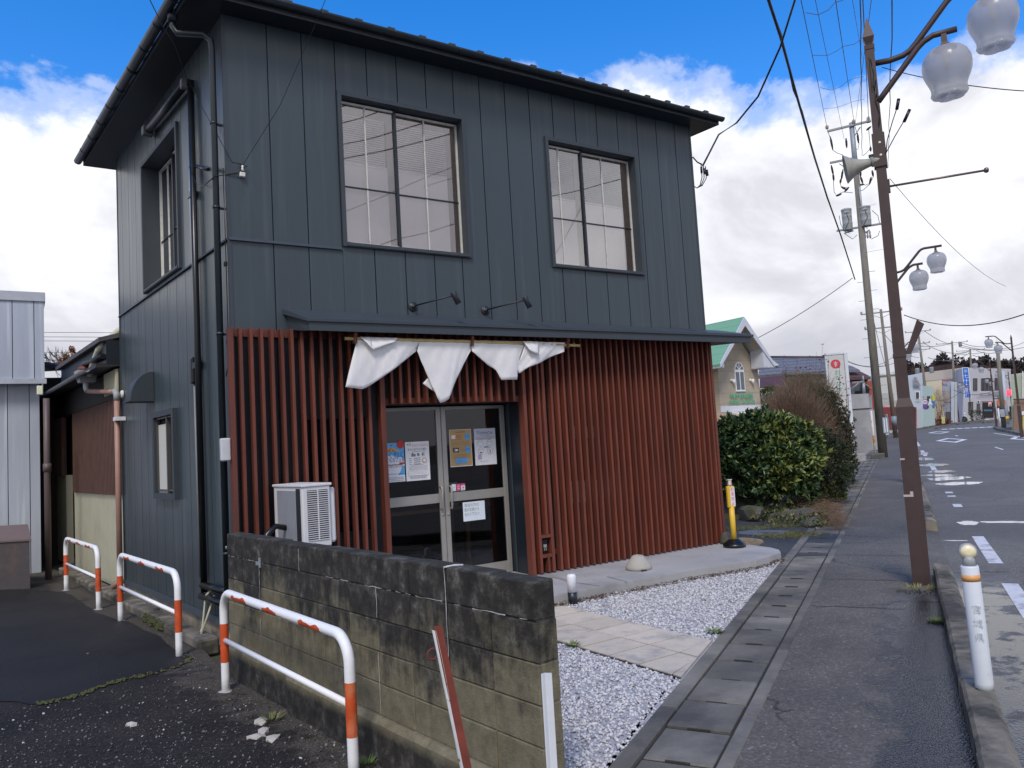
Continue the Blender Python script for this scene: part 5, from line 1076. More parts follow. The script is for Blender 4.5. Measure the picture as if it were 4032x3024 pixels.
# delineator on the kerb
kb = RD(0.33, 5.64, 0.155); g = thing('delineator_post', kb, 'white reflector post with an orange band on the kerb', 'post')
ax = (DR*0.0+NR*-0.02+Vector((0, 0, 1))).normalized()
b = MB().use(mat('white_resin', (0.66, 0.71, 0.76), rough=0.42, var=0.04, col2=(0.5, 0.52, 0.52), c2=(0.6, 0.75), scale=9)); b.lathe(kb, [(0.040, -0.02), (0.040, 0.012), (0.052, 0.02), (0.052, 0.05), (0.051, 0.755), (0.046, 0.765), (0.044, 0.762)], 28, ax)
b.build('post_body', parent=g)
b = MB().use(mat('orange_tape', (0.72, 0.36, 0.13), rough=0.45, var=0.06)); b.lathe(kb, [(0.0522, 0.67), (0.0522, 0.71)], 28, ax); b.build('band', parent=g)
rd_ = (Cv-kb); rd_.z = 0; rd_ = -DR+NR*0.12; rd_.normalize(); rc = kb+ax*0.85
b = MB().use(mat('grey_housing', (0.34, 0.36, 0.37), rough=0.4, var=0.06)); b.lathe(rc-rd_*0.02, [(0.046, 0), (0.053, 0.01), (0.053, 0.035), (0.047, 0.04)], 12, rd_); b.lathe(kb, [(0.040, 0.76), (0.034, 0.80), (0.030, 0.82)], 16, ax); b.build('reflector_housing', parent=g)
b = MB().use(mat('reflector_cream', (0.85, 0.78, 0.52), rough=0.25, var=0.05, scale=60)); b.lathe(rc+rd_*0.019, [(0.043, 0), (0.043, 0.003), (0.01, 0.006)], 24, rd_); b.build('reflector', parent=g)
b = MB().use(mat('embossed_resin', (0.52, 0.57, 0.61), rough=0.5, var=0.04)); pd = (Cv-kb); pd.z = 0; pd.normalize(); px_ = Vector((-pd.y, pd.x, 0))
for k, ch in enumerate('宮城県'): b.text(ch, kb+pd*0.0526+Vector((0, 0, 0.50-k*0.085))-px_*0.0, px_, Vector((0, 0, 1)), 0.055, None, 'CENTER', ext=0.0008)
b.build('embossed_letters', parent=g)
# weeds at the lamp foot and on the kerb
def tuft(name, c, n, h, spread, mats, lab, cat='weed', group=None, wd=0.004, flat=0.3):
    V = []; Q = []; MI = []
    for k in range(n):
        a = random.uniform(0, 6.28); r_ = spread*math.sqrt(random.random()); p0 = Vector(c)+Vector((math.cos(a)*r_, math.sin(a)*r_, 0)); hh = h*random.uniform(0.4, 1)
        ln = Vector((math.cos(a)*flat+random.uniform(-.3, .3), math.sin(a)*flat+random.uniform(-.3, .3), 1))*hh; sd_ = Vector((-math.sin(a), math.cos(a), 0))*wd
        k0 = len(V); mid = p0+ln*0.55; tip = p0+ln+Vector((math.cos(a), math.sin(a), -0.3))*hh*0.25
        V.extend([tuple(p0-sd_), tuple(p0+sd_), tuple(mid+sd_*0.8), tuple(mid-sd_*0.8), tuple(tip)]); Q.append((k0, k0+1, k0+2, k0+3)); Q.append((k0+3, k0+2, k0+4, k0+4)); mi_ = random.randrange(len(mats)); MI += [mi_, mi_]
    b = MB(); b.mats = mats; b.v = V; b.f = [q if q[3] != q[2] else q[:3] for q in Q]; b.mi = MI; b.sm = [False]*len(Q)
    return tag(b.build(name, org=Vector(c)), lab, cat, group)
GR = [mat('grass_green', (0.10, 0.15, 0.035), rough=0.9, var=0.3, scale=20), mat('grass_dry', (0.26, 0.22, 0.10), rough=0.9, var=0.3, scale=20), mat('grass_olive', (0.14, 0.14, 0.05), rough=0.9, var=0.3, scale=20)]
lf = RD(0.07, 9.80)
tuft('grass_tuft', lf+Vector((-0.16, -0.22, 0.0)), 160, 0.05, 0.24, GR, 'dry green grass tuft at the foot of the nearest lamp pole', flat=1.2)
tuft('grass_tuft', lf+Vector((0.06, -0.30, 0.0)), 120, 0.06, 0.12, GR[:1]+GR[:1]+GR[1:], 'small green tuft beside the kerb by the nearest lamp pole', flat=0.9)
tuft('moss_tuft', RD(0.17, 8.1), 200, 0.03, 0.10, GR[:1], 'green moss growing against the kerb side', flat=0.8)
tuft('grass_tuft', atz(1070, 2835, -0.11), 60, 0.05, 0.06, GR, 'weed sprouting among broken chips near the wall foot', flat=1.3)
tuft('grass_tuft', atz(1445, 3010, -0.11), 60, 0.05, 0.05, GR[:1], 'tiny green weed near the nearest rail post', flat=1.0)
tuft('grass_tuft', atz(1130+1125, 2545, 0.02), 70, 0.05, 0.05, GR[:1], 'small green weed at the near edge of the paving path', flat=1.0)
tuft('grass_tuft', atz(2820, 2492, 0.02), 90, 0.04, 0.06, GR[:1], 'green weed at the gravel corner by the drain', flat=1.2)
for i, (x, y) in enumerate(((2000+1400/2.4578, 2050+530/2.4578), (2000+1930/2.4578, 2050+430/2.4578), (2000+2190/2.4578, 2050+400/2.4578), (2000+760/2.4578, 2050+660/2.4578))):
    tuft('dry_weed', atz(x, y, 0.0), 34, 0.20, 0.10, [GR[1], LEAFM[0]], ('dry brown weed stalks by the apron, behind the cone', 'dry brown weed stalks at the middle of the apron edge', 'dry brown weed stalks near the apron tip', 'thin dry stalks beside the short white-and-black light')[i], wd=0.0015, flat=0.25)
# broken chips of concrete by the wall foot
CHIP = mat('broken_concrete', (0.46, 0.44, 0.40), rough=0.85, var=0.15, scale=20, bump=0.002)
for i, (x, y, s_) in enumerate(((1030, 2838, 0.085), (1036, 2878, 0.06), (1010, 2900, 0.075), (1075, 2905, 0.075), (517, 2852, 0.05))):
    rock(atz(x, y, -0.11), s_*1.15, s_*0.75, 0.022, CHIP, ('largest flat pale chip of broken concrete near the wall', 'narrow pale chip just below the largest one', 'pointed pale chip at the left of the broken pieces', 'flat pale chip at the right of the broken pieces', 'lone flat stone on the dark asphalt')[i], 20+i, name='concrete_chip', cat='stone chip', sub=1)
# ------------------------------------------------------------------ street lamps
GLOBE = bpy.data.materials.new('frosted_globe'); GLOBE.use_nodes = True; t, p = tree_of(GLOBE)
p.inputs['Base Color'].default_value = (0.56, 0.57, 0.60, 1); p.inputs['Roughness'].default_value = 0.22; p.inputs['Specular IOR Level'].default_value = 0.6
tl = nd(t, 'ShaderNodeBsdfTranslucent'); tl.inputs[0].default_value = (0.74, 0.75, 0.78, 1); ms_ = nd(t, 'ShaderNodeMixShader'); ms_.inputs[0].default_value = 0.5
t.links.new(p.outputs[0], ms_.inputs[1]); t.links.new(tl.outputs[0], ms_.inputs[2]); tp_ = nd(t, 'ShaderNodeBsdfTransparent'); m3_ = nd(t, 'ShaderNodeMixShader'); m3_.inputs[0].default_value = 0.24; t.links.new(ms_.outputs[0], m3_.inputs[1]); t.links.new(tp_.outputs[0], m3_.inputs[2]); t.links.new(m3_.outputs[0], t.nodes['Material Output'].inputs[0])
def globe_prof():
    return [(0.11, 0.0), (0.170, -0.022), (0.215, -0.07), (0.244, -0.14), (0.251, -0.21), (0.244, -0.28), (0.222, -0.345), (0.194, -0.40), (0.174, -0.45), (0.168, -0.495), (0.174, -0.53), (0.155, -0.56)]
def petal(i, a):
    k = max(0.0, (i-6)/5.0); return 1+0.12*k*abs(math.cos(3*a))+0.016*abs(math.cos(3*a))
def lamp_parts(g, near):
    def F(x, y, z): return Vector((x, y, z))
    def bx(b, x0, x1, y0, y1, z0, z1, r=0.004): b.bev(F, x0, x1, y0, y1, z0, z1, r)
    b = MB().use(RUSTP)
    w0, w1, w2 = 0.092, 0.080, 0.052
    def sq(w, z, cx=0): return [F(-w+cx, -w, z), F(w+cx, -w, z), F(w+cx, w, z), F(-w+cx, w, z)]
    b.loft([sq(w0, -0.05), sq(w0, 2.00), sq(w1*0.82, 2.10), sq(w1*0.80, 2.14)]); b.loft([sq(0.066, 2.10), sq(0.052, 5.30)]); 
    b.loft([sq(0.071, 4.82), sq(0.068, 5.22)]); b.loft([sq(0.070, 3.0-0.43), sq(0.070, 3.0-0.39)])
    b.loft([sq(0.052, 5.28), sq(0.048, 6.25)]); b.loft([sq(0.054, 6.25), sq(0.056, 6.30)])
    b.build('pole', parent=g)
    b = MB().use(RUSTP); b.loft([sq(0.030, 6.28), sq(0.040, 6.33), sq(0.062, 6.40), sq(0.003, 6.66)]); b.build('finial', parent=g)
    # two curved arms, each carrying a globe
    lo = [(0.04, 6.08), (0.20, 6.07), (0.34, 6.09), (0.42, 6.13), (0.50, 6.21), (0.83, 6.59), (0.89, 6.64), (0.97, 6.665), (1.42, 6.67)]
    hi = [(0.04, 5.60), (0.10, 5.67), (0.49, 6.12), (0.56, 6.18), (0.66, 6.225), (0.90, 6.23)]
    s_ = 1.0
    for pth, gx, gz in ((lo, 1.255, 6.40+0.42), (hi, 0.765, 6.05)):
        b = MB().use(RUSTP); ax_ = 0.0
        P_ = [F(x, 0.0 if pth is lo else -0.03, z) for x, z in pth]
        zt_ = P_[-1].z
        b.tube(P_, 0.034, 12)
        b.loft([[F(gx-w, -w+P_[-1].y, z), F(gx+w, -w+P_[-1].y, z), F(gx+w, w+P_[-1].y, z), F(gx-w, w+P_[-1].y, z)] for w, z in ((0.026, zt_), (0.030, zt_-0.12), (0.055, zt_-0.175))])
        b.lathe(F(gx, P_[-1].y, zt_-0.175), [(0.045, 0.0), (0.10, -0.008), (0.125, -0.022), (0.11, -0.03)], 20); b.build('lamp_arm', parent=g)
        b = MB().use(GLOBE); n_ = 48; c = F(gx, P_[-1].y, zt_-0.19); b.lathe(c, globe_prof(), n_, wob=petal)
        # star-folded underside
        b.f.pop(); b.sm.pop(); b.mi.pop(); k0 = len(b.v)-n_; b.v.append(tuple(c+F(0, 0, -0.525))); kc = len(b.v)-1; mid = []
        for j in range(n_):
            a = 2*math.pi*j/n_; vv = Vector(b.v[k0+j]); q_ = c+F(0, 0, -0.545)+(vv-c-F(0, 0, -0.55))*0.5; q_.z += 0.014*math.cos(12*a); b.v.append(tuple(q_)); mid.append(len(b.v)-1)
        for j in range(n_):
            k = (j+1) % n_; b.face([k0+j, mid[j], mid[k], k0+k]); b.face([mid[j], kc, mid[k]])
        b.build('lamp_globe', parent=g)
        if near: b = MB().use(WHITEP); b.lathe(c, [(0.045, -0.01), (0.045, -0.07), (0.030, -0.09), (0.034, -0.22), (0.01, -0.25)], 14); b.build('bulb', parent=g)
    if near:
        b = MB().use(mat('flag_rod', (0.19, 0.14, 0.14), rough=0.35, metal=0.5)); b.tube([F(0.06, -0.02, 4.575), F(1.02, -0.02, 4.56)], 0.013, 10); b.lathe(F(1.01, -0.02, 4.56), [(0.012, 0), (0.026, 0.008), (0.032, 0.026), (0.026, 0.045), (0.006, 0.052)], 14, F(1, 0, 0)); b.use(RUSTP); bx(b, 0.05, 0.075, -0.04, 0.01, 4.50, 4.66); b.build('flag_holder', parent=g)
        b = MB().use(RUSTP); bx(b, 0.05, 0.075, -0.05, 0.0, 2.62, 2.66)
        b.loft([[F(0.06, -0.07, 2.60), F(0.12, -0.07, 2.60), F(0.12, -0.02, 2.60), F(0.06, -0.02, 2.60)], [F(0.21, -0.08, 2.98), F(0.28, -0.08, 2.92), F(0.28, -0.03, 2.92), F(0.21, -0.03, 2.98)]]); b.build('broken_bracket', parent=g)
        b = MB().use(BLACK); b.tube([F(0.055, -0.06, 4.9), F(0.09, -0.08, 5.1), F(0.16, -0.08, 5.3), F(0.22, -0.08, 5.45)], 0.006, 6); b.tube([F(0.22, -0.08, 5.44), F(0.25, -0.08, 5.56)], 0.018, 8)
        b.tube([F(0.06, -0.07, 4.95), F(0.17, -0.1, 5.12), F(0.28, -0.1, 5.28)], 0.006, 6); b.tube([F(0.28, -0.1, 5.27), F(0.35, -0.1, 5.40)], 0.018, 8)
        b.tube([F(0.03, -0.075, 5.85), F(0.01, -0.06, 5.6), F(0.04, -0.06, 5.45), F(0.02, -0.07, 5.3)], 0.006, 6); b.build('cable_end', parent=g)
        b = MB().use(mat('bolt_cream', (0.75, 0.70, 0.52), rough=0.4, var=0.05)); 
        for z in (5.10, 4.95): b.lathe(F(0.01, -0.070, z), [(0.016, 0), (0.014, 0.004)], 12, F(0, -1, 0))
        b.build('bolt', parent=g)
        b = MB().use(BLACK); b.box(F, -0.02, -0.01, -0.052, -0.046, 5.72, 6.15); b.tube([F(0.0, -0.055, 6.12), F(0.02, -0.055, 5.95), F(0.0, -0.055, 5.8), F(0.03, -0.055, 5.65)], 0.005, 5); b.build('wiring_slot', parent=g)
        b = MB().use(mat('scrap_tape', (0.50, 0.42, 0.42), rough=0.6)); b.box(F, -0.098, 0.002, -0.0945, -0.093, 0.985, 1.01); b.box(F, -0.03, 0.002, -0.0945, -0.093, 1.01, 1.045); b.box(F, -0.098, -0.05, -0.0945, -0.093, 1.40, 1.42); b.build('tape_remnant', parent=g)
def speaker(g, x, z, s_=1.0):
    HORN = mat('horn_beige', (0.36, 0.37, 0.33), rough=0.5, var=0.1)
    ax = Vector((-1, -0.1, -0.12)).normalized(); c = Vector((x, -0.02, z))
    b = MB().use(HORN); b.lathe(c, [(0.045*s_, 0), (0.055*s_, 0.05*s_), (0.070*s_, 0.11*s_), (0.11*s_, 0.20*s_), (0.17*s_, 0.28*s_), (0.175*s_, 0.285*s_), (0.16*s_, 0.275*s_), (0.08*s_, 0.15*s_), (0.01, 0.10*s_)], 20, ax)
    b.lathe(c, [(0.060*s_, 0.0), (0.060*s_, -0.09*s_), (0.05*s_, -0.11*s_)], 16, ax); b.use(IRON); b.bev(lambda a, c_, z_: Vector((a, c_, z_)), x-0.02, -0.05, -0.04, -0.02, z+0.05, z+0.09, 0.003)
    b.build('speaker', parent=g)
LA = 'brown street lamps with paired tulip globes'
rzL = -R(26.5)
lamp = thing('street_lamp', (0, 0, 0), 'nearest brown street lamp with two tulip-shaped glass globes', 'street lamp', LA)
lamp_parts(lamp, True); speaker(lamp, -0.10, 4.90)
lamp.location = RD(0.07, 9.90); lamp.rotation_euler.z = rzL
proto = thing('street_lamp', (0, 0, 0), 'second brown street lamp, its pole behind the nearest one', 'street lamp', LA); lamp_parts(proto, False)
def at_ground(p): return Vector((p.x, p.y, rise(p)))
spots = [(RD(0.10, 24.9), 0, 'second brown street lamp, its globes beside the nearest pole')]
spots += [(RD(0.12, 57), 0, 'third lamp in the left row, globes above the nearest pole base collar'),
          (ground_s(T(1640, 1165)[0], 59), 180, 'right kerb lamp before the pale green building'), (ground_s(T(1415, 1110)[0], 88), 180, 'right kerb lamp before the bank entrance'),
          (ground_s(T(1565, 1060)[0], 118), 180, 'small lamp beyond the red signal at the far right'), (ground_s(T(915, 1050)[0], 149), 0, 'far lamp before the cream narrow building'), (ground_s(T(1080, 1045)[0], 154), 0, 'far lamp left of the bank sign'),
          (ground_s(T(450, 1100)[0], 96), 0, 'lamp before the white building with maroon base'), (ground_s(T(1195, 1010)[0], 150), 180, 'far lamp below the blue bank sign'), (ground_s(T(1450, 1010)[0], 140), 180, 'thin far lamp beside the grey concrete pole')]
for i, (q, a, lab) in enumerate(spots):
    o_ = proto if i == 0 else copy_tree(proto); o_.location = at_ground(q); o_.rotation_euler.z = rzL+R(a); o_['label'] = lab
# ------------------------------------------------------------------ utility poles
PCON = mat('pole_concrete', (0.20, 0.185, 0.155), rough=0.85, var=0.15, scale=3, bump=0.002, bscale=60, stretch=(3, 3, 0.8), col2=(0.13, 0.115, 0.09), c2=(0.5, 0.7))
GALV = mat('galvanised', (0.30, 0.31, 0.33), rough=0.45, metal=0.35, var=0.1); PORC = mat('insulator', (0.55, 0.45, 0.42), rough=0.3, var=0.2); TRF = mat('transformer_grey', (0.36, 0.39, 0.40), rough=0.45, var=0.08)
def arm(b, c, d, l0, l1, w_=0.04):
    n_ = Vector((-d.y, d.x, 0)); f_ = lambda a, o_, z: c+d*a+n_*o_+Vector((0, 0, z)); b.box(f_, l0, l1, -w_, w_, -w_, w_)
def insul(b, q, s_=1.0): b.use(PORC); b.lathe(q, [(0.035*s_, 0), (0.06*s_, 0.02*s_), (0.05*s_, 0.06*s_), (0.07*s_, 0.08*s_), (0.05*s_, 0.13*s_), (0.02*s_, 0.16*s_)], 10); b.use(GALV)
def sleeve(b, a, c, r_=0.025): b.use(BLACK); b.tube([a, a.lerp(c, 0.3), a.lerp(c, 0.7), c], [r_*0.4, r_, r_, r_*0.4], 7); b.use(GALV)
ub = at_ground(gpt(*T(408, 1395))); ub = RD(-0.80, 39.8); ub.z = rise(ub)
UT = hgt(2900+657/1.508, 735/1.508, ub)
u1 = thing('utility_pole', ub, 'large concrete utility pole with two transformers at the pavement edge', 'utility pole', 'utility poles with cross-arms along the street')
b = MB().use(PCON); b.tube([ub+Vector((0, 0, -0.1)), ub+Vector((0, 0, UT-ub.z-2.6))], [0.205, 0.130], 24); b.use(mat('steel_sleeve', (0.33, 0.38, 0.42), rough=0.5, metal=0.2)); b.tube([ub+Vector((0, 0, UT-ub.z-2.6)), ub+Vector((0, 0, UT-ub.z))], [0.128, 0.112], 20); b.build('pole', parent=u1)
Zr = lambda u, v: (2900+u/1.508, v/1.508)
def up_h(u, v): return hgt(*Zr(u, v), ub)
ad = Vector((NR.x, NR.y, 0))
def polept(u, v):                                                     # point seen at (u,v), on the plane across the road through the pole
    return onplane(*Zr(u, v), ub, DR)
b = MB().use(GALV); a0 = polept(540, 785); a1 = polept(800, 722); c = (a0+a1)/2
b.box(lambda a, o_, z: a0+(a1-a0).normalized()*a+DR*o_+Vector((0, 0, z)), 0, (a1-a0).length, -0.05-0.12, 0.05-0.12, -0.045, 0.045)
c0_ = polept(555, 972); c1_ = polept(690, 945); b.box(lambda a, o_, z: c0_+(c1_-c0_).normalized()*a+DR*o_+Vector((0, 0, z)), 0, (c1_-c0_).length, -0.17, -0.07, -0.045, 0.045)
b.tube([polept(685, 830), polept(735, 755)], 0.025, 6); b.tube([polept(610, 972), polept(665, 1010)], 0.02, 6)
for u, v in ((540, 775), (698, 742), (785, 725)): insul(b, polept(u, v)-DR*0.12+Vector((0, 0, 0.03)), 1.3)
b.bev(lambda a, o_, z: polept(782, 728)+NR*a+DR*o_+Vector((0, 0, z)), -0.06, 0.10, -0.2, -0.05, -0.05, 0.16, 0.02)
b.build('cross_arm', parent=u1)
b = MB().use(GALV)
for (A_, B_) in (((556, 810), (572, 890)), ((718, 790), (724, 850)), ((795, 870), (797, 900)), ((562, 980), (575, 1040)), ((573, 1030), (578, 1075)), ((632, 1005), (622, 1070)), ((620, 1060), (616, 1090)), ((735, 1010), (737, 1050)), ((735, 1045), (750, 1090)), ((805, 1010), (812, 1050)), ((800, 1050), (790, 1095)), ((620, 1108), (650, 1125)), ((640, 1140), (668, 1110)), ((590, 1165), (625, 1150)), ((705, 1100), (760, 1095)), ((710, 1138), (740, 1135)), ((770, 775), (800, 750)), ((650, 820), (655, 880))):
    sleeve(b, polept(*A_), polept(*B_), 0.05)
b.use(BLACK)
for L_ in (((540, 775), (557, 820), (570, 890), (600, 910), (632, 920)), ((700, 740), (718, 800), (728, 850), (722, 885), (690, 895)), ((785, 770), (795, 880), (770, 910), (750, 925)), ((575, 1075), (580, 1140), (592, 1160), (630, 1140), (690, 1145)), ((616, 1090), (622, 1110), (660, 1115)), ((812, 1050), (790, 1095), (750, 1130), (715, 1135)), ((750, 1090), (765, 1100), (790, 1090)), ((805, 1250), (840, 1280), (850, 1330)), ((610, 1280), (618, 1330), (640, 1370)), ((690, 1320), (640, 1345), (650, 1385)), ((800, 1420), (840, 1400), (850, 1370)), ((640, 1385), (690, 1420), (715, 1395))):
    b.tube([polept(*q) for q in L_], 0.014, 5)
b.build('jumper_cable', parent=u1)
for (u0, u1_, v0, v1) in ((632, 694, 1243, 1370), (738, 805, 1228, 1345)):
    b = MB().use(TRF); q1 = polept((u0+u1_)/2, v1); q0 = polept((u0+u1_)/2, v0); hh = q0.z-q1.z; rr = (polept(u1_, v1)-polept(u0, v1)).length/2
    q1 = Vector((q1.x, q1.y, q1.z)) - DR*0.05; b.lathe(q1, [(rr*0.9, 0), (rr*0.95, 0.03), (rr*0.95, hh*0.28), (rr*0.99, hh*0.30), (rr*0.96, hh*0.33), (rr*0.96, hh*0.62), (rr*1.0, hh*0.64), (rr*0.97, hh*0.67), (rr, hh*0.93), (rr*1.06, hh*0.95), (rr*1.04, hh), (rr*0.6, hh*1.04)], 24)
    b.bev(lambda a, o_, z: q1+NR*a-DR*o_+Vector((0, 0, z)), -0.10, 0.12, rr*0.95, rr*1.1, hh*0.78, hh*0.86, 0.01); b.use(BLACK); b.tube([q1-DR*rr*1.05+Vector((0, 0, hh*0.8)), q1-DR*rr*1.1+NR*0.1+Vector((0, 0, hh*0.4)), q1-DR*rr*1.05-NR*0.1+Vector((0, 0, 0.05)), q1-DR*rr+NR*0.05-Vector((0, 0, 0.2))], 0.012, 5); b.build('transformer', parent=u1)
b = MB().use(GALV); b.box(lambda a, o_, z: polept(715, 1352)+NR*a+DR*o_+Vector((0, 0, z)), -0.9, 1.35, -0.05, 0.05, -0.04, 0.04); b.tube([polept(740, 1400), polept(790, 1365)], 0.03, 6); b.tube([polept(640, 1385), polept(695, 1370)], 0.03, 6)
for u in (765, 780, 795): b.lathe(polept(u, 1415), [(0.03, 0), (0.05, 0.1), (0.03, 0.2), (0.05, 0.3), (0.03, 0.36)], 8)
b.use(mat('pvc_grey', (0.40, 0.44, 0.48), rough=0.4)); b.tube([ub+Vector((0.02, -0.20, 0))+Vector((0, 0, hgt(*Zr(705, 1300), ub)-ub.z)), ub+Vector((0.0, -0.19, 0))+Vector((0, 0, hgt(*Zr(690, 1125), ub)-ub.z))], 0.045, 8)
b.use(GALV)
for k in range(14):
    z = 2.9+k*0.45; s_ = 1 if k % 2 else -1; q = ub+Vector((0, 0, z)); b.tube([q+NR*s_*0.12, q+NR*s_*0.42], 0.011, 5)
for z in (1.2, 1.75, 2.3, 5.9, 6.6, 8.2): b.tube([ub+Vector((0, 0, z)), ub+Vector((0, 0, z+0.03))], 0.205-z*0.007, 20)
b.build('pole_fitting', parent=u1)
b = MB().use(mat('sign_grey_blue', (0.22, 0.29, 0.35), rough=0.5, var=0.05)); f_ = lambda a, o_, z: ub-DR*0.20+NR*(0.10+a)+DR*o_+Vector((0, 0, z)); b.bev(f_, 0.0, 0.27, -0.03, 0.0, 1.10, 1.85, 0.01); b.use(WHITEP); b.box(f_, 0.06, 0.11, -0.034, -0.030, 1.15, 1.80); b.box(f_, 0.16, 0.21, -0.034, -0.030, 1.15, 1.80); b.build('pole_guard', parent=u1)
b = MB().use(CONCL); b.bev(lambda a, c_, z: RD(a, c_, z+rise(ub)), -1.28, -0.72, 38.6, 39.5, -0.05, 0.22, 0.03); b.build('plinth', parent=u1)
q = gpt(*T(335, 1370)); g = thing('stay_guard', q, 'worn white and orange guard rod beside the concrete pole', 'pole'); tp = onplane(*T(294, 945), q, DR); b = MB().use(mat('worn_guard', (0.68, 0.66, 0.60), rough=0.5, var=0.1, scale=4, col2=(0.62, 0.25, 0.06), c2=(0.50, 0.56))); b.tube([q, tp], 0.05, 10); b.build('guard_tube', parent=g)
def upole(base, top, r0_, r1_, arms, lab, trans=None, m_=PCON):
    g = thing('utility_pole', base, lab, 'utility pole', 'utility poles with cross-arms along the street')
    b = MB().use(m_); b.tube([base-Vector((0, 0, 0.1)), top], [r0_, r1_], 14); b.build('pole', parent=g)
    b = MB().use(GALV)
    for z, l0, l1, hd in arms:
        d = hdir(hd); c = Vector((base.x+(top.x-base.x)*0.9, base.y+(top.y-base.y)*0.9, z)); arm(b, c, d, l0, l1, 0.05)
        for k in range(3): insul(b, c+d*(l0+(l1-l0)*(0.02+0.48*k))+Vector((0, 0, 0.03)), 1.5)
        b.tube([c+d*l0*0.6-Vector((0, 0, .05)), c-Vector((0, 0, 0.5))], 0.02, 5); b.tube([c+d*l1*0.6-Vector((0, 0, .05)), c-Vector((0, 0, 0.5))], 0.02, 5)
    b.build('cross_arm', parent=g)
    if trans:
        for z, dx in trans:
            b = MB().use(TRF); q = Vector((base.x, base.y, z))+NR*dx; b.lathe(q, [(0.26, 0), (0.29, 0.03), (0.29, 0.75), (0.31, 0.80), (0.2, 0.86)], 16); b.build('transformer', parent=g)
    return g
def vtop(base, u, v): return hgt(*T(u, v), base)
b2 = ground_s(T(515, 1175)[0], 72); t2 = onplane(*T(380, 40), b2, DR)
u2 = upole(b2, t2, 0.20, 0.10, [(vtop(b2, 380, 68), -1.6, 1.6, 116.5), (vtop(b2, 400, 205), -1.4, 1.5, 116.5)], 'second concrete utility pole between the white building and the lamp', [(vtop(b2, 430, 105), 0.9)])
b = MB().use(mat('sign_grey_blue', (0.22, 0.29, 0.35))); b.tube([b2+Vector((0, 0, 1.0)), b2+Vector((0, 0, 1.8))], 0.22, 14); b.build('pole_guard', parent=u2)
b3 = ground_s(T(820, 1095)[0], 125); t3 = onplane(*T(712, 225), b3, DR)
u3 = upole(b3, t3, 0.22, 0.13, [(vtop(b3, 715, 238), -1.7, 1.6, 116.5), (vtop(b3, 740, 345), -0.2, 1.3, 116.5), (vtop(b3, 745, 400), -1.5, 1.3, 116.5)], 'third utility pole rising behind the speed-limit sign', [(vtop(b3, 760, 615), -0.9), (vtop(b3, 760, 615), 0.9)])
b4 = ground_s(T(1050, 1050)[0], 165); t4 = onplane(*T(1017, 325), b4, DR)
u4 = upole(b4, t4, 0.24, 0.15, [(vtop(b4, 1017, 340), -2.6, 2.6, 116.5), (vtop(b4, 1020, 495), -1.8, 1.8, 100)], 'brown-topped utility pole left of the bank sign', [(vtop(b4, 1060, 375), 2.0)])
b5 = ground_s(T(1215, 1010)[0], 190); t5 = onplane(*T(1178, 395), b5, DR)
u5 = upole(b5, t5, 0.26, 0.15, [(vtop(b5, 1178, 405), -2.6, 2.8, 116.5), (vtop(b5, 1180, 438), -2.4, 2.6, 116.5)], 'utility pole right behind the blue bank sign', [(vtop(b5, 1190, 600), 0.9)])
b6 = ground_s(T(1480, 1115)[0], 82); t6 = onplane(*T(1424, 405), b6, DR)
u6 = upole(b6, t6, 0.20, 0.15, [], 'pale concrete pole beside the orange round sign at right')
b = MB().use(BLACK); c = t6; b.tube([c-NR*0.15+Vector((0, 0, -0.1)), c+Vector((0, 0, 1.0)), c+NR*0.2-Vector((0, 0, 0.1))], 0.02, 5); b.use(DARKT); b.tube([b6+Vector((0, 0, 1.0)), b6+Vector((0, 0, 1.9))], 0.21, 16); b.use(WHITEP)
for k in range(-2, 3): q = b6-DR*0.2+NR*k*0.07; b.box(lambda a, o_, z: q+NR*a+DR*(o_+abs(k)*0.03)+Vector((0, 0, z)), -0.02, 0.02, -0.05, -0.03, 1.1, 1.8)
b.build('pole_guard', parent=u6)
# ------------------------------------------------------------------ overhead wires
WIREM = mat('wire', (0.010, 0.011, 0.014), rough=0.6, var=0.1); THINW = mat('thin_wire', (0.10, 0.10, 0.12), rough=0.6)
def wire(A, B, r_, lab, sag=0.0, m_=WIREM, n=24, wob=0.0, group='overhead wires'):
    b = MB().use(m_); P_ = []
    for i in range(n+1):
        f = i/n; q = A.lerp(B, f); q.z -= sag*4*f*(1-f); q += Vector((math.sin(i*1.9)*wob, 0, math.cos(i*1.3)*wob)); P_.append(q)
    b.tube(P_, r_, 6); return tag(b.build('overhead_wire', org=A), lab, 'wire', group)
def through(A, px, py, z, k=1.7):                                     # straight run from A over the point seen at (px, py) at height z, on beyond the camera
    d = ray(px, py); q = Cv+d*((z-EYE)/d.z); return A+(q-A)*k
za = polept(540, 775).z
runs = [((540, 770), (383, 0), 10.8, 0.010, 'leftmost power line from the cross-arm of the big pole'), ((700, 738), (588, 0), 10.8, 0.010, 'middle power line from the cross-arm of the big pole'), ((785, 722), (750, 0), 10.6, 0.012, 'right power line from the cross-arm of the big pole'), ((640, 830), (468, 0), 10.2, 0.007, 'thin line reaching the antenna bracket below the cross-arm'), ((745, 925), (735, 0), 9.4, 0.012, 'twisted cable dropping past the loudspeaker'), ((705, 735), (755, 350), 10.5, 0.006, 'thin tie line leaning right above the cross-arm'), ((900, 1000), (925, 0), 6.5, 0.008, 'thin cable running close beside the nearest lamp pole'), ((748, 350), (688, 0), 10.6, 0.007, 'thin line left of the lamp finial')]
ends = []
for (a, c, z, r_, lab) in runs:
    A = polept(*a); B = through(A, *Zr(*c), z, 1.6); ends.append((A, B)); wire(A, B, r_, lab, wob=0.012 if 'twisted' in lab or 'close' in lab else 0.0)
A = polept(735, 1480); A = onplane(*Zr(703, 1659), ub, DR)
B = through(A, *Zr(185, 0), 8.2, 1.5)
b = MB().use(WIREM)
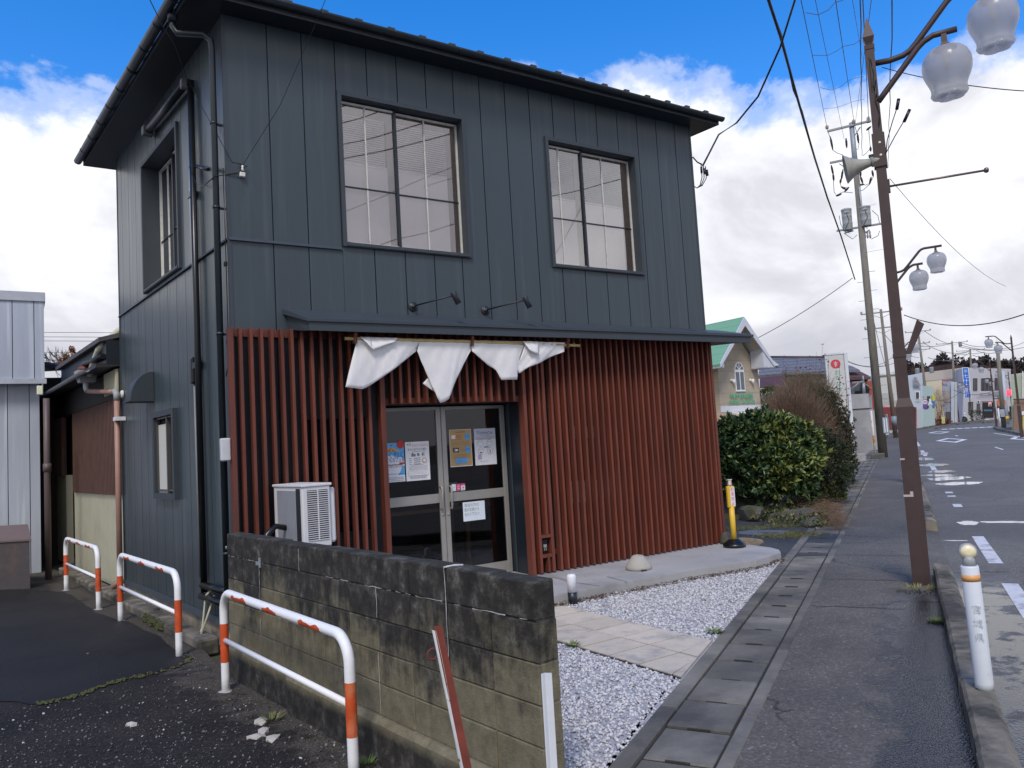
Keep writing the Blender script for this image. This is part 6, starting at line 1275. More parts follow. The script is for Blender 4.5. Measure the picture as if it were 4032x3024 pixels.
Q_ = [A, onplane(*Zr(620, 1400), Vector(RD(-0.9, 33)), DR), onplane(*Zr(540, 1175), Vector(RD(-0.95, 27.5)), DR), onplane(*Zr(465, 940), Vector(RD(-1.0, 22.5)), DR), onplane(*Zr(385, 665), Vector(RD(-1.05, 18.2)), DR), onplane(*Zr(345, 525), Vector(RD(-1.1, 16.5)), DR), onplane(*Zr(262, 220), Vector(RD(-1.2, 13.9)), DR), onplane(*Zr(190, 0), Vector(RD(-1.3, 12.4)), DR), onplane(*Zr(80, -330), Vector(RD(-1.4, 11.0)), DR)]
b.tube(Q_, 0.026, 8); b.tube([q+Vector((0.03*math.sin(i*2.2), 0, 0.04*math.cos(i*3.1))) for i, q in enumerate(Q_)], 0.014, 6); 
tag(b.build('overhead_wire', org=A), 'thick bundled telephone cable sweeping down to the big pole', 'wire', 'overhead wires')
# spacers tied across the power lines
b = MB().use(THINW)
for L_ in (((410, 75), (485, 88), (545, 60), (585, 14), (632, 2)), ((452, 328), (540, 330), (600, 300), (630, 276), (700, 262), (742, 232)), ((497, 520), (560, 535), (620, 515), (658, 482), (700, 465), (755, 455)), ((520, 645), (590, 640), (650, 620), (685, 605), (760, 588)), ((770, 1225), (830, 1210)), ((765, 1500), (870, 1480))):
    k = max(0.0, min(1.0, L_[0][1]/775)); s_ = 13+26.5*k**2.2
    b.tube([onplane(*Zr(*q), Vector(RD(-0.8, s_)), DR) for q in L_], 0.006, 5)
tag(b.build('wire_spacer', org=polept(540, 700)), 'thin curved ties slung across the power lines', 'wire', 'overhead wires')
# service wires of the shop
SW0 = FA(0.165, 0.06, 5.08)
def pix(px, py, d_): r_ = ray(px, py); return Cv+r_*(d_/math.hypot(r_.x, r_.y))
wa = LW(0.98, 0.10, 6.45)
b = MB().use(WIREM); b.tube([SW0, pix(915, 640, 8.55), pix(850, 520, 8.9), pix(800, 430, 9.2), wa, pix(690, 180, 9.0), pix(640, 100, 8.3), pix(590, 0, 7.2), pix(540, -120, 6.0)], 0.0045, 6); tag(b.build('overhead_wire', org=SW0), 'service wire crossing the shop side wall to the corner insulator', 'wire', 'overhead wires')
b = MB().use(WIREM); b.tube([SW0, pix(1100, 420, 8.1), pix(1240, 100, 7.6), pix(1285, -10, 7.2), pix(1330, -130, 6.6)], 0.003, 6); tag(b.build('overhead_wire', org=SW0), 'thin wire slanting across the front wall from the corner insulator', 'wire', 'overhead wires')
SE = FA(7.54, 0.0, 6.20)
b = MB().use(WIREM); b.tube([SE, pix(2830, 530, 14.4), pix(2900, 484, 14.2), pix(2985, 380, 13.7), pix(3072, 186, 12.6), pix(3105, 80, 11.9), pix(3130, 0, 11.2), pix(3160, -110, 10.3)], 0.016, 6); tag(b.build('overhead_wire', org=SE), 'heavy service cable rising from the right wall corner', 'wire', 'overhead wires')
far = lambda u, v, s_: onplane(*Zr(u, v), DR*s_, DR)
wire(onplane(*Zr(865, 400), RD(0, 11), DR), onplane(*Zr(1707, 540), RD(0, 10.2), DR), 0.006, 'cable behind the nearest globes from the lamp pole rightwards', 0.05)
wire(far(910, 1060, 30), far(1600, 1700, 60), 0.010, 'thin stay line slanting down at the right of the sky', 0.6)
wire(onplane(*T(590, 92), DR*30, DR), onplane(*T(1659, 85), DR*26, DR), 0.016, 'cable sagging from the lamp pole to the right frame edge', 0.35)
wire(onplane(*Zr(690, 1650), ub, DR), onplane(2955, 1345, FA(6.0, 0.2, 0)+DR*29, DR), 0.016, 'pair of wires from the big pole to the animal hospital gable', 0.15)
for k, (p0_, p1_, sag) in enumerate((((560, 340), (1010, 345), 0.5), ((770, 232), (1008, 352), 0.3), ((770, 345), (1170, 410), 0.8), ((1080, 355), (1659, 335), 0.9), ((1080, 375), (1659, 380), 0.5), ((1230, 408), (1430, 420), 0.3), ((85, 500), (500, 455), 1.2), ((85, 510), (650, 430), 1.4), ((660, 760), (1100, 770), 1.5), ((1030, 760), (1500, 690), 1.2), ((800, 470), (1170, 430), 0.8), ((1050, 440), (1170, 415), 0.1), ((1200, 450), (1659, 470), 0.6), ((1080, 330), (1420, 345), 0.6), ((420, 270), (720, 470), 0.8), ((300, 60), (440, 600), 0.8), ((720, 250), (640, 480), 0.1))):
    A = onplane(*T(*p0_), DR*120, DR); B = onplane(*T(*p1_), DR*135, DR); wire(A, B, 0.035, ['distant wire %s' % s_ for s_ in ('between the second and fourth poles', 'falling from the third pole top', 'from the third pole to the bank pole', 'high to the right frame edge', 'lower to the right frame edge', 'reaching the pale concrete pole', 'above the tiled roofs, upper', 'above the tiled roofs, lower', 'low across the blue building', 'low across the bank front', 'curving to the fifth pole', 'short beside the fourth pole', 'behind the pale pole to the right', 'arching over the bank roof', 'slanting behind the nearest lamp', 'sloping beside the second pole', 'steep beside the third pole')][k], sag, THINW, 14)
for k, (y0, y1) in enumerate(((1308, 1310), (1325, 1328), (1341, 1344), (1387, 1389), (1404, 1408), (1418, 1421))):
    wire(pix(-60, y0, 60), pix(520, y1, 60), 0.016 if k < 3 else 0.012, ('top', 'second', 'third', 'fourth', 'fifth', 'lowest')[k]+' wire in the sky gap beside the white building', 0.0, THINW, 6)
# ------------------------------------------------------------------ leaves and twigs
def leafmesh(name, C, D, size, mats, mi, parent=None, asp=0.36, fold=0.18):
    n = len(C); D = D/np.linalg.norm(D, axis=1)[:, None]; r_ = rng.normal(size=(n, 3)); S = np.cross(D, r_); S /= np.linalg.norm(S, axis=1)[:, None]; Nn = np.cross(D, S)
    s = np.asarray(size)[:, None]
    V = np.stack([C, C+D*s*0.5+S*s*asp+Nn*s*fold, C+D*s, C+D*s*0.5-S*s*asp+Nn*s*fold], 1).reshape(-1, 3)
    i = np.arange(n)*4; Q = np.concatenate([np.stack([i, i+1, i+2], 1), np.stack([i, i+2, i+3], 1)]); MI = np.concatenate([mi, mi])
    return fastmesh(name, V, Q, mats, MI, parent)
def twigs(name, P0_, P1_, r_, mats, parent=None, bend=0.15):
    P0_ = np.asarray(P0_); P1_ = np.asarray(P1_); n = len(P0_); d = P1_-P0_; ln = np.linalg.norm(d, axis=1)[:, None]; d = d/ln; a = np.cross(d, rng.normal(size=(n, 3))); a /= np.linalg.norm(a, axis=1)[:, None]; b_ = np.cross(d, a)
    mid = (P0_+P1_)/2+a*ln*bend*rng.uniform(-1, 1, (n, 1)); r_ = np.asarray(r_)[:, None]
    V = []; 
    for c, rr in ((P0_, r_), (mid, r_*0.7), (P1_, r_*0.25)):
        for k in range(3): th = 2*math.pi*k/3; V.append(c+(a*math.cos(th)+b_*math.sin(th))*rr)
    V = np.stack(V, 1).reshape(-1, 3); i = np.arange(n)*9; Q = []
    for l in (0, 3):
        for k in range(3): k2 = (k+1) % 3; Q.append(np.stack([i+l+k, i+l+k2, i+l+3+k2, i+l+3+k], 1))
    return fastmesh(name, V, np.concatenate(Q), mats, rng.integers(0, len(mats), n*6) if len(mats) > 1 else None, parent)
def blobpts(n, c, rad, lumps, seed, shell=0.55):
    r_ = np.random.default_rng(seed); d = r_.normal(size=(n, 3)); d /= np.linalg.norm(d, axis=1)[:, None]; d[:, 2] = np.where(d[:, 2] < -0.75, -d[:, 2], d[:, 2])
    L_ = r_.normal(size=(lumps, 3)); L_ /= np.linalg.norm(L_, axis=1)[:, None]; k = np.max(np.clip((d@L_.T-0.72)/0.28, 0, 1), 1)
    rr = (shell+(1-shell)*r_.random(n)**0.6)*(0.76+0.30*k)*(1+0.06*r_.standard_normal(n)); P = np.array(c)[None]+d*rr[:, None]*np.array(rad)[None]
    return P, d, k
LG = [mat('leaf_dark', (0.030, 0.066, 0.026), rough=0.42, var=0.3, scale=5), mat('leaf_mid', (0.075, 0.135, 0.042), rough=0.45, var=0.3, scale=5), mat('leaf_yellow_green', (0.21, 0.25, 0.060), rough=0.5, var=0.2, scale=5)]
BARK = mat('bark', (0.08, 0.06, 0.045), rough=0.9, var=0.3, scale=14, bump=0.004)
# driveway and planting bed beside the shop
b = MB().use(DRIVE); b.poly([RD(-1.62, 11.7, 0.004), RD(-1.0, 11.9, 0.004), RD(-1.0, 17.2, 0.004), RD(-3.4, 17.0, 0.004), RD(-7.5, 19.0, 0.004), RD(-9, 15.5, 0.004), FA(7.4, -4, 0.004), FA(7.4, 0.2, 0.004), Vector((3.5, 11.75, 0.004)), Vector((3.66, 11.0, 0.004))]); tag(b.build('driveway'), kind='structure')
b = MB().use(SOIL)
bed2 = [RD(-1.64, 17.6), RD(-1.64, 26.5), RD(-14, 27.0), RD(-14, 18.5), RD(-5.5, 16.6), RD(-3.2, 16.3)]
b.loft([[p+Vector((0, 0, 0.006)) for p in bed2], [Vector((p.x, p.y, 0))*0.985+RD(-6, 21)*0.015+Vector((0, 0, 0.10)) for p in bed2]]); tag(b.build('planting_bed'), kind='structure')
b = MB().use(mat('lid_grey', (0.13, 0.15, 0.18), rough=0.6, var=0.2, scale=5)); pl = [atz(*(2600+u/2.37, 2000+v/2.37), 0.012) for u, v in ((715, 222), (860, 202), (1195, 210), (1232, 232), (1180, 255), (890, 252), (740, 245))]; b.poly(pl)
b.use(BLACK); c = atz(2600+1030/2.37, 2000+232/2.37, 0.014); b.poly([c+NR*(0.17*math.cos(a))+DR*(0.05*math.sin(a)) for a in np.linspace(0, 2*math.pi, 16, endpoint=False)]); tag(b.build('manhole_cover', org=pl[0]), 'flat grey slab lid set in the ground beside the driveway', 'manhole cover')
Vv = []; 
gp = [(700, 195), (900, 190), (1100, 175), (1250, 165), (1400, 160), (1480, 155), (1000, 262), (1150, 270), (1300, 262), (1390, 250), (1230, 240), (640, 190)]
for k in range(6000):
    u, v = random.choice(gp); x, y = 2600+(u+random.gauss(0, 70))/2.37, 2000+(v+random.gauss(0, 9))/2.37
    if x < 2862: continue
    Vv.append(atz(x, y, 0.01))
Cc = np.array([tuple(p) for p in Vv]); Dd = rng.normal(size=Cc.shape)*np.array([0.7, 0.7, 0.3])+np.array([0, 0, 0.6])
tag(leafmesh('grass_patch', Cc, Dd, rng.uniform(0.02, 0.055, len(Cc)), GR, rng.choice(3, len(Cc), p=[0.42, 0.33, 0.25]), asp=0.08, fold=0.0), 'sparse green and straw grass around the driveway lid', 'grass', kind='stuff')
# evergreen shrub with large leaves
def shrub(name, c, rad, nl, lsz, seed, lab, cat, wts, group=None, lumps=26, asp=0.22, mats=LG, stems=9, yel=None):
    g = thing(name, Vector((c[0], c[1], 0.05)), lab, cat, group)
    ro = 9
    P, d, k = blobpts(nl//ro, c, rad, lumps, seed); P = np.repeat(P, ro, 0); d0 = np.repeat(d, ro, 0)
    D = d0*0.75+rng.normal(size=P.shape)*0.75+np.array([0, 0, 0.12]); keep = P[:, 2] > 0.12; P, D, d0 = P[keep], D[keep], d0[keep]
    w_ = np.tile(np.array(wts), (len(P), 1)).astype(float)
    if yel is not None:
        f = yel(P, d0); w_ = w_*(1-f[:, None]); w_[:, 2] += f
    w_ /= w_.sum(1)[:, None]; cum = w_.cumsum(1); mi = (rng.random(len(P))[:, None] > cum).sum(1).clip(0, len(mats)-1)
    leafmesh('foliage', P, D, rng.uniform(0.7, 1.2, len(P))*lsz, mats, mi, g, asp=asp)
    a = []; e = []; r_ = np.random.default_rng(seed+1)
    for i in range(stems*7):
        q = blobpts(1, c, np.array(rad)*0.85, 4, seed*31+i)[0][0]; b0 = np.array([c[0]+r_.uniform(-.25, .25)*rad[0], c[1]+r_.uniform(-.25, .25)*rad[1], 0.05]); a.append(b0 if i % 7 == 0 else b0*0.45+q*0.55); e.append(q)
    twigs('stem', a, e, np.full(len(a), 0.016), [BARK], g, bend=0.2)
    return g
sc_ = onplane(3030, 1810, RD(0, 17.2), DR)
yl = lambda P, d: np.clip(((P[:, 0]-(sc_.x+0.0))*0.8-(P[:, 1]-sc_.y)*0.45+0.25)*1.0, 0.06, 0.55)*(np.sin(P[:, 0]*5)*0.25+np.sin(P[:, 2]*7+1)*0.25+0.75)  # share of yellow-green leaves grows towards the right side
shrub('evergreen_shrub', (sc_.x-0.05, sc_.y+0.3, 1.10), (1.48, 1.3, 1.02), 19000, 0.155, 11, 'rounded evergreen shrub with large glossy leaves yellower on its right', 'shrub', (0.60, 0.38, 0.02), yel=yl)
s2 = onplane(3232, 1880, RD(0, 19.3), DR); s3 = onplane(3300, 1960, RD(0, 17.9), DR)
CONI = [mat('needle_dark', (0.018, 0.036, 0.015), rough=0.7, var=0.3), mat('needle_mid', (0.060, 0.085, 0.030), rough=0.7, var=0.3), mat('needle_brown', (0.11, 0.075, 0.048), rough=0.8, var=0.3)]
shrub('clipped_hedge', (s2.x, s2.y, 0.9), (0.75, 0.9, 0.85), 15000, 0.07, 21, 'dark green hedge bush spilling towards the pavement, right of the big-leaved shrub', 'hedge', (0.55, 0.35, 0.10), mats=CONI, asp=0.16)
s4 = onplane(3150, 1780, RD(0, 22), DR); s5 = onplane(3232, 1700, RD(0, 24), DR)
BRN = [mat('twig_brown', (0.19, 0.14, 0.095), rough=0.9, var=0.3), mat('twig_red', (0.22, 0.10, 0.065), rough=0.9, var=0.3), mat('twig_tan', (0.27, 0.22, 0.15), rough=0.9, var=0.3)]
shrub('tall_hedge', (s5.x, s5.y, 1.45), (0.88, 1.3, 1.42), 26000, 0.075, 22, 'tall brownish clipped hedge before the sign board', 'hedge', (0.18, 0.30, 0.52), mats=CONI, asp=0.14)
def bareshrub(name, c, rad, n, lab, seed, up=0.9, tl=0.5, mats=BRN, cat='shrub'):
    g = thing(name, Vector((c[0], c[1], 0.05)), lab, cat); r_ = np.random.default_rng(seed)
    P, d, k = blobpts(n, c, rad, 14, seed, shell=0.25); D = d*0.5+r_.normal(size=P.shape)*0.45+np.array([0, 0, up]); D /= np.linalg.norm(D, axis=1)[:, None]
    E_ = P+D*r_.uniform(0.3, 1.0, (n, 1))*tl; keep = P[:, 2] > 0.1; twigs('twig', P[keep], E_[keep], r_.uniform(0.003, 0.007, keep.sum()), mats, g)
    a = []; e = []
    for i in range(60): q = P[r_.integers(n)]; b0 = np.array([c[0]+r_.uniform(-.4, .4)*rad[0], c[1]+r_.uniform(-.4, .4)*rad[1], 0.05]); a.append(b0); e.append(q)
    twigs('stem', a, e, np.full(60, 0.02), mats, g, bend=0.12); return g
bareshrub('leafless_shrub', (s4.x, s4.y+0.3, 1.5), (0.95, 1.2, 1.3), 7500, 'reddish leafless shrub of fine twigs behind the big-leaved shrub', 31)
s6 = onplane(3172, 1600, RD(0, 27.5), DR)
bareshrub('leafless_shrub', (s6.x, s6.y, 2.25), (1.0, 1.2, 1.15), 7000, 'taller tan leafless bush reaching up to the tiled roof', 32, tl=0.6, mats=[BRN[0], BRN[2]])
# tall shoots with a few red leaves over the hedge
g = thing('tall_shoots', Vector((s6.x, s6.y, 0.05)), 'thin bare shoots with red leaves standing above the brown bush', 'shrub'); a = []; e = []; lf_ = []
for px, y0, y1 in ((3088, 1520, 1395), (3138, 1530, 1410), (3180, 1520, 1400), (3190, 1560, 1400), (3240, 1520, 1352), (3245, 1560, 1390), (3262, 1560, 1400), (3215, 1540, 1385), (3305, 1560, 1425), (3345, 1640, 1500), (3330, 1640, 1480)):
    A = pix(px-4, y0+60, 27.5); B = pix(px, y1, 27.5); a.append(tuple(A)); e.append(tuple(B)); lf_ += [tuple(A.lerp(B, random.uniform(0.4, 1.0))+Vector((random.gauss(0, .04), 0, 0))) for _ in range(9)]
twigs('stem', a, e, np.full(len(a), 0.012), BRN[:1], g, bend=0.04); leafmesh('leaf', np.array(lf_), rng.normal(size=(len(lf_), 3)), rng.uniform(0.05, 0.10, len(lf_)), [mat('red_leaf', (0.22, 0.06, 0.05), rough=0.8, var=0.3)], np.zeros(len(lf_), int), g)
shrub('variegated_plant', (atz(3290, 1985, 0.0).x, atz(3290, 1985, 0.0).y+0.1, 0.22), (0.34, 0.3, 0.30), 1500, 0.10, 41, 'small yellow-green variegated plant at the hedge foot by the pavement', 'plant', (0.1, 0.3, 0.6), mats=[LG[1], LG[2], mat('leaf_pale', (0.34, 0.38, 0.16), rough=0.5, var=0.2)], stems=3)
# bank of rocks under the shrub
RK = [((3055, 2010), 0.42, 0.30, 0.30, 'grey-green boulder directly under the shrub'), ((2905, 2010), 0.62, 0.4, 0.42, 'dark boulder half hidden behind the yellow post'), ((3140, 2035), 0.55, 0.35, 0.25, 'low brown boulder right of the grey-green one'), ((3215, 2050), 0.40, 0.22, 0.16, 'long flat rock sloping to the pavement'), ((2975, 2030), 0.30, 0.3, 0.30, 'dark rounded rock behind the grass patch'), ((3010, 1985), 0.5, 0.3, 0.35, 'rock at the shadowed back of the bank')]
for i, ((x, y), sx, sy, sz, lab) in enumerate(RK):
    p_ = gpt(x, min(y+22, 2080)); rock(p_+Vector((0, 0.15, sz*0.25)), sx, sy, sz, ROCKG if i else mat('rock_green', (0.15, 0.155, 0.11), rough=0.9, var=0.25, scale=5, bump=0.01), lab, 50+i, 'rocks of the planted bank')
Cc = []
for k in range(9000):
    x = random.uniform(2960, 3260); y = 2018+random.gauss(0, 16)+(x-3000)*0.10; p_ = atz(x, y, 0.02); Cc.append((p_.x, p_.y, 0.03+random.random()*0.16))
Cc = np.array(Cc); tag(leafmesh('ground_ivy', Cc, rng.normal(size=Cc.shape)+np.array([0, 0, .4]), rng.uniform(0.03, 0.07, len(Cc)), [LG[1], CONI[0], GR[1], GR[2]], rng.choice(4, len(Cc), p=[0.4, 0.25, 0.15, 0.2])), 'green ivy and dry grass covering the foot of the rock bank', 'ground cover', kind='stuff')
a = []; e = []
for k in range(2600):
    x = random.uniform(3090, 3300); y = 1960+(x-3090)*0.38+random.gauss(0, 22); p_ = atz(x, min(2090, y+25), 0.0); q = np.array([p_.x, p_.y, random.uniform(0.02, 0.28)]); a.append(q); e.append(q+np.array([random.uniform(-.1, .35), random.uniform(-.25, .1), random.uniform(-.16, .08)]))
tag(twigs('fallen_twigs', a, e, np.full(len(a), 0.003), BRN), 'tangle of dry fallen twigs below the hedge at the pavement edge', 'twigs', kind='stuff')
q = atz(3302, 2020, 0.01); b = MB().use(WHITEP); b.lathe(q, [(0.09, 0), (0.11, 0.02), (0.105, 0.022), (0.085, 0.008)], 16, wob=lambda i, a: 1+0.25*math.cos(2*a)); tag(b.build('discarded_tray', org=q), 'white plastic tray lying at the pavement edge near the hedge', 'litter')
# ------------------------------------------------------------------ animal hospital
hz = 0.15; HO = pix(2990, 1700, 38.0); HO.z = 0.15; HD = hdir(57); HN = Vector((HD.y, -HD.x, 0))
def HX(px, py, o=0.0): return onplane(px, py, HO+HN*o, HN)
def Hc(px, py, o=0.0): q = HX(px, py, o)-HO; return (q.dot(HD), q.z+HO.z)
def HF(a, o, z): q = HO+HD*a+HN*o; return Vector((q.x, q.y, z))
Z = lambda u, v: (2700+u/2.765, 1100+v/2.765)
hosp = thing('animal_hospital', HF(-2, 0, 0.1), 'beige gabled animal hospital with a bright green roof', 'building')
uL = Hc(*Z(352, 1000))[0]; uR = Hc(*Z(812, 1300))[0]; FO = 0.75; uA = Hc(*Z(632, 430), FO)[0]; zA = Hc(*Z(632, 425), FO)[1]; uEl, zE = Hc(*Z(375, 945), FO); uEr, zEr = Hc(*Z(965, 945), FO); zB = Hc(*Z(600, 1375))[1]
SIDE = bpy.data.materials.new('board_siding'); SIDE.use_nodes = True; t, p = tree_of(SIDE); wv = nd(t, 'ShaderNodeTexWave', wave_type='BANDS', bands_direction='Z', wave_profile='SAW', i_Scale=0.62); t.links.new(geo(t), wv.inputs[0])
nz_ = nd(t, 'ShaderNodeTexNoise', i_Scale=3.0, i_Detail=4.0); t.links.new(geo(t), nz_.inputs[0]); cb = ramp(t, nz_.outputs[0], [(0.3, (0.40, 0.345, 0.27)), (0.7, (0.46, 0.40, 0.32))]); t.links.new(mixc(t, ramp(t, wv.outputs[0], [(0.0, 1.0), (0.045, 0.0)]), cb, (0.20, 0.17, 0.13)), p.inputs['Base Color']); p.inputs['Roughness'].default_value = 0.8
sx = (zA-zE)/max(0.1, uEr-uA); slopeL = (zA-zE)/max(0.1, uA-uEl)
zr = lambda u: zA-0.28-(abs(u-uA)*(sx if u > uA else slopeL))
b = MB().use(SIDE); D_ = 7.0
b.poly([HF(uL, 0, 0.1), HF(uR, 0, 0.1), HF(uR, 0, zr(uR)), HF(uA, 0, zA-0.28), HF(uL, 0, zr(uL))])
b.poly([HF(uL, 0, 0.1), HF(uL, 0, zr(uL)), HF(uL, -D_, zr(uL)), HF(uL, -D_, 0.1)]); b.poly([HF(uR, 0, 0.1), HF(uR, -D_, 0.1), HF(uR, -D_, zr(uR)), HF(uR, 0, zr(uR))])
b.build('wall', parent=hosp)
b = MB().use(mat('cream_siding', (0.55, 0.47, 0.30), rough=0.8, var=0.08)); b.box(HF, uL-5.5, uL-0.01, -1.6, -1.2, 0.1, zE-0.1); b.build('side_wing', parent=hosp)
GRN = bpy.data.materials.new('green_roof'); GRN.use_nodes = True; t, p = tree_of(GRN); wv = nd(t, 'ShaderNodeTexWave', wave_type='BANDS', bands_direction='Z', wave_profile='SAW', i_Scale=0.95); t.links.new(geo(t), wv.inputs[0]); t.links.new(mixc(t, ramp(t, wv.outputs[0], [(0.0, 1.0), (0.07, 0.0)]), (0.20, 0.41, 0.25), (0.09, 0.22, 0.12)), p.inputs['Base Color']); p.inputs['Roughness'].default_value = 0.45
FO = 0.75
b = MB().use(GRN); ov = 0.0
b.hexa([HF(uEl, FO, zE), HF(uA, FO, zA-0.02), HF(uA, -D_-6, zA-0.02), HF(uEl, -D_-6, zE), HF(uEl-0.02, FO, zE+0.1), HF(uA, FO, zA+0.08), HF(uA, -D_-6, zA+0.08), HF(uEl-0.02, -D_-6, zE+0.1)])
b.hexa([HF(uA, FO, zA-0.02), HF(uEr, FO, zE), HF(uEr, -D_-2, zE), HF(uA, -D_-2, zA-0.02), HF(uA, FO, zA+0.08), HF(uEr+0.02, FO, zE+0.1), HF(uEr+0.02, -D_-2, zE+0.1), HF(uA, -D_-2, zA+0.08)])
b.poly([HF(uEl-0.1, -0.9, zE+0.05), HF(uA-0.2, -0.9-0.0, zA-0.10), HF(uA-8.5, -1.6, zA-0.35), HF(uEl-8.5, -0.9, zE-0.05)]) if False else None
b.build('roof', parent=hosp)
b = MB().use(mat('barge_white', (0.62, 0.66, 0.74), rough=0.5, var=0.04)); bwd = 0.26
for ue in (uEl, uEr): b.hexa([HF(uA, FO+0.005, zA-bwd*1.3), HF(ue, FO+0.005, zE-0.04), HF(ue, FO+0.05, zE-0.04), HF(uA, FO+0.05, zA-bwd*1.3), HF(uA, FO+0.005, zA+0.06), HF(ue, FO+0.005, zE+0.14), HF(ue, FO+0.05, zE+0.14), HF(uA, FO+0.05, zA+0.06)])
for ue, un, sg in ((uEl, uL, 1), (uEr, uR, -1)):
    kk = (zA-zE)/abs(uA-ue); u2 = ue+sg*(0.25 if sg > 0 else 0.75); b.prism([HF(ue, FO+0.004, 0), HF(u2, FO+0.004, 0), HF(u2, 0.02, 0), HF(ue, 0.02, 0)], zE-0.06, zE-0.02); b.loft([[HF(ue, o_, zE-0.05), HF(u2, o_, zE-0.05), HF(u2, o_, zE+kk*abs(u2-ue)-0.05)] for o_ in (0.02, FO+0.004)])
b.use(mat('gable_soffit', (0.50, 0.45, 0.38), rough=0.7))
for ue in (uEl, uEr): b.hexa([HF(ue, -6.0, zE-0.05), HF(uA, -6.0, zA-0.08), HF(uA, FO, zA-0.08), HF(ue, FO, zE-0.05), HF(ue, -6.0, zE-0.02), HF(uA, -6.0, zA-0.04), HF(uA, FO, zA-0.04), HF(ue, FO, zE-0.02)])
b.use(mat('barge_white', (0.62, 0.66, 0.74)))
b.box(HF, uL-0.03, uR+0.03, 0.0, 0.06, zB-0.28, zB+0.0); b.build('barge_board', parent=hosp)
BRK = bpy.data.materials.new('pink_brick'); BRK.use_nodes = True; t, p = tree_of(BRK); br = nd(t, 'ShaderNodeTexBrick', i_Scale=1.0); br.inputs['Color1'].default_value = (0.50, 0.30, 0.20, 1); br.inputs['Color2'].default_value = (0.62, 0.42, 0.30, 1); br.inputs['Mortar'].default_value = (0.45, 0.42, 0.36, 1); br.inputs['Brick Width'].default_value = 0.42; br.inputs['Row Height'].default_value = 0.14; br.inputs['Mortar Size'].default_value = 0.012
cx = nd(t, 'ShaderNodeCombineXYZ'); t.links.new(axis_val(t, HD), cx.inputs[0]); sz_ = nd(t, 'ShaderNodeSeparateXYZ'); t.links.new(geo(t), sz_.inputs[0]); t.links.new(sz_.outputs[2], cx.inputs[1]); t.links.new(cx.outputs[0], br.inputs[0]); t.links.new(br.outputs[0], p.inputs['Base Color']); p.inputs['Roughness'].default_value = 0.85
u1b = Hc(*Z(500, 1500))[0]
b = MB().use(BRK); b.box(HF, uL-0.3, u1b, -0.2, 0.05, 0.1, zB-0.30); b.box(HF, Hc(*Z(720, 1450))[0], uR, 0.003, 0.05, 0.1, zB-0.45); b.build('brick_base', parent=hosp)
b = MB().use(mat('awning_cream', (0.70, 0.68, 0.58), rough=0.5, var=0.05)); aw = Hc(*Z(640, 1400))[0]
b.hexa([HF(u1b-0.1, 0.0, zB-0.35), HF(uR-0.2, 0.0, zB-0.35), HF(uR+0.1, 1.3, zB-0.72), HF(u1b-0.1, 1.3, zB-0.72), HF(u1b-0.1, 0.0, zB-0.28), HF(uR-0.2, 0.0, zB-0.28), HF(uR+0.1, 1.3, zB-0.58), HF(u1b-0.1, 1.3, zB-0.58)]); b.box(HF, u1b-0.1, u1b-0.0, 0.06, 0.14, 0.1, zB-0.4); b.use(FARG); b.box(HF, u1b, Hc(*Z(720, 1450))[0], 0.002, 0.03, 0.1, zB-0.75); b.build('porch', parent=hosp)
# arched window
wl_, zwb = Hc(*Z(548, 1222)); wr_, _ = Hc(*Z(648, 1222)); wc = (wl_+wr_)/2-0.03; zwt = Hc(*Z(575, 905))[1]; rw = (wr_-wl_)/2; zs_ = zwt-rw*1.25
arch = [(wc+rw*math.cos(a), zs_+rw*1.25*math.sin(a)) for a in np.linspace(0, math.pi, 17)]
outl = [(wc-rw, zwb)] + [(wc+rw, zwb)] + arch
b = MB().use(WHITEP); b.loft([[HF(u, 0.003, z) for u, z in outl], [HF(u, 0.05, z) for u, z in outl]]); wn = b.build('window', parent=hosp)
b = MB().use(mat('hosp_glass', (0.12, 0.15, 0.19), rough=0.1, var=0.3)); k = 0.86
b.poly([HF(wc-rw*k, 0.053, zwb+0.08), HF(wc-0.03, 0.053, zwb+0.08), HF(wc-0.03, 0.053, zs_-0.06), HF(wc-rw*k, 0.053, zs_-0.06)]); b.poly([HF(wc+0.03, 0.053, zwb+0.08), HF(wc+rw*k, 0.053, zwb+0.08), HF(wc+rw*k, 0.053, zs_-0.06), HF(wc+0.03, 0.053, zs_-0.06)])
for i in range(4):
    a0_, a1_ = math.pi*i/4+0.08, math.pi*(i+1)/4-0.08; am = (a0_+a1_)/2
    b.poly([HF(wc+rw*0.16*math.cos(am), 0.053, zs_+0.03+rw*0.2*math.sin(am))]+[HF(wc+rw*0.85*math.cos(a), 0.053, zs_+0.03+rw*1.05*math.sin(a)) for a in (a0_, am, a1_)])
b.build('pane', parent=wn)
GL = mat('green_letter', (0.02, 0.42, 0.24), rough=0.4, var=0.04)
b = MB(); (lu0, lz0), (lu1, lz1) = Hc(*Z(470, 1300)), Hc(*Z(725, 1240)); zc = (Hc(*Z(600, 1305))[1]+Hc(*Z(600, 1242))[1])/2; hh = Hc(*Z(600, 1242))[1]-Hc(*Z(600, 1305))[1]
b.text('WATANABE', HF((lu0+lu1)/2, 0.07, zc), HD, Vector((0, 0, 1)), hh*1.25, GL, 'CENTER', ext=0.008, width=(lu1-lu0)*0.98)
(lu0, _), (lu1, _) = Hc(*Z(455, 1340)), Hc(*Z(752, 1340)); zc = (Hc(*Z(600, 1355))[1]+Hc(*Z(600, 1320))[1])/2; hh = Hc(*Z(600, 1320))[1]-Hc(*Z(600, 1355))[1]
b.text('ANIMAL HOSPITAL', HF((lu0+lu1)/2, 0.07, zc), HD, Vector((0, 0, 1)), hh*1.4, GL, 'CENTER', ext=0.008, width=(lu1-lu0)*0.98); b.build('lettering', parent=hosp)
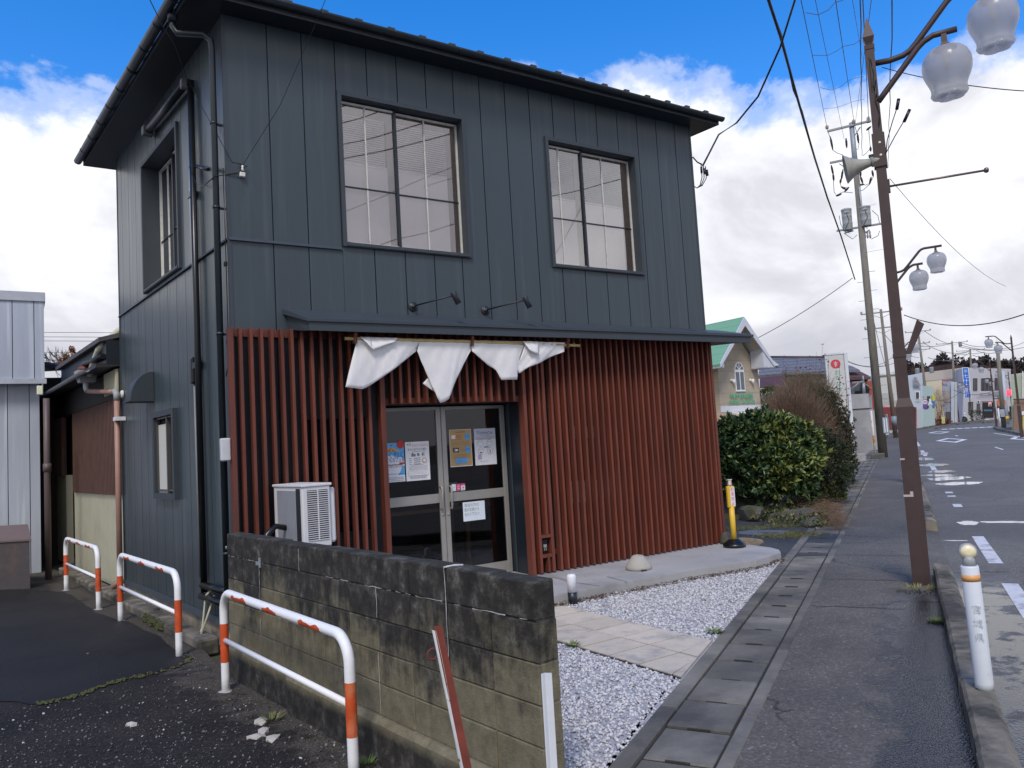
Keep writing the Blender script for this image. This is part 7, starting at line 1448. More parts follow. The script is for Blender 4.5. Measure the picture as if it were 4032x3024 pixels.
for u, v in ((492, 1100), (700, 1098)):
    uu, zz = Hc(*Z(u, v)); b = MB().use(WHITEP); b.lathe(HF(uu, 0.0, zz), [(0.07, 0.0), (0.07, 0.05), (0.02, 0.07)], 12, HN); b.lathe(HF(uu+0.08, 0.10, zz-0.16), [(0.06, 0), (0.07, 0.10), (0.05, 0.20), (0.02, 0.21)], 12); b.build('wall_lamp', parent=hosp)
# ------------------------------------------------------------------ sign board with the red emblem
sg0 = gpt(3180+605/3.317, 1350+1545/3.317); g = thing('sign_board', sg0, 'tall white sign board with a round red emblem above the hedge', 'sign')
Y = lambda u, v: (3180+u/3.317, 1350+v/3.317)
SH = 196.0
def SP(px, py, o=0.0): a = R(SH-90); n_ = Vector((math.sin(R(SH)), math.cos(R(SH)), 0)); return onplane(px, py, sg0+n_*o, n_)
SD = hdir(SH-90); SN = hdir(SH)
def SF(a, o, z): q = sg0+SD*a+SN*o; return Vector((q.x, q.y, z))
def SC(px, py): q = SP(px, py)-sg0; return q.dot(SD), q.z+sg0.z
aL, zT = SC(*Y(240, 165)); aR, _ = SC(*Y(508, 135)); aP, zPb = SC(*Y(605, 1485)); zlow = SC(*Y(420, 800))[1]; aR2, _ = SC(*Y(550, 640))
WB = mat('sign_white', (0.60, 0.61, 0.60), rough=0.5, var=0.05)
wr = (aR-aL)
b = MB().use(WB); aRr = aP+0.10; aLl = aRr-wr*1.02; b.bev(SF, aLl, aRr-0.16, -0.10, 0.10, zlow-0.3, zT, 0.02); b.build('panel', parent=g)
b = MB().use(mat('sign_post_white', (0.70, 0.74, 0.78), rough=0.4, var=0.04)); b.bev(SF, aRr-0.15, aRr, -0.13, 0.13, sg0.z+0.1, zT+0.08, 0.03); b.box(SF, aLl-0.04, aRr-0.15, -0.12, 0.12, zT, zT+0.08); b.box(SF, aLl-0.05, aLl, -0.12, 0.12, 0.2, zT+0.08); b.build('post', parent=g)
cxs, czs = (aLl+aRr-0.16)/2, SC(*Y(373, 278))[1]; rr = wr*0.24
b = MB().use(mat('emblem_red', (0.62, 0.06, 0.08), rough=0.45, var=0.05)); b.poly([SF(cxs+rr*math.cos(a), 0.103, czs+rr*math.sin(a)) for a in np.linspace(0, 2*math.pi, 32, endpoint=False)])
b.use(WB)
for dz, hw in ((0.45, 0.10), (0.30, 0.42), (0.10, 0.30), (-0.08, 0.34), (-0.25, 0.22), (-0.42, 0.14), (-0.55, 0.07)): b.poly([SF(cxs-rr*hw, 0.106, czs+rr*(dz-0.05)), SF(cxs+rr*hw, 0.106, czs+rr*(dz-0.07)), SF(cxs+rr*hw*0.9, 0.106, czs+rr*(dz+0.07)), SF(cxs-rr*hw*0.9, 0.106, czs+rr*(dz+0.05))])
b.poly([SF(cxs-rr*0.05, 0.107, czs-rr*0.6), SF(cxs+rr*0.05, 0.107, czs-rr*0.6), SF(cxs+rr*0.05, 0.107, czs+rr*0.62), SF(cxs-rr*0.05, 0.107, czs+rr*0.62)])
b.build('emblem', parent=g)
b = MB()
for k, ch in enumerate('わたなべ'): b.text(ch, SF(cxs+0.05, 0.104, czs-rr*(1.9+k*1.25)), SD, Vector((0, 0, 1)), rr*1.2, GL, 'CENTER', ext=0.004)
b.build('lettering', parent=g)
b = MB().use(CONC); b.bev(SF, aP-0.45, aP+0.45, -0.3, 0.3, rise(sg0)-0.05, rise(sg0)+0.32, 0.03); b.build('base', parent=g)
# ------------------------------------------------------------------ houses and walls further along
def house(name, lab, cat, corners, zt, m_, parent=None, zb=-0.1):     # footprint corners, one material
    g = thing(name, corners[0], lab, cat); b = MB().use(m_); b.prism([Vector((c.x, c.y, 0)) for c in corners], zb, zt); b.build('wall', parent=g); return g
def quad_on(b, P0_, hd, pts, off=0.03, m_=None):                      # polygon on a wall plane through P0_, corners given where they are seen
    a = R(hd); n_ = Vector((math.cos(a), -math.sin(a), 0)); n_ = n_ if n_.dot(Cv-P0_) > 0 else -n_
    if m_: b.use(m_)
    b.poly([onplane(x, y, P0_+n_*off, n_) for x, y in pts])
def rect(b, P0_, hd, x0, y0, x1, y1, off=0.03, m_=None, sl=0.0): quad_on(b, P0_, hd, [T(x0, y0), T(x1, y0+sl*(x1-x0)), T(x1, y1+sl*(x1-x0)), T(x0, y1)], off, m_)
def wallface(P0_, hd, uvs): n_ = Vector((math.cos(R(hd)), -math.sin(R(hd)), 0)); return [onplane(*T(*q), P0_, n_) for q in uvs]
def slabbuild(name, lab, cat, P0_, hd, uv_top, uv_bot, depth, m_, part='wall', back=None):
    # building whose visible face has top corners uv_top (2) and bottom corners uv_bot (2)
    tp = wallface(P0_, hd, uv_top); bt = wallface(P0_, hd, uv_bot); n_ = Vector((math.cos(R(hd)), -math.sin(R(hd)), 0)); n_ = -n_ if n_.dot(Cv-P0_) > 0 else n_
    if back is not None: n_ = hdir(back)
    g = thing(name, bt[0], lab, cat); b = MB().use(m_); zt = (tp[0].z+tp[1].z)/2
    f0 = [Vector((bt[0].x, bt[0].y, -0.2)), Vector((bt[1].x, bt[1].y, -0.2)), Vector((tp[1].x, tp[1].y, tp[1].z)), Vector((tp[0].x, tp[0].y, tp[0].z))]
    f1 = [q+n_*depth for q in f0]; b.hexa([f0[0], f0[1], f1[1], f1[0], f0[3], f0[2], f1[2], f1[3]]); b.build(part, parent=g); return g
CW = mat('mottled_concrete', (0.44, 0.44, 0.45), rough=0.9, var=0.12, scale=0.8, bump=0.003, col2=(0.30, 0.30, 0.31), c2=(0.45, 0.65), detail=9)
pw_ = gpt(3250+755/4.1475, 1770); pw_ = gpt(3432, 1773)
hdw = 116.5
g = slabbuild('garage_wall', 'mottled grey concrete garage wall left of the large utility pole', 'wall', pw_, hdw, ((108, 800), (270, 792)), ((150, 1298), (302, 1298)), 6.0, CW)
b = MB().use(CW); n_ = Vector((math.cos(R(hdw)), -math.sin(R(hdw)), 0)); 
rect(b, pw_, hdw, 118, 930, 300, 938, 0.04, JOINT, -0.06); b.build('joint', parent=g)
b = MB().use(mat('door_cream_grey', (0.42, 0.43, 0.45), rough=0.7, var=0.1)); q0 = wallface(pw_, hdw, ((275, 940), (318, 925), (320, 1290), (300, 1298))); b.box(lambda a, c, z: pw_+NR*a+DR*c+Vector((0, 0, z-pw_.z)), 0.02, 0.5, 0.5, 6, 0, q0[0].z); b.build('door', parent=g)
TILER = bpy.data.materials.new('roof_tiles_grey'); TILER.use_nodes = True; t, p = tree_of(TILER); wv = nd(t, 'ShaderNodeTexWave', wave_type='BANDS', bands_direction='Z', wave_profile='SAW', i_Scale=1.1, i_Distortion=0.5); t.links.new(geo(t), wv.inputs[0]); nz_ = nd(t, 'ShaderNodeTexNoise', i_Scale=5.0, i_Detail=5.0); t.links.new(geo(t), nz_.inputs[0]); t.links.new(mixc(t, ramp(t, wv.outputs[0], [(0.0, 0.75), (0.30, 0.0)]), ramp(t, nz_.outputs[0], [(0.3, (0.11, 0.11, 0.12)), (0.7, (0.20, 0.20, 0.21))]), (0.03, 0.03, 0.035)), p.inputs['Base Color']); p.inputs['Roughness'].default_value = 0.6
MARO = mat('maroon_roof', (0.085, 0.040, 0.042), rough=0.7, var=0.25, scale=2, col2=(0.14, 0.07, 0.06), c2=(0.5, 0.7))
def roofslab(b, pts_near, pts_far, th=0.2): b.hexa([p-Vector((0, 0, th)) for p in (pts_near[0], pts_near[1], pts_far[1], pts_far[0])]+[pts_near[0], pts_near[1], pts_far[1], pts_far[0]])
# tiled house behind the hedge
sA = 52.0; P = lambda u, v, s_: at_s(2700+u/2.765, 1100+v/2.765, s_)
g = thing('tiled_house', ground_s(3150, sA), 'house with a long grey tiled roof behind the brown bush', 'building')
b = MB().use(TILER); n0_, n1_ = P(1000, 1005, sA), P(1560, 998, sA); f0_, f1_ = P(915, 852, sA+5), P(1560, 855, sA+5); roofslab(b, (n0_, n1_), (f0_, f1_)); 
n0_, n1_ = P(790, 1050, sA-2), P(1070, 1010, sA-1); f0_, f1_ = P(800, 960, sA+1), P(1100, 945, sA+1); roofslab(b, (n0_, n1_), (f0_, f1_)); b.build('roof', parent=g)
b = MB().use(mat('ridge_cap', (0.06, 0.045, 0.055), rough=0.6)); b.tube([P(905, 852, sA+5), P(1560, 855, sA+5)], 0.13, 8); b.build('ridge', parent=g)
b = MB().use(MARO); q = [P(805, 1060, sA-2.5), P(1080, 1040, sA-2.5), P(1080, 1180, sA-4.5), P(805, 1165, sA-4.5)]; b.hexa([q[3]-Vector((0, 0, .1)), q[2]-Vector((0, 0, .1)), q[1]-Vector((0, 0, .1)), q[0]-Vector((0, 0, .1)), q[3], q[2], q[1], q[0]]); b.build('lower_roof', parent=g)
b = MB().use(CREAM); bb = [Vector((q_.x, q_.y, 0)) for q_ in (P(960, 1000, sA+1), P(1560, 1000, sA+1), P(1560, 1000, sA+5), P(960, 1000, sA+5))]; b.prism(bb, 0, P(1000, 1005, sA).z-0.1); 
q = [P(925, 860, sA+4.8), P(1020, 935, sA+0.6), P(940, 945, sA+0.6)]; b.poly(q); b.build('wall', parent=g)
# green pine beside the hospital
pp = pix(3030, 1560, 44); g = shrub('pine_tree', (pp.x, pp.y, pp.z-0.05), (0.75, 0.8, 0.55), 7000, 0.09, 61, 'small bright green pine between the hospital and the maroon roof', 'tree', (0.25, 0.25, 0.5), mats=[CONI[0], mat('pine_green', (0.07, 0.12, 0.03), rough=0.8, var=0.3), mat('pine_yellow', (0.13, 0.16, 0.035), rough=0.8, var=0.3)], asp=0.1)
b = MB().use(BARK); b.tube([Vector((pp.x, pp.y, 0)), Vector((pp.x+.1, pp.y, pp.z-0.2))], [0.12, 0.07], 8); b.build('trunk', parent=g)
# dark-roofed house by the garage
sB = 66.0; Q_ = lambda u, v, s_: at_s(*T(u, v), s_)
g = thing('dark_roof_house', ground_s(T(180, 1100)[0], sB), 'house with stacked maroon and grey roofs above the garage wall', 'building')
b = MB().use(TILER); roofslab(b, (Q_(70, 585, sB), Q_(195, 582, sB)), (Q_(70, 535, sB+3), Q_(120, 545, sB+3)), 0.15); b.build('upper_roof', parent=g)
b = MB().use(MARO); roofslab(b, (Q_(70, 652, sB-1), Q_(290, 640, sB-1)), (Q_(70, 585, sB+3), Q_(180, 585, sB+3)), 0.2); roofslab(b, (Q_(80, 800, sB-4), Q_(150, 800, sB-4)), (Q_(80, 650, sB), Q_(270, 660, sB)), 0.1); b.build('roof', parent=g)
b = MB().use(mat('brown_wall', (0.12, 0.07, 0.06), rough=0.8, var=0.2)); b.prism([Vector((q_.x, q_.y, 0)) for q_ in (Q_(80, 700, sB), Q_(255, 700, sB), Q_(255, 700, sB+5), Q_(80, 700, sB+5))], 0, Q_(200, 650, sB).z); b.use(mat('orange_wall', (0.42, 0.10, 0.05), rough=0.7)); b.prism([Vector((q_.x, q_.y, 0)) for q_ in (Q_(250, 700, sB+1), Q_(300, 700, sB+1), Q_(300, 700, sB+5), Q_(250, 700, sB+5))], 0, Q_(280, 675, sB).z); b.build('wall', parent=g)
g = thing('shed', ground_s(T(210, 1100)[0], 56), 'small dark gabled shed roof on top of the garage', 'shed')
b = MB().use(mat('shed_slate', (0.10, 0.13, 0.14), rough=0.8, var=0.4, scale=4)); b.poly([Q_(120, 800, 50), Q_(125, 750, 50), Q_(210, 695, 50), Q_(280, 755, 50), Q_(280, 800, 50)]); b.use(BLACK); b.poly([Q_(148, 800, 49.9), Q_(148, 770, 49.9), Q_(225, 768, 49.9), Q_(225, 798, 49.9)]); b.build('wall', parent=g)
b = MB().use(mat('shed_edge', (0.30, 0.31, 0.32), rough=0.6)); b.tube([Q_(105, 762, 49.5), Q_(195, 692, 49.5)], 0.05, 6); b.use(DARKT); b.hexa([Q_(205, 680, 49), Q_(297, 752, 49), Q_(297, 745, 54), Q_(205, 672, 54), Q_(205, 690, 49), Q_(297, 764, 49), Q_(297, 757, 54), Q_(205, 682, 54)]); b.build('roof', parent=g)
q0_, q1_ = Q_(234, 796, 49), Q_(222, 632, 49); g = thing('vent_stack', q0_, 'grey metal pipe standing on the garage top', 'pipe'); b = MB().use(GALV); b.tube([q0_, q0_.lerp(q1_, 0.6)], 0.09, 8); b.tube([q0_.lerp(q1_, 0.6), q1_], 0.05, 8); b.box(lambda a, c, z: q0_.lerp(q1_, 0.62)+NR*a+DR*c+Vector((0, 0, z)), -0.6, 0.05, -.1, .1, 0, 0.10); b.build('pipe', parent=g)
# the far row, left side of the bend
WH1 = mat('far_white', (0.56, 0.57, 0.55), rough=0.7, var=0.06, scale=0.5); MR = mat('far_maroon', (0.20, 0.035, 0.040), rough=0.7, var=0.15); LB = mat('far_light_blue', (0.46, 0.52, 0.60), rough=0.7, var=0.06); MT = mat('far_mint', (0.40, 0.52, 0.52), rough=0.7, var=0.05); CR = mat('far_cream', (0.62, 0.56, 0.42), rough=0.75, var=0.05); BG = mat('far_beige', (0.50, 0.46, 0.42), rough=0.75, var=0.06); PG = mat('far_pale_grey', (0.47, 0.47, 0.51), rough=0.75, var=0.05); BLG = mat('far_blue_grey', (0.34, 0.39, 0.48), rough=0.7, var=0.08); DKW = mat('far_window', (0.055, 0.055, 0.06), rough=0.25, var=0.4, scale=1.2); STN = mat('dark_brown_wall', (0.055, 0.030, 0.035), rough=0.7)
pa = ground_s(T(500, 1115)[0], 92); HW = 100.0
g = slabbuild('white_shophouse', 'white two-storey building with a maroon ground floor behind the second pole', 'building', pa, HW, ((362, 632), (560, 612)), ((362, 1120), (560, 1112)), 9, WH1)
b = MB(); rect(b, pa, HW, 395, 915, 700, 1112, 0.10, MR); rect(b, pa, HW, 600, 912, 690, 1100, 0.13, STN, 0.0); b.build('ground_floor', parent=g)
b = MB().use(mat('pink_eave', (0.55, 0.30, 0.30), rough=0.6)); q = wallface(pa, HW, ((395, 912), (545, 908))); b.tube(q, 0.15, 6); b.use(WH1); q = wallface(pa, HW, ((358, 630), (562, 610))); b.tube(q, 0.18, 6); b.build('eave', parent=g)
b = MB(); rect(b, pa, HW, 392, 788, 500, 840, 0.05, mat('curtained_glass', (0.42, 0.44, 0.42), rough=0.3, var=0.1)); 
for x in range(395, 535, 8): rect(b, pa, HW, x, 850, x+3, 905, 0.06, mat('railing_grey', (0.33, 0.33, 0.33), rough=0.6))
b.build('window', parent=g)
q = wallface(pa, HW, ((408, 980), (432, 978), (440, 1105), (416, 1105))); g = thing('banner_sign', q[3], 'tall white sign with small black writing before the maroon wall', 'sign'); b = MB().use(WHITEP); n_ = Vector((-math.cos(R(HW)), math.sin(R(HW)), 0)); n_ = n_ if n_.dot(Cv-pa) > 0 else -n_; q2 = [p_+n_*0.35 for p_ in q]; q3 = [p_+n_*0.25 for p_ in q]; b.hexa([q3[3], q3[2], q2[2], q2[3], q3[0], q3[1], q2[1], q2[0]])
xd_ = (q2[1]-q2[0]).normalized()
for k, ch in enumerate('創作きもの専門店'): c = (q2[0]+q2[1])/2*(1-(k+0.6)/8.3)+(q2[2]+q2[3])/2*((k+0.6)/8.3); b.text(ch, c+n_*0.02, xd_, Vector((0, 0, 1)), 0.42, INK, 'CENTER')
b.build('panel', parent=g)
for i, (u, v) in enumerate(((452, 1116), (482, 1115))):
    q = wallface(pa, HW, ((u, v),))[0]+n_*1.5; rock(Vector((q.x, q.y, rise(q)+0.12)), 0.5, 0.25, 0.22, mat('white_stone', (0.72, 0.72, 0.74), rough=0.6), ('left','right')[i]+' of the two white blocks at the foot of the maroon wall', 80+i, name='white_block', cat='block')
pb = ground_s(T(740, 1108)[0], 112); HB = 92.0
g = slabbuild('light_blue_building', 'pale blue building with a sloping slatted roof piece', 'building', pb, HB, ((618, 640), (752, 608)), ((618, 1112), (752, 1100)), 9, LB)
b = MB(); rect(b, pb, HB, 688, 775, 728, 845, 0.06, WHITEP); rect(b, pb, HB, 694, 780, 722, 838, 0.10, DKW); b.build('window', parent=g)
b = MB().use(mat('slat_roof_grey', (0.28, 0.28, 0.30), rough=0.6, var=0.2)); 
for k in range(6):
    f = k/6; rect(b, pb, HB, 676, 645+f*80, 700+f*42, 655+f*80, 0.4-f*0.02)
b.use(LB); quad_on(b, pb, HB, [T(672, 640), T(700, 640), T(742, 732), T(672, 720)], 0.3); b.build('roof', parent=g)
b = MB(); rect(b, pb, HB, 690, 862, 738, 866, 0.12, INKG); rect(b, pb, HB, 705, 930, 735, 1105, 0.06, PG); rect(b, pb, HB, 735, 928, 760, 1100, 0.08, MT); b.build('shutter', parent=g)
g = slabbuild('mint_building', 'mint green narrow building behind the blue triangular sign', 'building', ground_s(T(850, 1085)[0], 124), 70, ((748, 722), (850, 730)), ((760, 1098), (865, 1088)), 9, MT)
pm = ground_s(T(850, 1085)[0], 124); b = MB(); rect(b, pm, 70, 795, 815, 822, 870, 0.1, DKW); b.use(LB); b.build('window', parent=g)
q = wallface(pm, 70, ((838, 805), (860, 805), (868, 908), (846, 912))); g = thing('shop_sign', q[3], 'yellow and blue upright advertising board on the mint building', 'sign'); b = MB(); m1_, m2_ = (q[0]+q[3])/2, (q[1]+q[2])/2; nn = Vector((-0.5, -0.86, 0))*0.25; b.use(mat('ad_yellow', (0.55, 0.60, 0.06), rough=0.5)); b.hexa([m1_, m2_, m2_+nn, m1_+nn, q[0], q[1], q[1]+nn, q[0]+nn]); b.use(mat('ad_blue', (0.06, 0.18, 0.55), rough=0.5)); b.hexa([q[3], q[2], q[2]+nn, q[3]+nn, m1_, m2_, m2_+nn, m1_+nn]); b.build('panel', parent=g)
pc = ground_s(T(900, 1070)[0], 132)
g = slabbuild('cream_building', 'cream yellow two-storey building with a blank wall', 'building', pc, 85, ((782, 688), (925, 672)), ((850, 1080), (945, 1062)), 10, CR)
b = MB(); rect(b, pc, 85, 870, 1010, 918, 1016, 0.1, mat('line_grey', (0.40, 0.38, 0.32), rough=0.7)); b.build('joint', parent=g)
pd_ = ground_s(T(1000, 1055)[0], 136)
g = slabbuild('blue_grey_shop', 'narrow blue-grey shop with tall windows beside the cream building', 'building', pd_, 100, ((925, 672), (1062, 690)), ((940, 1062), (1062, 1052)), 10, BLG)
b = MB(); rect(b, pd_, 100, 945, 770, 1002, 868, 0.08, mat('curtain_stripe', (0.30, 0.26, 0.24), rough=0.7, var=0.6, scale=2.5, stretch=(4, 4, 0.1))); rect(b, pd_, 100, 958, 955, 1002, 1045, 0.08, DKW)
for x in range(950, 1000, 11): rect(b, pd_, 100, x, 772, x+2, 866, 0.12, WHITEP); rect(b, pd_, 100, x+8, 957, x+10, 1043, 0.12, GALV)
b.build('window', parent=g)
b = MB(); rect(b, pd_, 100, 1008, 690, 1038, 1052, 0.4, mat('pale_blue_panel', (0.50, 0.57, 0.66), rough=0.6)); rect(b, pd_, 100, 920, 690, 932, 875, 0.3, mat('red_strip', (0.35, 0.03, 0.05), rough=0.6)); rect(b, pd_, 100, 925, 664, 985, 680, 0.5, mat('red_eave', (0.38, 0.12, 0.12), rough=0.6), 0.15); rect(b, pd_, 100, 1042, 690, 1058, 1050, 0.3, WH1); b.build('pilaster', parent=g)
pe = ground_s(T(1150, 1045)[0], 168)
g = slabbuild('bank_hall', 'long beige upper hall joined to the left of the bank', 'building', pe, 118, ((690, 612), (1130, 560)), ((690, 1070), (1130, 1055)), 14, BG)
b = MB(); quad_on(b, pe, 118, [T(770, 680), T(1060, 655), T(1062, 670), T(770, 692)], 0.1, mat('hall_band_grey', (0.30, 0.28, 0.27), rough=0.8)); b.build('ledge', parent=g)  # thin darker grey band on the hall wall
pf = ground_s(T(1300, 1045)[0], 160)
g = slabbuild('bank_building', 'pale grey two-storey bank with dark windows and glass doors', 'building', pf, 108, ((1128, 560), (1540, 572)), ((1100, 1055), (1545, 1045)), 16, PG)
for (x0, y0, x1, y1) in ((1205, 655, 1243, 765), (1277, 655, 1378, 765), (1397, 652, 1480, 762), (1163, 865, 1205, 972), (1238, 865, 1268, 972), (1420, 866, 1452, 975), (1470, 868, 1502, 975)):
    b = MB(); rect(b, pf, 108, x0, y0, x1, y1, 0.12, DKW); wn = b.build('window', parent=g)
    b = MB()
    for f in (0.33, 0.66): x = x0+(x1-x0)*f; rect(b, pf, 108, x-1, y0, x+1, y1, 0.2, GALV)
    rect(b, pf, 108, x0, y0-4, x1, y0, 0.25, WH1); 
    if y0 > 800: rect(b, pf, 108, x0, y1-7, x1, y1, 0.22, mat('blue_film', (0.05, 0.12, 0.40), rough=0.5))
    b.build('frame', parent=wn)
b = MB(); rect(b, pf, 108, 1288, 865, 1388, 1008, 0.14, mat('door_dark', (0.02, 0.02, 0.025), rough=0.2)); rect(b, pf, 108, 1278, 860, 1392, 872, 0.9, mat('door_lintel', (0.20, 0.16, 0.14), rough=0.7)); rect(b, pf, 108, 1300, 935, 1375, 950, 0.2, mat('door_blue_band', (0.08, 0.16, 0.24), rough=0.4)); b.build('door', parent=g)  # dull blue band across the dark door
b = MB(); rect(b, pf, 108, 1255, 773, 1540, 782, 0.8, WH1, -0.02); rect(b, pf, 108, 1268, 788, 1385, 797, 0.3, mat('bank_letter', (0.30, 0.33, 0.40), rough=0.6), -0.02); rect(b, pf, 108, 1390, 780, 1470, 830, 0.2, mat('bank_panel', (0.52, 0.55, 0.60), rough=0.6)); b.build('ledge', parent=g)
b = MB(); rect(b, pf, 108, 1310, 1022, 1350, 1040, 2.0, WHITEP); rect(b, pf, 108, 1270, 1010, 1400, 1018, 1.5, CONC); b.build('entrance_step', parent=g)
# upright blue bank sign
ps = pf-DR*6; q = [onplane(*T(*c), ps, DR) for c in ((1105, 560), (1163, 558), (1192, 828), (1130, 832))]; g = thing('bank_sign', q[3], 'tall blue upright bank sign with white characters', 'sign')
b = MB().use(WHITEP); dd_ = -DR*0.5; b.hexa([q[3], q[2], q[2]-dd_, q[3]-dd_, q[0], q[1], q[1]-dd_, q[0]-dd_]); b.build('frame', parent=g)
ins = lambda fx, fy: (q[0].lerp(q[1], fx)).lerp(q[3].lerp(q[2], fx), fy)
b = MB().use(mat('bank_blue', (0.010, 0.16, 0.68), rough=0.45, var=0.04)); b.poly([ins(0.10, 0.02)-DR*0.05, ins(0.90, 0.02)-DR*0.05, ins(0.90, 0.98)-DR*0.05, ins(0.10, 0.98)-DR*0.05])
b.use(mat('bank_logo_grey', (0.30, 0.38, 0.52), rough=0.5)); b.poly([ins(0.35+0.28*math.cos(a)+0.15, 0.12+0.06*math.sin(a))-DR*0.08 for a in np.linspace(0, 6.283, 14, endpoint=False)])
upv = (q[0]-q[3]).normalized(); xv = (q[1]-q[0]).normalized(); hh = (q[0]-q[3]).length
for k, ch in enumerate('七十七銀行'): b.text(ch, ins(0.5, 0.295+k*0.15)-DR*0.10, xv, upv, hh*0.15, WHITEP, 'CENTER')
b.build('panel', parent=g)
# right-hand side
pr = ground_s(T(1600, 1150)[0], 72)
g = slabbuild('green_siding_house', 'pale green clapboard building above a brown wall at the right edge', 'building', pr, 112, ((1540, 622), (1700, 600)), ((1545, 1120), (1720, 1150)), 8, mat('green_siding', (0.47, 0.54, 0.42), rough=0.7, var=0.05), back=36)
b = MB()
for k in range(24): y = 630+k*8.5; rect(b, pr, 112, 1542, y, 1644, y+1.3, 0.04, mat('siding_shadow_gap', (0.30, 0.36, 0.28), rough=0.7), -0.05)
b.build('clapboard', parent=g)
b = MB(); rect(b, pr, 112, 1643, 592, 1652, 850, 0.12, WHITEP); rect(b, pr, 112, 1652, 605, 1700, 835, 0.14, CR); b.build('corner_board', parent=g)
b = MB(); rect(b, pr, 112, 1566, 842, 1720, 1160, 0.35, mat('brown_brick_wall', (0.26, 0.17, 0.13), rough=0.8, var=0.15)); rect(b, pr, 112, 1562, 838, 1720, 848, 0.6, STN); rect(b, pr, 112, 1646, 955, 1700, 1120, 0.5, mat('yellow_box', (0.55, 0.52, 0.14), rough=0.6)); rect(b, pr, 112, 1640, 950, 1700, 985, 0.55, WHITEP); b.build('ground_floor', parent=g)
g = slabbuild('dark_kiosk', 'dark narrow notice panel at the end of the bank', 'sign', pf-DR*10, 116.5, ((1530, 905), (1565, 905)), ((1535, 1000), (1570, 1000)), 0.6, DARKT, 'panel')
# right kerb island
b = MB().use(KERB)
isl = [gpt(*T(*q)) for q in ((1385, 1100), (1420, 1118), (1470, 1130), (1560, 1148), (1659, 1172), (1720, 1190), (1800, 1150), (1700, 1090), (1560, 1075), (1440, 1090))]
b.prism([Vector((p_.x, p_.y, rise(p_))) for p_ in isl], -0.05, 0.14); tag(b.build('right_pavement'), kind='structure')
# signals, signs
def disc_sign(name, u, v, r_px, s_, lab, kind, cat='road sign'):
    c = at_s(*T(u, v), s_); rr = r_px/2.266*s_*1.18/FPX*0.93; g = thing(name, c, lab, cat); face = -DR
    X_ = Vector((NR.x, NR.y, 0)); Zv = Vector((0, 0, 1))
    def dsk(b, r_, o, m_): b.use(m_); b.poly([c+face*o+X_*r_*math.cos(a)+Zv*r_*math.sin(a) for a in np.linspace(0, 2*math.pi, 28, endpoint=False)])
    b = MB(); b.use(GALV); b.lathe(c, [(rr, 0), (rr, 0.03)], 28, face, smooth=False)
    if kind == 'speed': dsk(b, rr*0.99, 0.035, INKR); dsk(b, rr*0.76, 0.045, WHITEP); b.text('30', c+face*0.06, X_, Zv, rr*1.1, mat('sign_blue', (0.05, 0.14, 0.50), rough=0.5))
    if kind == 'nopark': dsk(b, rr*0.99, 0.035, INKR); dsk(b, rr*0.78, 0.045, mat('sign_blue', (0.05, 0.14, 0.50), rough=0.5)); b.use(INKR); b.poly([c+face*0.06+X_*x*rr+Zv*z*rr for x, z in ((-0.6, 0.48), (-0.48, 0.6), (0.6, -0.48), (0.48, -0.6))])
    if kind == 'orange': dsk(b, rr*0.99, 0.035, mat('sign_orange', (0.62, 0.20, 0.10), rough=0.5))
    if kind == 'white': dsk(b, rr*0.99, 0.035, INKG); dsk(b, rr*0.85, 0.045, WHITEP)
    b.build('sign_face', parent=g); return g
disc_sign('speed_sign', 775, 868, 21, 118, 'round 30 speed-limit sign with a red ring', 'speed'); disc_sign('no_parking_sign', 781, 911, 21, 118, 'round blue no-parking sign with red ring and slash', 'nopark')
disc_sign('orange_disc', 1455, 872, 28, 84, 'plain orange round board behind the pale concrete pole', 'orange'); g = disc_sign('small_round_sign', 1130, 968, 9, 150, 'small white round sign on a thin post before the bank', 'white')
c = at_s(*T(1130, 968), 150); b = MB().use(WHITEP); b.tube([c+Vector((0, 0, -0.3)), Vector((c.x, c.y, rise(c)))], 0.06, 6); b.build('post', parent=g)
tri = [at_s(*T(*q_), 117.5) for q_ in ((798, 884), (845, 880), (820, 842))]; g = thing('crossing_sign', tri[0], 'blue triangular pedestrian-crossing sign', 'road sign'); b = MB().use(mat('sign_sky_blue', (0.10, 0.36, 0.62), rough=0.5)); b.loft([tri, [p_+DR*0.05 for p_ in tri]]); b.use(WHITEP); ct = (tri[0]+tri[1]+tri[2])/3-DR*0.02; b.poly([ct+NR*x*0.9+Vector((0, 0, z*0.9)) for x, z in ((-0.35, -0.5), (-0.1, 0.15), (-0.1, 0.5), (0.15, 0.5), (0.12, 0.1), (0.35, -0.5), (0.1, -0.3), (-0.1, -0.3))]); b.build('sign_face', parent=g)
def signal(u0, v0, u1, v1, s_, lab, red=True):
    q = [at_s(*T(*k), s_) for k in ((u0, v1), (u1, v1), (u1, v0), (u0, v0))]; g = thing('pedestrian_signal', q[0], lab, 'traffic signal', 'pedestrian signals at the crossing')
    b = MB().use(WHITEP); b.hexa([q[0]+DR*0.4, q[1]+DR*0.4, q[1], q[0], q[3]+DR*0.4, q[2]+DR*0.4, q[2], q[3]]); b.build('housing', parent=g)
    l = lambda fx, fy: q[0].lerp(q[1], fx).lerp(q[3].lerp(q[2], fx), fy)-DR*0.04
    for nm, y0, y1, m_ in (('lamp', 0.56, 0.88, mat('signal_red', (0.90, 0.04, 0.06), emit=1.2) if red else BLACK), ('lamp', 0.12, 0.44, BLACK)): b = MB().use(m_); b.poly([l(0.2, y0), l(0.8, y0), l(0.8, y1), l(0.2, y1)]); b.build(nm, parent=g)
signal(1344, 870, 1368, 905, 86, 'lit red pedestrian signal on the right kerb lamp', True); signal(1241, 855, 1264, 882, 148, 'dark pedestrian signal before the bank window', False)
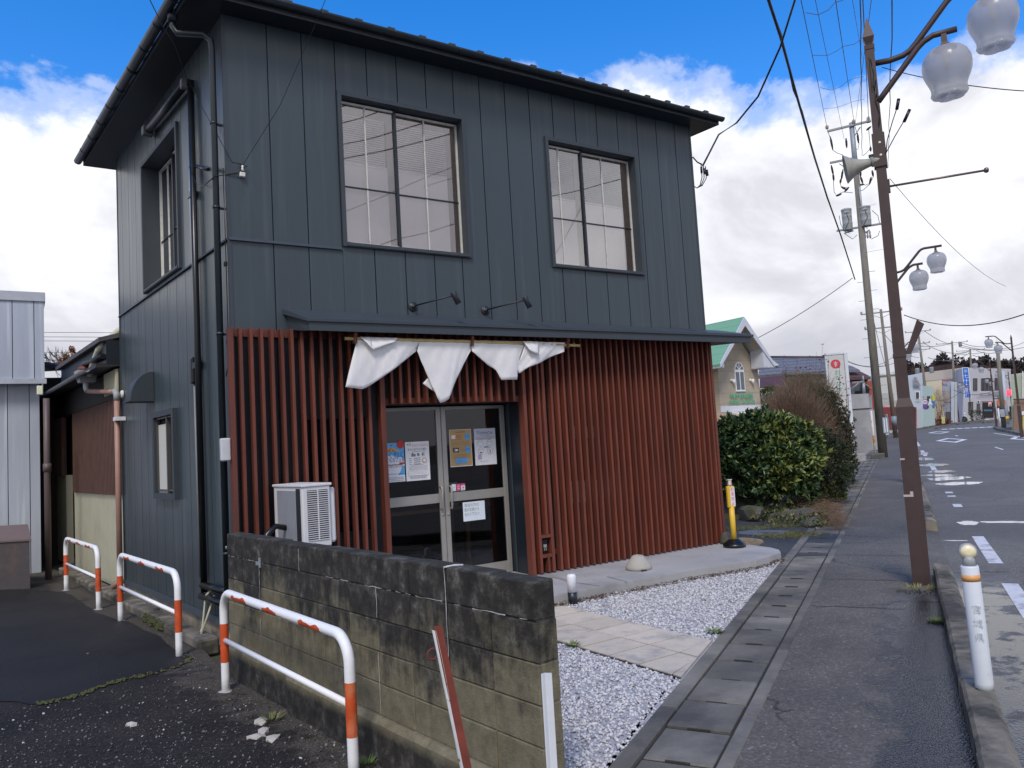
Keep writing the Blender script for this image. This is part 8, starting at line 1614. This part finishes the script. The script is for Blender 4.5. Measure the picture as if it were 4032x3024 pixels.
c = at_s(*T(1525, 785), 112); g = thing('traffic_light', c, 'red traffic light on an arm at the far right', 'traffic signal'); b = MB().use(GALV); rr = 0.42; b.bev(lambda a, o_, z: c+NR*a+DR*o_+Vector((0, 0, z)), -1.7, 0.5, 0, 0.3, -0.35, 0.35, 0.1); b.build('housing', parent=g); b = MB().use(mat('signal_red2', (0.95, 0.03, 0.06), emit=2.0)); b.lathe(c-DR*0.02, [(0.40, 0), (0.36, 0.12), (0.05, 0.2)], 16, -DR); b.build('lamp', parent=g)
b = MB().use(GALV); b.tube([c+DR*0.15-NR*2.2+Vector((0, 0, .05)), c+DR*0.15-NR*1.6], 0.09, 6); b.build('arm', parent=g)
q0_ = ground_s(T(1510, 1080)[0], 98); q1_ = at_s(*T(1468, 595), 98); g = thing('steel_pole', q0_, 'light blue-grey steel signal pole with a yellow band', 'pole'); b = MB().use(mat('pole_light_blue', (0.42, 0.48, 0.55), rough=0.5)); b.tube([q0_, q1_], 0.19, 12); b.build('pole', parent=g); b = MB().use(mat('band_yellow', (0.60, 0.38, 0.05), rough=0.5)); b.tube([q0_.lerp(q1_, 0.10), q0_.lerp(q1_, 0.17)], 0.21, 12); b.build('band', parent=g)
q0_ = ground_s(T(1452, 1085)[0], 90); g = thing('marker_post', q0_, 'short white marker post beside the pale concrete pole', 'post'); b = MB().use(WHITEP); b.tube([q0_, q0_+Vector((0, 0, 1.9))], 0.14, 10); b.build('post_body', parent=g)
# planting before the far row
def farbush(u, v, s_, rad, lab, mats, seed, name='bush', n=1500): c = ground_s(T(u, v)[0], s_); return shrub(name, (c.x, c.y, c.z+rad[2]*0.7), rad, n, 0.16, seed, lab, 'bush', (0.4, 0.4, 0.2), mats=mats, stems=3, asp=0.3)
farbush(1240, 1040, 148, (1.3, 1.0, 1.1), 'rounded olive bush before the bank wall', [LG[0], mat('olive_bush', (0.12, 0.13, 0.07), rough=0.8, var=0.3), BRN[2]], 71); farbush(925, 1080, 126, (1.5, 0.9, 0.55), 'low dark red bush before the cream building', [mat('red_bush', (0.14, 0.02, 0.02), rough=0.8, var=0.4), mat('red_bush_light', (0.26, 0.05, 0.04), rough=0.8), BRN[1]], 72); farbush(1520, 1040, 150, (0.8, 0.7, 0.7), 'brownish bush right of the bank doors', [BRN[0], BRN[2], LG[1]], 73); farbush(1130, 1045, 150, (0.35, 0.4, 0.5), 'small dark bush at the small round sign', [LG[0], LG[1], BRN[0]], 74, n=600)
c = ground_s(T(905, 1060)[0], 128); bareshrub('leafless_tree', (c.x, c.y, c.z+3.0), (1.6, 1.2, 2.2), 1200, 'thin bare reddish tree before the cream building', 75, mats=[BRN[1]], tl=1.0, cat='tree')
q = [at_s(*T(*k), 124) for k in ((925, 1060), (955, 1060), (955, 995), (925, 1000))]; g = thing('poster_board', q[0], 'yellow poster board beside the bare reddish tree', 'sign'); b = MB().use(mat('poster_yellow', (0.55, 0.58, 0.22), rough=0.6, var=0.3, scale=1.5)); b.loft([q, [p_+DR*0.1 for p_ in q]]); b.build('panel', parent=g)
b = MB().use(KERB); 
for s0, u0, v0, u1, v1 in ((0, 700, 1115, 870, 1092), (0, 870, 1092, 1060, 1075), (0, 1060, 1078, 1300, 1052), (0, 1300, 1052, 1540, 1046)):
    a, c = ground_s(T(u0, v0)[0], 100 if u0 < 900 else 122), ground_s(T(u1, v1)[0], 118 if u0 < 800 else 135); b.hexa([a-Vector((0, 0, .1)), c-Vector((0, 0, .1)), c+DR*2-Vector((0, 0, .1)), a+DR*2-Vector((0, 0, .1)), a+Vector((0, 0, .16)), c+Vector((0, 0, .16)), c+DR*2+Vector((0, 0, .16)), a+DR*2+Vector((0, 0, .16))])
tag(b.build('far_kerb'), kind='structure')
# wooded ridge far behind
HM = [mat('ridge_conifer', (0.030, 0.028, 0.028), rough=0.95, var=0.4, scale=0.2), mat('ridge_conifer_brown', (0.060, 0.040, 0.038), rough=0.95, var=0.4, scale=0.2)]
prof = [(600, 575), (640, 560), (800, 548), (880, 528), (940, 518), (1000, 512), (1050, 522), (1130, 535), (1200, 545), (1250, 540), (1300, 520), (1340, 528), (1370, 538), (1400, 530), (1480, 545), (1540, 560), (1580, 555), (1640, 550), (1720, 545), (1800, 550)]
V0 = []; b = MB().use(HM[1]); fr_, bk_ = [], []
for u, v in prof: q = at_s(*T(u, v+16), 420); fr_.append(q)
b.v = [tuple(Vector((q.x, q.y, -2))) for q in fr_]+[tuple(q) for q in fr_]+[tuple(q+DR*120) for q in fr_]; n_ = len(fr_)
for i in range(n_-1): b.face([i, i+1, n_+i+1, n_+i]); b.face([n_+i, n_+i+1, 2*n_+i+1, 2*n_+i])
tag(b.build('hill'), kind='structure')
Pp = []; Sz = []
for k in range(520):
    f = random.random()*(n_-1.001); i = int(f); q = fr_[i].lerp(fr_[i+1], f-i); back = random.random()*60; Pp.append((q+DR*back+Vector((0, 0, random.uniform(-9, 2.2)-0))).to_tuple()); Sz.append(random.uniform(1.8, 3.4))
Pp = np.array(Pp); Cc = np.repeat(Pp, 60, 0); ss = np.repeat(np.array(Sz), 60); dd_ = rng.normal(size=Cc.shape); dd_ /= np.linalg.norm(dd_, axis=1)[:, None]; Cc = Cc+dd_*ss[:, None]*rng.random((len(Cc), 1))**0.4*np.array([0.8, 0.8, 1.3])
tag(leafmesh('ridge_trees', Cc, dd_+np.array([0, 0, .5]), rng.uniform(0.9, 2.0, len(Cc)), HM, rng.integers(0, 2, len(Cc)), asp=0.35), 'dark wooded ridge showing above the bank roof', 'woods', kind='stuff')
# ------------------------------------------------------------------ left side: annex, white building, bin
ann = thing('annex_house', LW(8, 0, 0), 'dark-eaved low annex with brown slatted wall behind the shop', 'building')
b = MB().use(CREAM)
ribs = []
t_ = 5.17
while t_ < 9.2: b.box(LW, t_, t_+0.155, -0.12, 0.0, -0.1, 1.40); b.box(LW, t_+0.155, t_+0.165, -0.12, -0.008, -0.1, 1.40); t_ += 0.165
b.box(LW, 10.2, 12.6, -0.12, 0.0, -0.1, 1.73); b.box(LW, 9.2, 10.2, -0.6, -0.5, -0.1, 3.0); b.build('lower_wall', parent=ann)
b = MB().use(mat('brown_slats', (0.12, 0.062, 0.046), rough=0.6, var=0.25, scale=5))
t_ = 5.18
while t_ < 9.1: b.box(LW, t_, t_+0.045, 0.0, 0.05, 1.39, 2.94); t_ += 0.105
b.use(mat('slat_gap_dark', (0.015, 0.010, 0.009))); b.box(LW, 5.17, 9.12, -0.02, 0.0, 1.39, 2.95); b.use(mat('brown_slats', (0, 0, 0)))
t_ = 10.3
while t_ < 11.6: b.box(LW, t_, t_+0.045, 0.0, 0.06, 1.72, 2.95); t_ += 0.085
b.box(LW, 10.25, 11.65, -0.02, 0.0, 1.72, 2.95); b.build('slatted_wall', parent=ann)
b = MB().use(mat('annex_dark', (0.020, 0.018, 0.018), rough=0.7, var=0.3)); b.box(LW, 5.165, 14, -0.3, -0.13, 0, 3.93); b.box(LW, 5.18, 14.0, -0.13, 0.02, 2.96, 3.42); b.box(LW, 8.9, 10.2, -0.4, -0.3, 0, 3.0); b.build('upper_wall', parent=ann)
b = MB().use(mat('pale_door_glass', (0.40, 0.42, 0.33), rough=0.4, var=0.06)); b.box(LW, 9.75, 10.15, -0.29, -0.26, 1.80, 2.75); b.build('door', parent=ann)
b = MB().use(mat('annex_fascia', (0.035, 0.035, 0.040), rough=0.5, var=0.2)); EO = 0.35
b.hexa([LW(5.17, -0.1, 3.46), LW(14, -0.1, 3.46), LW(14, EO, 3.42), LW(5.17, EO, 3.42), LW(5.17, -0.1, 3.52), LW(14, -0.1, 3.52), LW(14, EO, 3.48), LW(5.17, EO, 3.48)])
b.use(DARKT); b.box(LW, 5.165, 9.3, 0.0, 0.20, 3.48, 3.86); b.use(mat('annex_roof', (0.09, 0.09, 0.10), rough=0.6, var=0.2))
b.hexa([LW(5.17, 0.30, 3.83), LW(9.3, 0.30, 3.83), LW(9.3, -2.2, 4.55), LW(5.17, -2.2, 4.55), LW(5.17, 0.30, 3.90), LW(9.3, 0.30, 3.90), LW(9.3, -2.2, 4.62), LW(5.17, -2.2, 4.62)])
b.build('roof', parent=ann)
b = MB().use(GALV); halfpipe(b, [LW(5.6, EO+0.05, 3.44), LW(14, EO+0.05, 3.40)], 0.05); b.use(BLACK); b.tube([LW(5.17, 0.24, 3.60), LW(5.9, 0.25, 3.62), LW(6.6, 0.26, 3.65), LW(6.86, 0.25, 3.62), LW(6.90, 0.25, 3.52)], 0.045, 10); b.build('gutter', parent=ann)
PIPEP = mat('pink_beige_pipe', (0.37, 0.215, 0.17), rough=0.5, var=0.12, scale=5)
b = MB().use(mat('hopper_grey', (0.52, 0.55, 0.60), rough=0.5, var=0.08))
hp = lambda t0, t1, o0, o1, z: [LW(t0, o0, z), LW(t1, o0, z), LW(t1, o1, z), LW(t0, o1, z)]
b.loft([hp(6.56, 6.80, 0.10, 0.33, 3.33), hp(6.52, 6.86, 0.06, 0.38, 3.53)]); b.tube([LW(6.68, 0.22, 3.34), LW(6.68, 0.22, 3.24), LW(6.62, 0.21, 3.17)], [0.055, 0.05, 0.05], 10); b.use(mat('strainer_brown', (0.16, 0.05, 0.035), rough=0.7)); b.lathe(LW(6.60, 0.25, 3.53), [(0.11, 0), (0.10, 0.05), (0.04, 0.08), (0.002, 0.085)], 12, wob=lambda i, a: 1+0.1*math.cos(8*a)); b.build('rain_hopper', parent=ann)
b = MB().use(PIPEP); b.tube([LW(6.60, 0.20, 3.17), LW(5.15, 0.10, 3.03)], 0.042, 12); b.tube([LW(4.98, 0.10, 2.95), LW(4.98, 0.10, 0.1)], 0.042, 12); b.tube([LW(4.98, 0.10, 0.1), LW(5.0, 0.22, 0.0)], 0.042, 12); b.use(mat('grey_elbow', (0.36, 0.36, 0.36), rough=0.5)); b.tube([LW(5.18, 0.10, 3.035), LW(5.05, 0.10, 3.03), LW(4.98, 0.10, 2.98), LW(4.98, 0.10, 2.88)], 0.047, 12); b.use(WHITEP); b.box(LW, 4.86, 5.04, 0.0, 0.145, 2.56, 2.62); b.build('downpipe', parent=ann)
b = MB().use(mat('cream_pipe', (0.55, 0.55, 0.42), rough=0.5, var=0.06)); b.tube([LW(5.20, -0.2, 4.15), LW(5.22, 0.0, 4.02), LW(5.28, 0.12, 3.90), LW(5.6, 0.22, 3.76), LW(5.95, 0.22, 3.62), LW(6.2, 0.22, 3.50), LW(6.35, 0.22, 3.44)], 0.055, 12); b.build('corrugated_pipe', parent=ann)
b = MB().use(CREAM); b.bev(LW, 5.22, 6.10, -0.1, 0.06, 3.03, 3.41, 0.01); b.build('duct_box', parent=ann)
b = MB().use(mat('brown_downpipe', (0.13, 0.095, 0.095), rough=0.5, var=0.1)); q = Vector((-8.62, 14.16, -0.12)); b.tube([q, q+Vector((0, 0, 2.15)), q+Vector((0, 0, 3.3))], 0.055, 12); b.tube([q+Vector((0, 0, 1.95)), q+Vector((0, 0, 2.1))], 0.07, 12); b.build('downpipe', parent=ann)
g = thing('neighbour_house', LW(15, 1, 0), 'dark-roofed house end seen between the annex and the white building', 'building')
W5 = lambda u, v, d_: pix(u/2.552, 1150+v/2.552, d_)
b = MB().use(mat('far_eave_dark', (0.045, 0.045, 0.05), rough=0.6, var=0.2)); q = [W5(398, 690, 19.5), W5(610, 722, 19.5), W5(672, 757, 19.2), W5(672, 785, 19.2), W5(600, 778, 19.3), W5(398, 712, 19.5)]; b.loft([q, [p_+DL*3.0+Vector((0, 0, 0.3)) for p_ in q]]); b.build('roof', parent=g)
b = MB().use(mat('annex_dark', (0.020, 0.018, 0.018))); q = [W5(395, 710, 19.8), W5(640, 780, 19.8)]; q = [Vector((p_.x, p_.y, 0)) for p_ in q]; b.prism([q[0], q[1], q[1]+DL*4, q[0]+DL*4], -0.2, 3.9); b.build('wall', parent=g)
b = MB().use(mat('porch_light', (0.85, 0.88, 0.65), rough=0.4)); q = W5(405, 985, 15.0); b.bev(lambda a, c, z: q+DF*a+NF*c+Vector((0, 0, z)), -0.05, 0.04, -0.04, 0.04, -0.08, 0.07, 0.01); b.build('porch_lamp', parent=g)
# white clad building at the left edge
q = Vector((-9.40, 15.21, 0)); WBn = hdir(57)
def WF(a, o, z): return q+WBn*a+Vector((WBn.y, -WBn.x, 0))*o+Vector((0, 0, z))
wb = thing('white_clad_building', WF(-2, 0, 0), 'white metal-clad building with a jutting upper storey at the left edge', 'building')
WC = siding('white_cladding', (0.47, 0.52, 0.60), 0.42)
sm = [-0.17-0.36*k for k in range(28)]
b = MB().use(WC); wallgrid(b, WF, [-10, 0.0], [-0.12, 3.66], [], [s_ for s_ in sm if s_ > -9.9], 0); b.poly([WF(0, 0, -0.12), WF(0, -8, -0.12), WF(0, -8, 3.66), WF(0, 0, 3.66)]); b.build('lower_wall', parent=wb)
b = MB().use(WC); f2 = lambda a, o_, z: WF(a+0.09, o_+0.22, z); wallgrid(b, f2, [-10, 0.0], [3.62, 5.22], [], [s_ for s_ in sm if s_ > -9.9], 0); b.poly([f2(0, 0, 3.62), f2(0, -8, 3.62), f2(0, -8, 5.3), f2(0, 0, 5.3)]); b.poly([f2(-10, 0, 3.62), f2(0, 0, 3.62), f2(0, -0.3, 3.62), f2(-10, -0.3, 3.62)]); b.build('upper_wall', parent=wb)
b = MB().use(mat('white_trim_metal', (0.50, 0.53, 0.58), rough=0.4)); b.box(f2, -10, 0.02, -0.05, 0.03, 5.20, 5.38); b.box(f2, -10, 0.03, -0.05, 0.035, 3.56, 3.66); b.box(f2, -0.0, 0.025, -8, 0.0, 5.20, 5.38); b.poly([f2(-10, 0, 5.37), f2(0, 0, 5.37), f2(0, -8, 5.37), f2(-10, -8, 5.37)]); b.build('coping', parent=wb)
bn_ = Vector((-8.33, 13.17, -0.12)); BD = (Vector((-8.86, 13.20, 0))-Vector((-8.33, 13.17, 0))).normalized()
bn = thing('storage_bin', bn_+BD*0.8, 'brown-grey storage box with a sloping lid at the left edge', 'storage box'); BE = hdir(-36)
f_ = lambda a, o_, z: bn_+BD*a+BE*o_+Vector((0, 0, z))
b = MB().use(mat('bin_body', (0.070, 0.060, 0.062), rough=0.6, var=0.12, col2=(0.11, 0.08, 0.07), c2=(0.55, 0.7))); b.hexa([f_(0, 0, 0), f_(1.7, 0, 0), f_(1.7, 0.75, 0), f_(0, 0.75, 0), f_(0, 0, 0.80), f_(1.7, 0, 0.80), f_(1.7, 0.75, 1.0), f_(0, 0.75, 1.0)]); b.build('body', parent=bn)
b = MB().use(mat('bin_lid', (0.15, 0.11, 0.105), rough=0.5, var=0.1)); b.hexa([f_(-0.03, -0.03, 0.80), f_(1.73, -0.03, 0.80), f_(1.73, 0.78, 1.01), f_(-0.03, 0.78, 1.01), f_(-0.03, -0.03, 0.83), f_(1.73, -0.03, 0.83), f_(1.73, 0.78, 1.04), f_(-0.03, 0.78, 1.04)]); b.build('lid', parent=bn)
# bare tree and autumn sprigs over the annex roof
tb = pix(255, 1380, 34); g = thing('bare_tree', Vector((tb.x, tb.y, 0)), 'bare tree crown showing over the annex roof', 'tree')
b = MB().use(BARK); b.tube([Vector((tb.x, tb.y, 0)), Vector((tb.x, tb.y, 5.2))], [0.16, 0.08], 8); b.build('trunk', parent=g)
a = []; e = []; r_ = random.Random(5)
def br_(p0_, d_, ln, k):
    p1_ = p0_+d_*ln; a.append(tuple(p0_)); e.append(tuple(p1_))
    if k > 0:
        for _ in range(3): nd_ = (d_+Vector((r_.uniform(-.8, .8), r_.uniform(-.8, .8), r_.uniform(-.2, .6)))).normalized(); br_(p0_.lerp(p1_, r_.uniform(0.5, 1.0)), nd_, ln*0.72, k-1)
for _ in range(6): br_(Vector((tb.x, tb.y, 4.6)), Vector((r_.uniform(-.8, .8), r_.uniform(-.5, .5), 1)).normalized(), 0.85, 4)
twigs('crown', a, e, np.full(len(a), 0.010), [mat('twig_grey', (0.16, 0.14, 0.13), rough=0.9)], g, bend=0.06)
cc_ = []
for u, v in ((725, 580), (655, 650), (735, 600), (665, 665), (600, 700)): cc_ += [tuple(W5(u+random.gauss(0, 8), v+random.gauss(0, 12), 23)) for _ in range(40)]
g = thing('autumn_sprigs', W5(690, 720, 23), 'orange-brown leafy sprigs poking above the annex roof edge', 'plant'); leafmesh('foliage', np.array(cc_), rng.normal(size=(len(cc_), 3)), rng.uniform(0.05, 0.10, len(cc_)), [mat('autumn_leaf', (0.34, 0.16, 0.09), rough=0.8, var=0.3)], np.zeros(len(cc_), int), g)
q0_ = W5(690, 760, 23); twigs('stem', [tuple(q0_)]*4, [tuple(W5(u, v, 23)) for u, v in ((725, 575), (655, 645), (740, 600), (600, 700))], np.full(4, 0.015), BRN[:1], g)
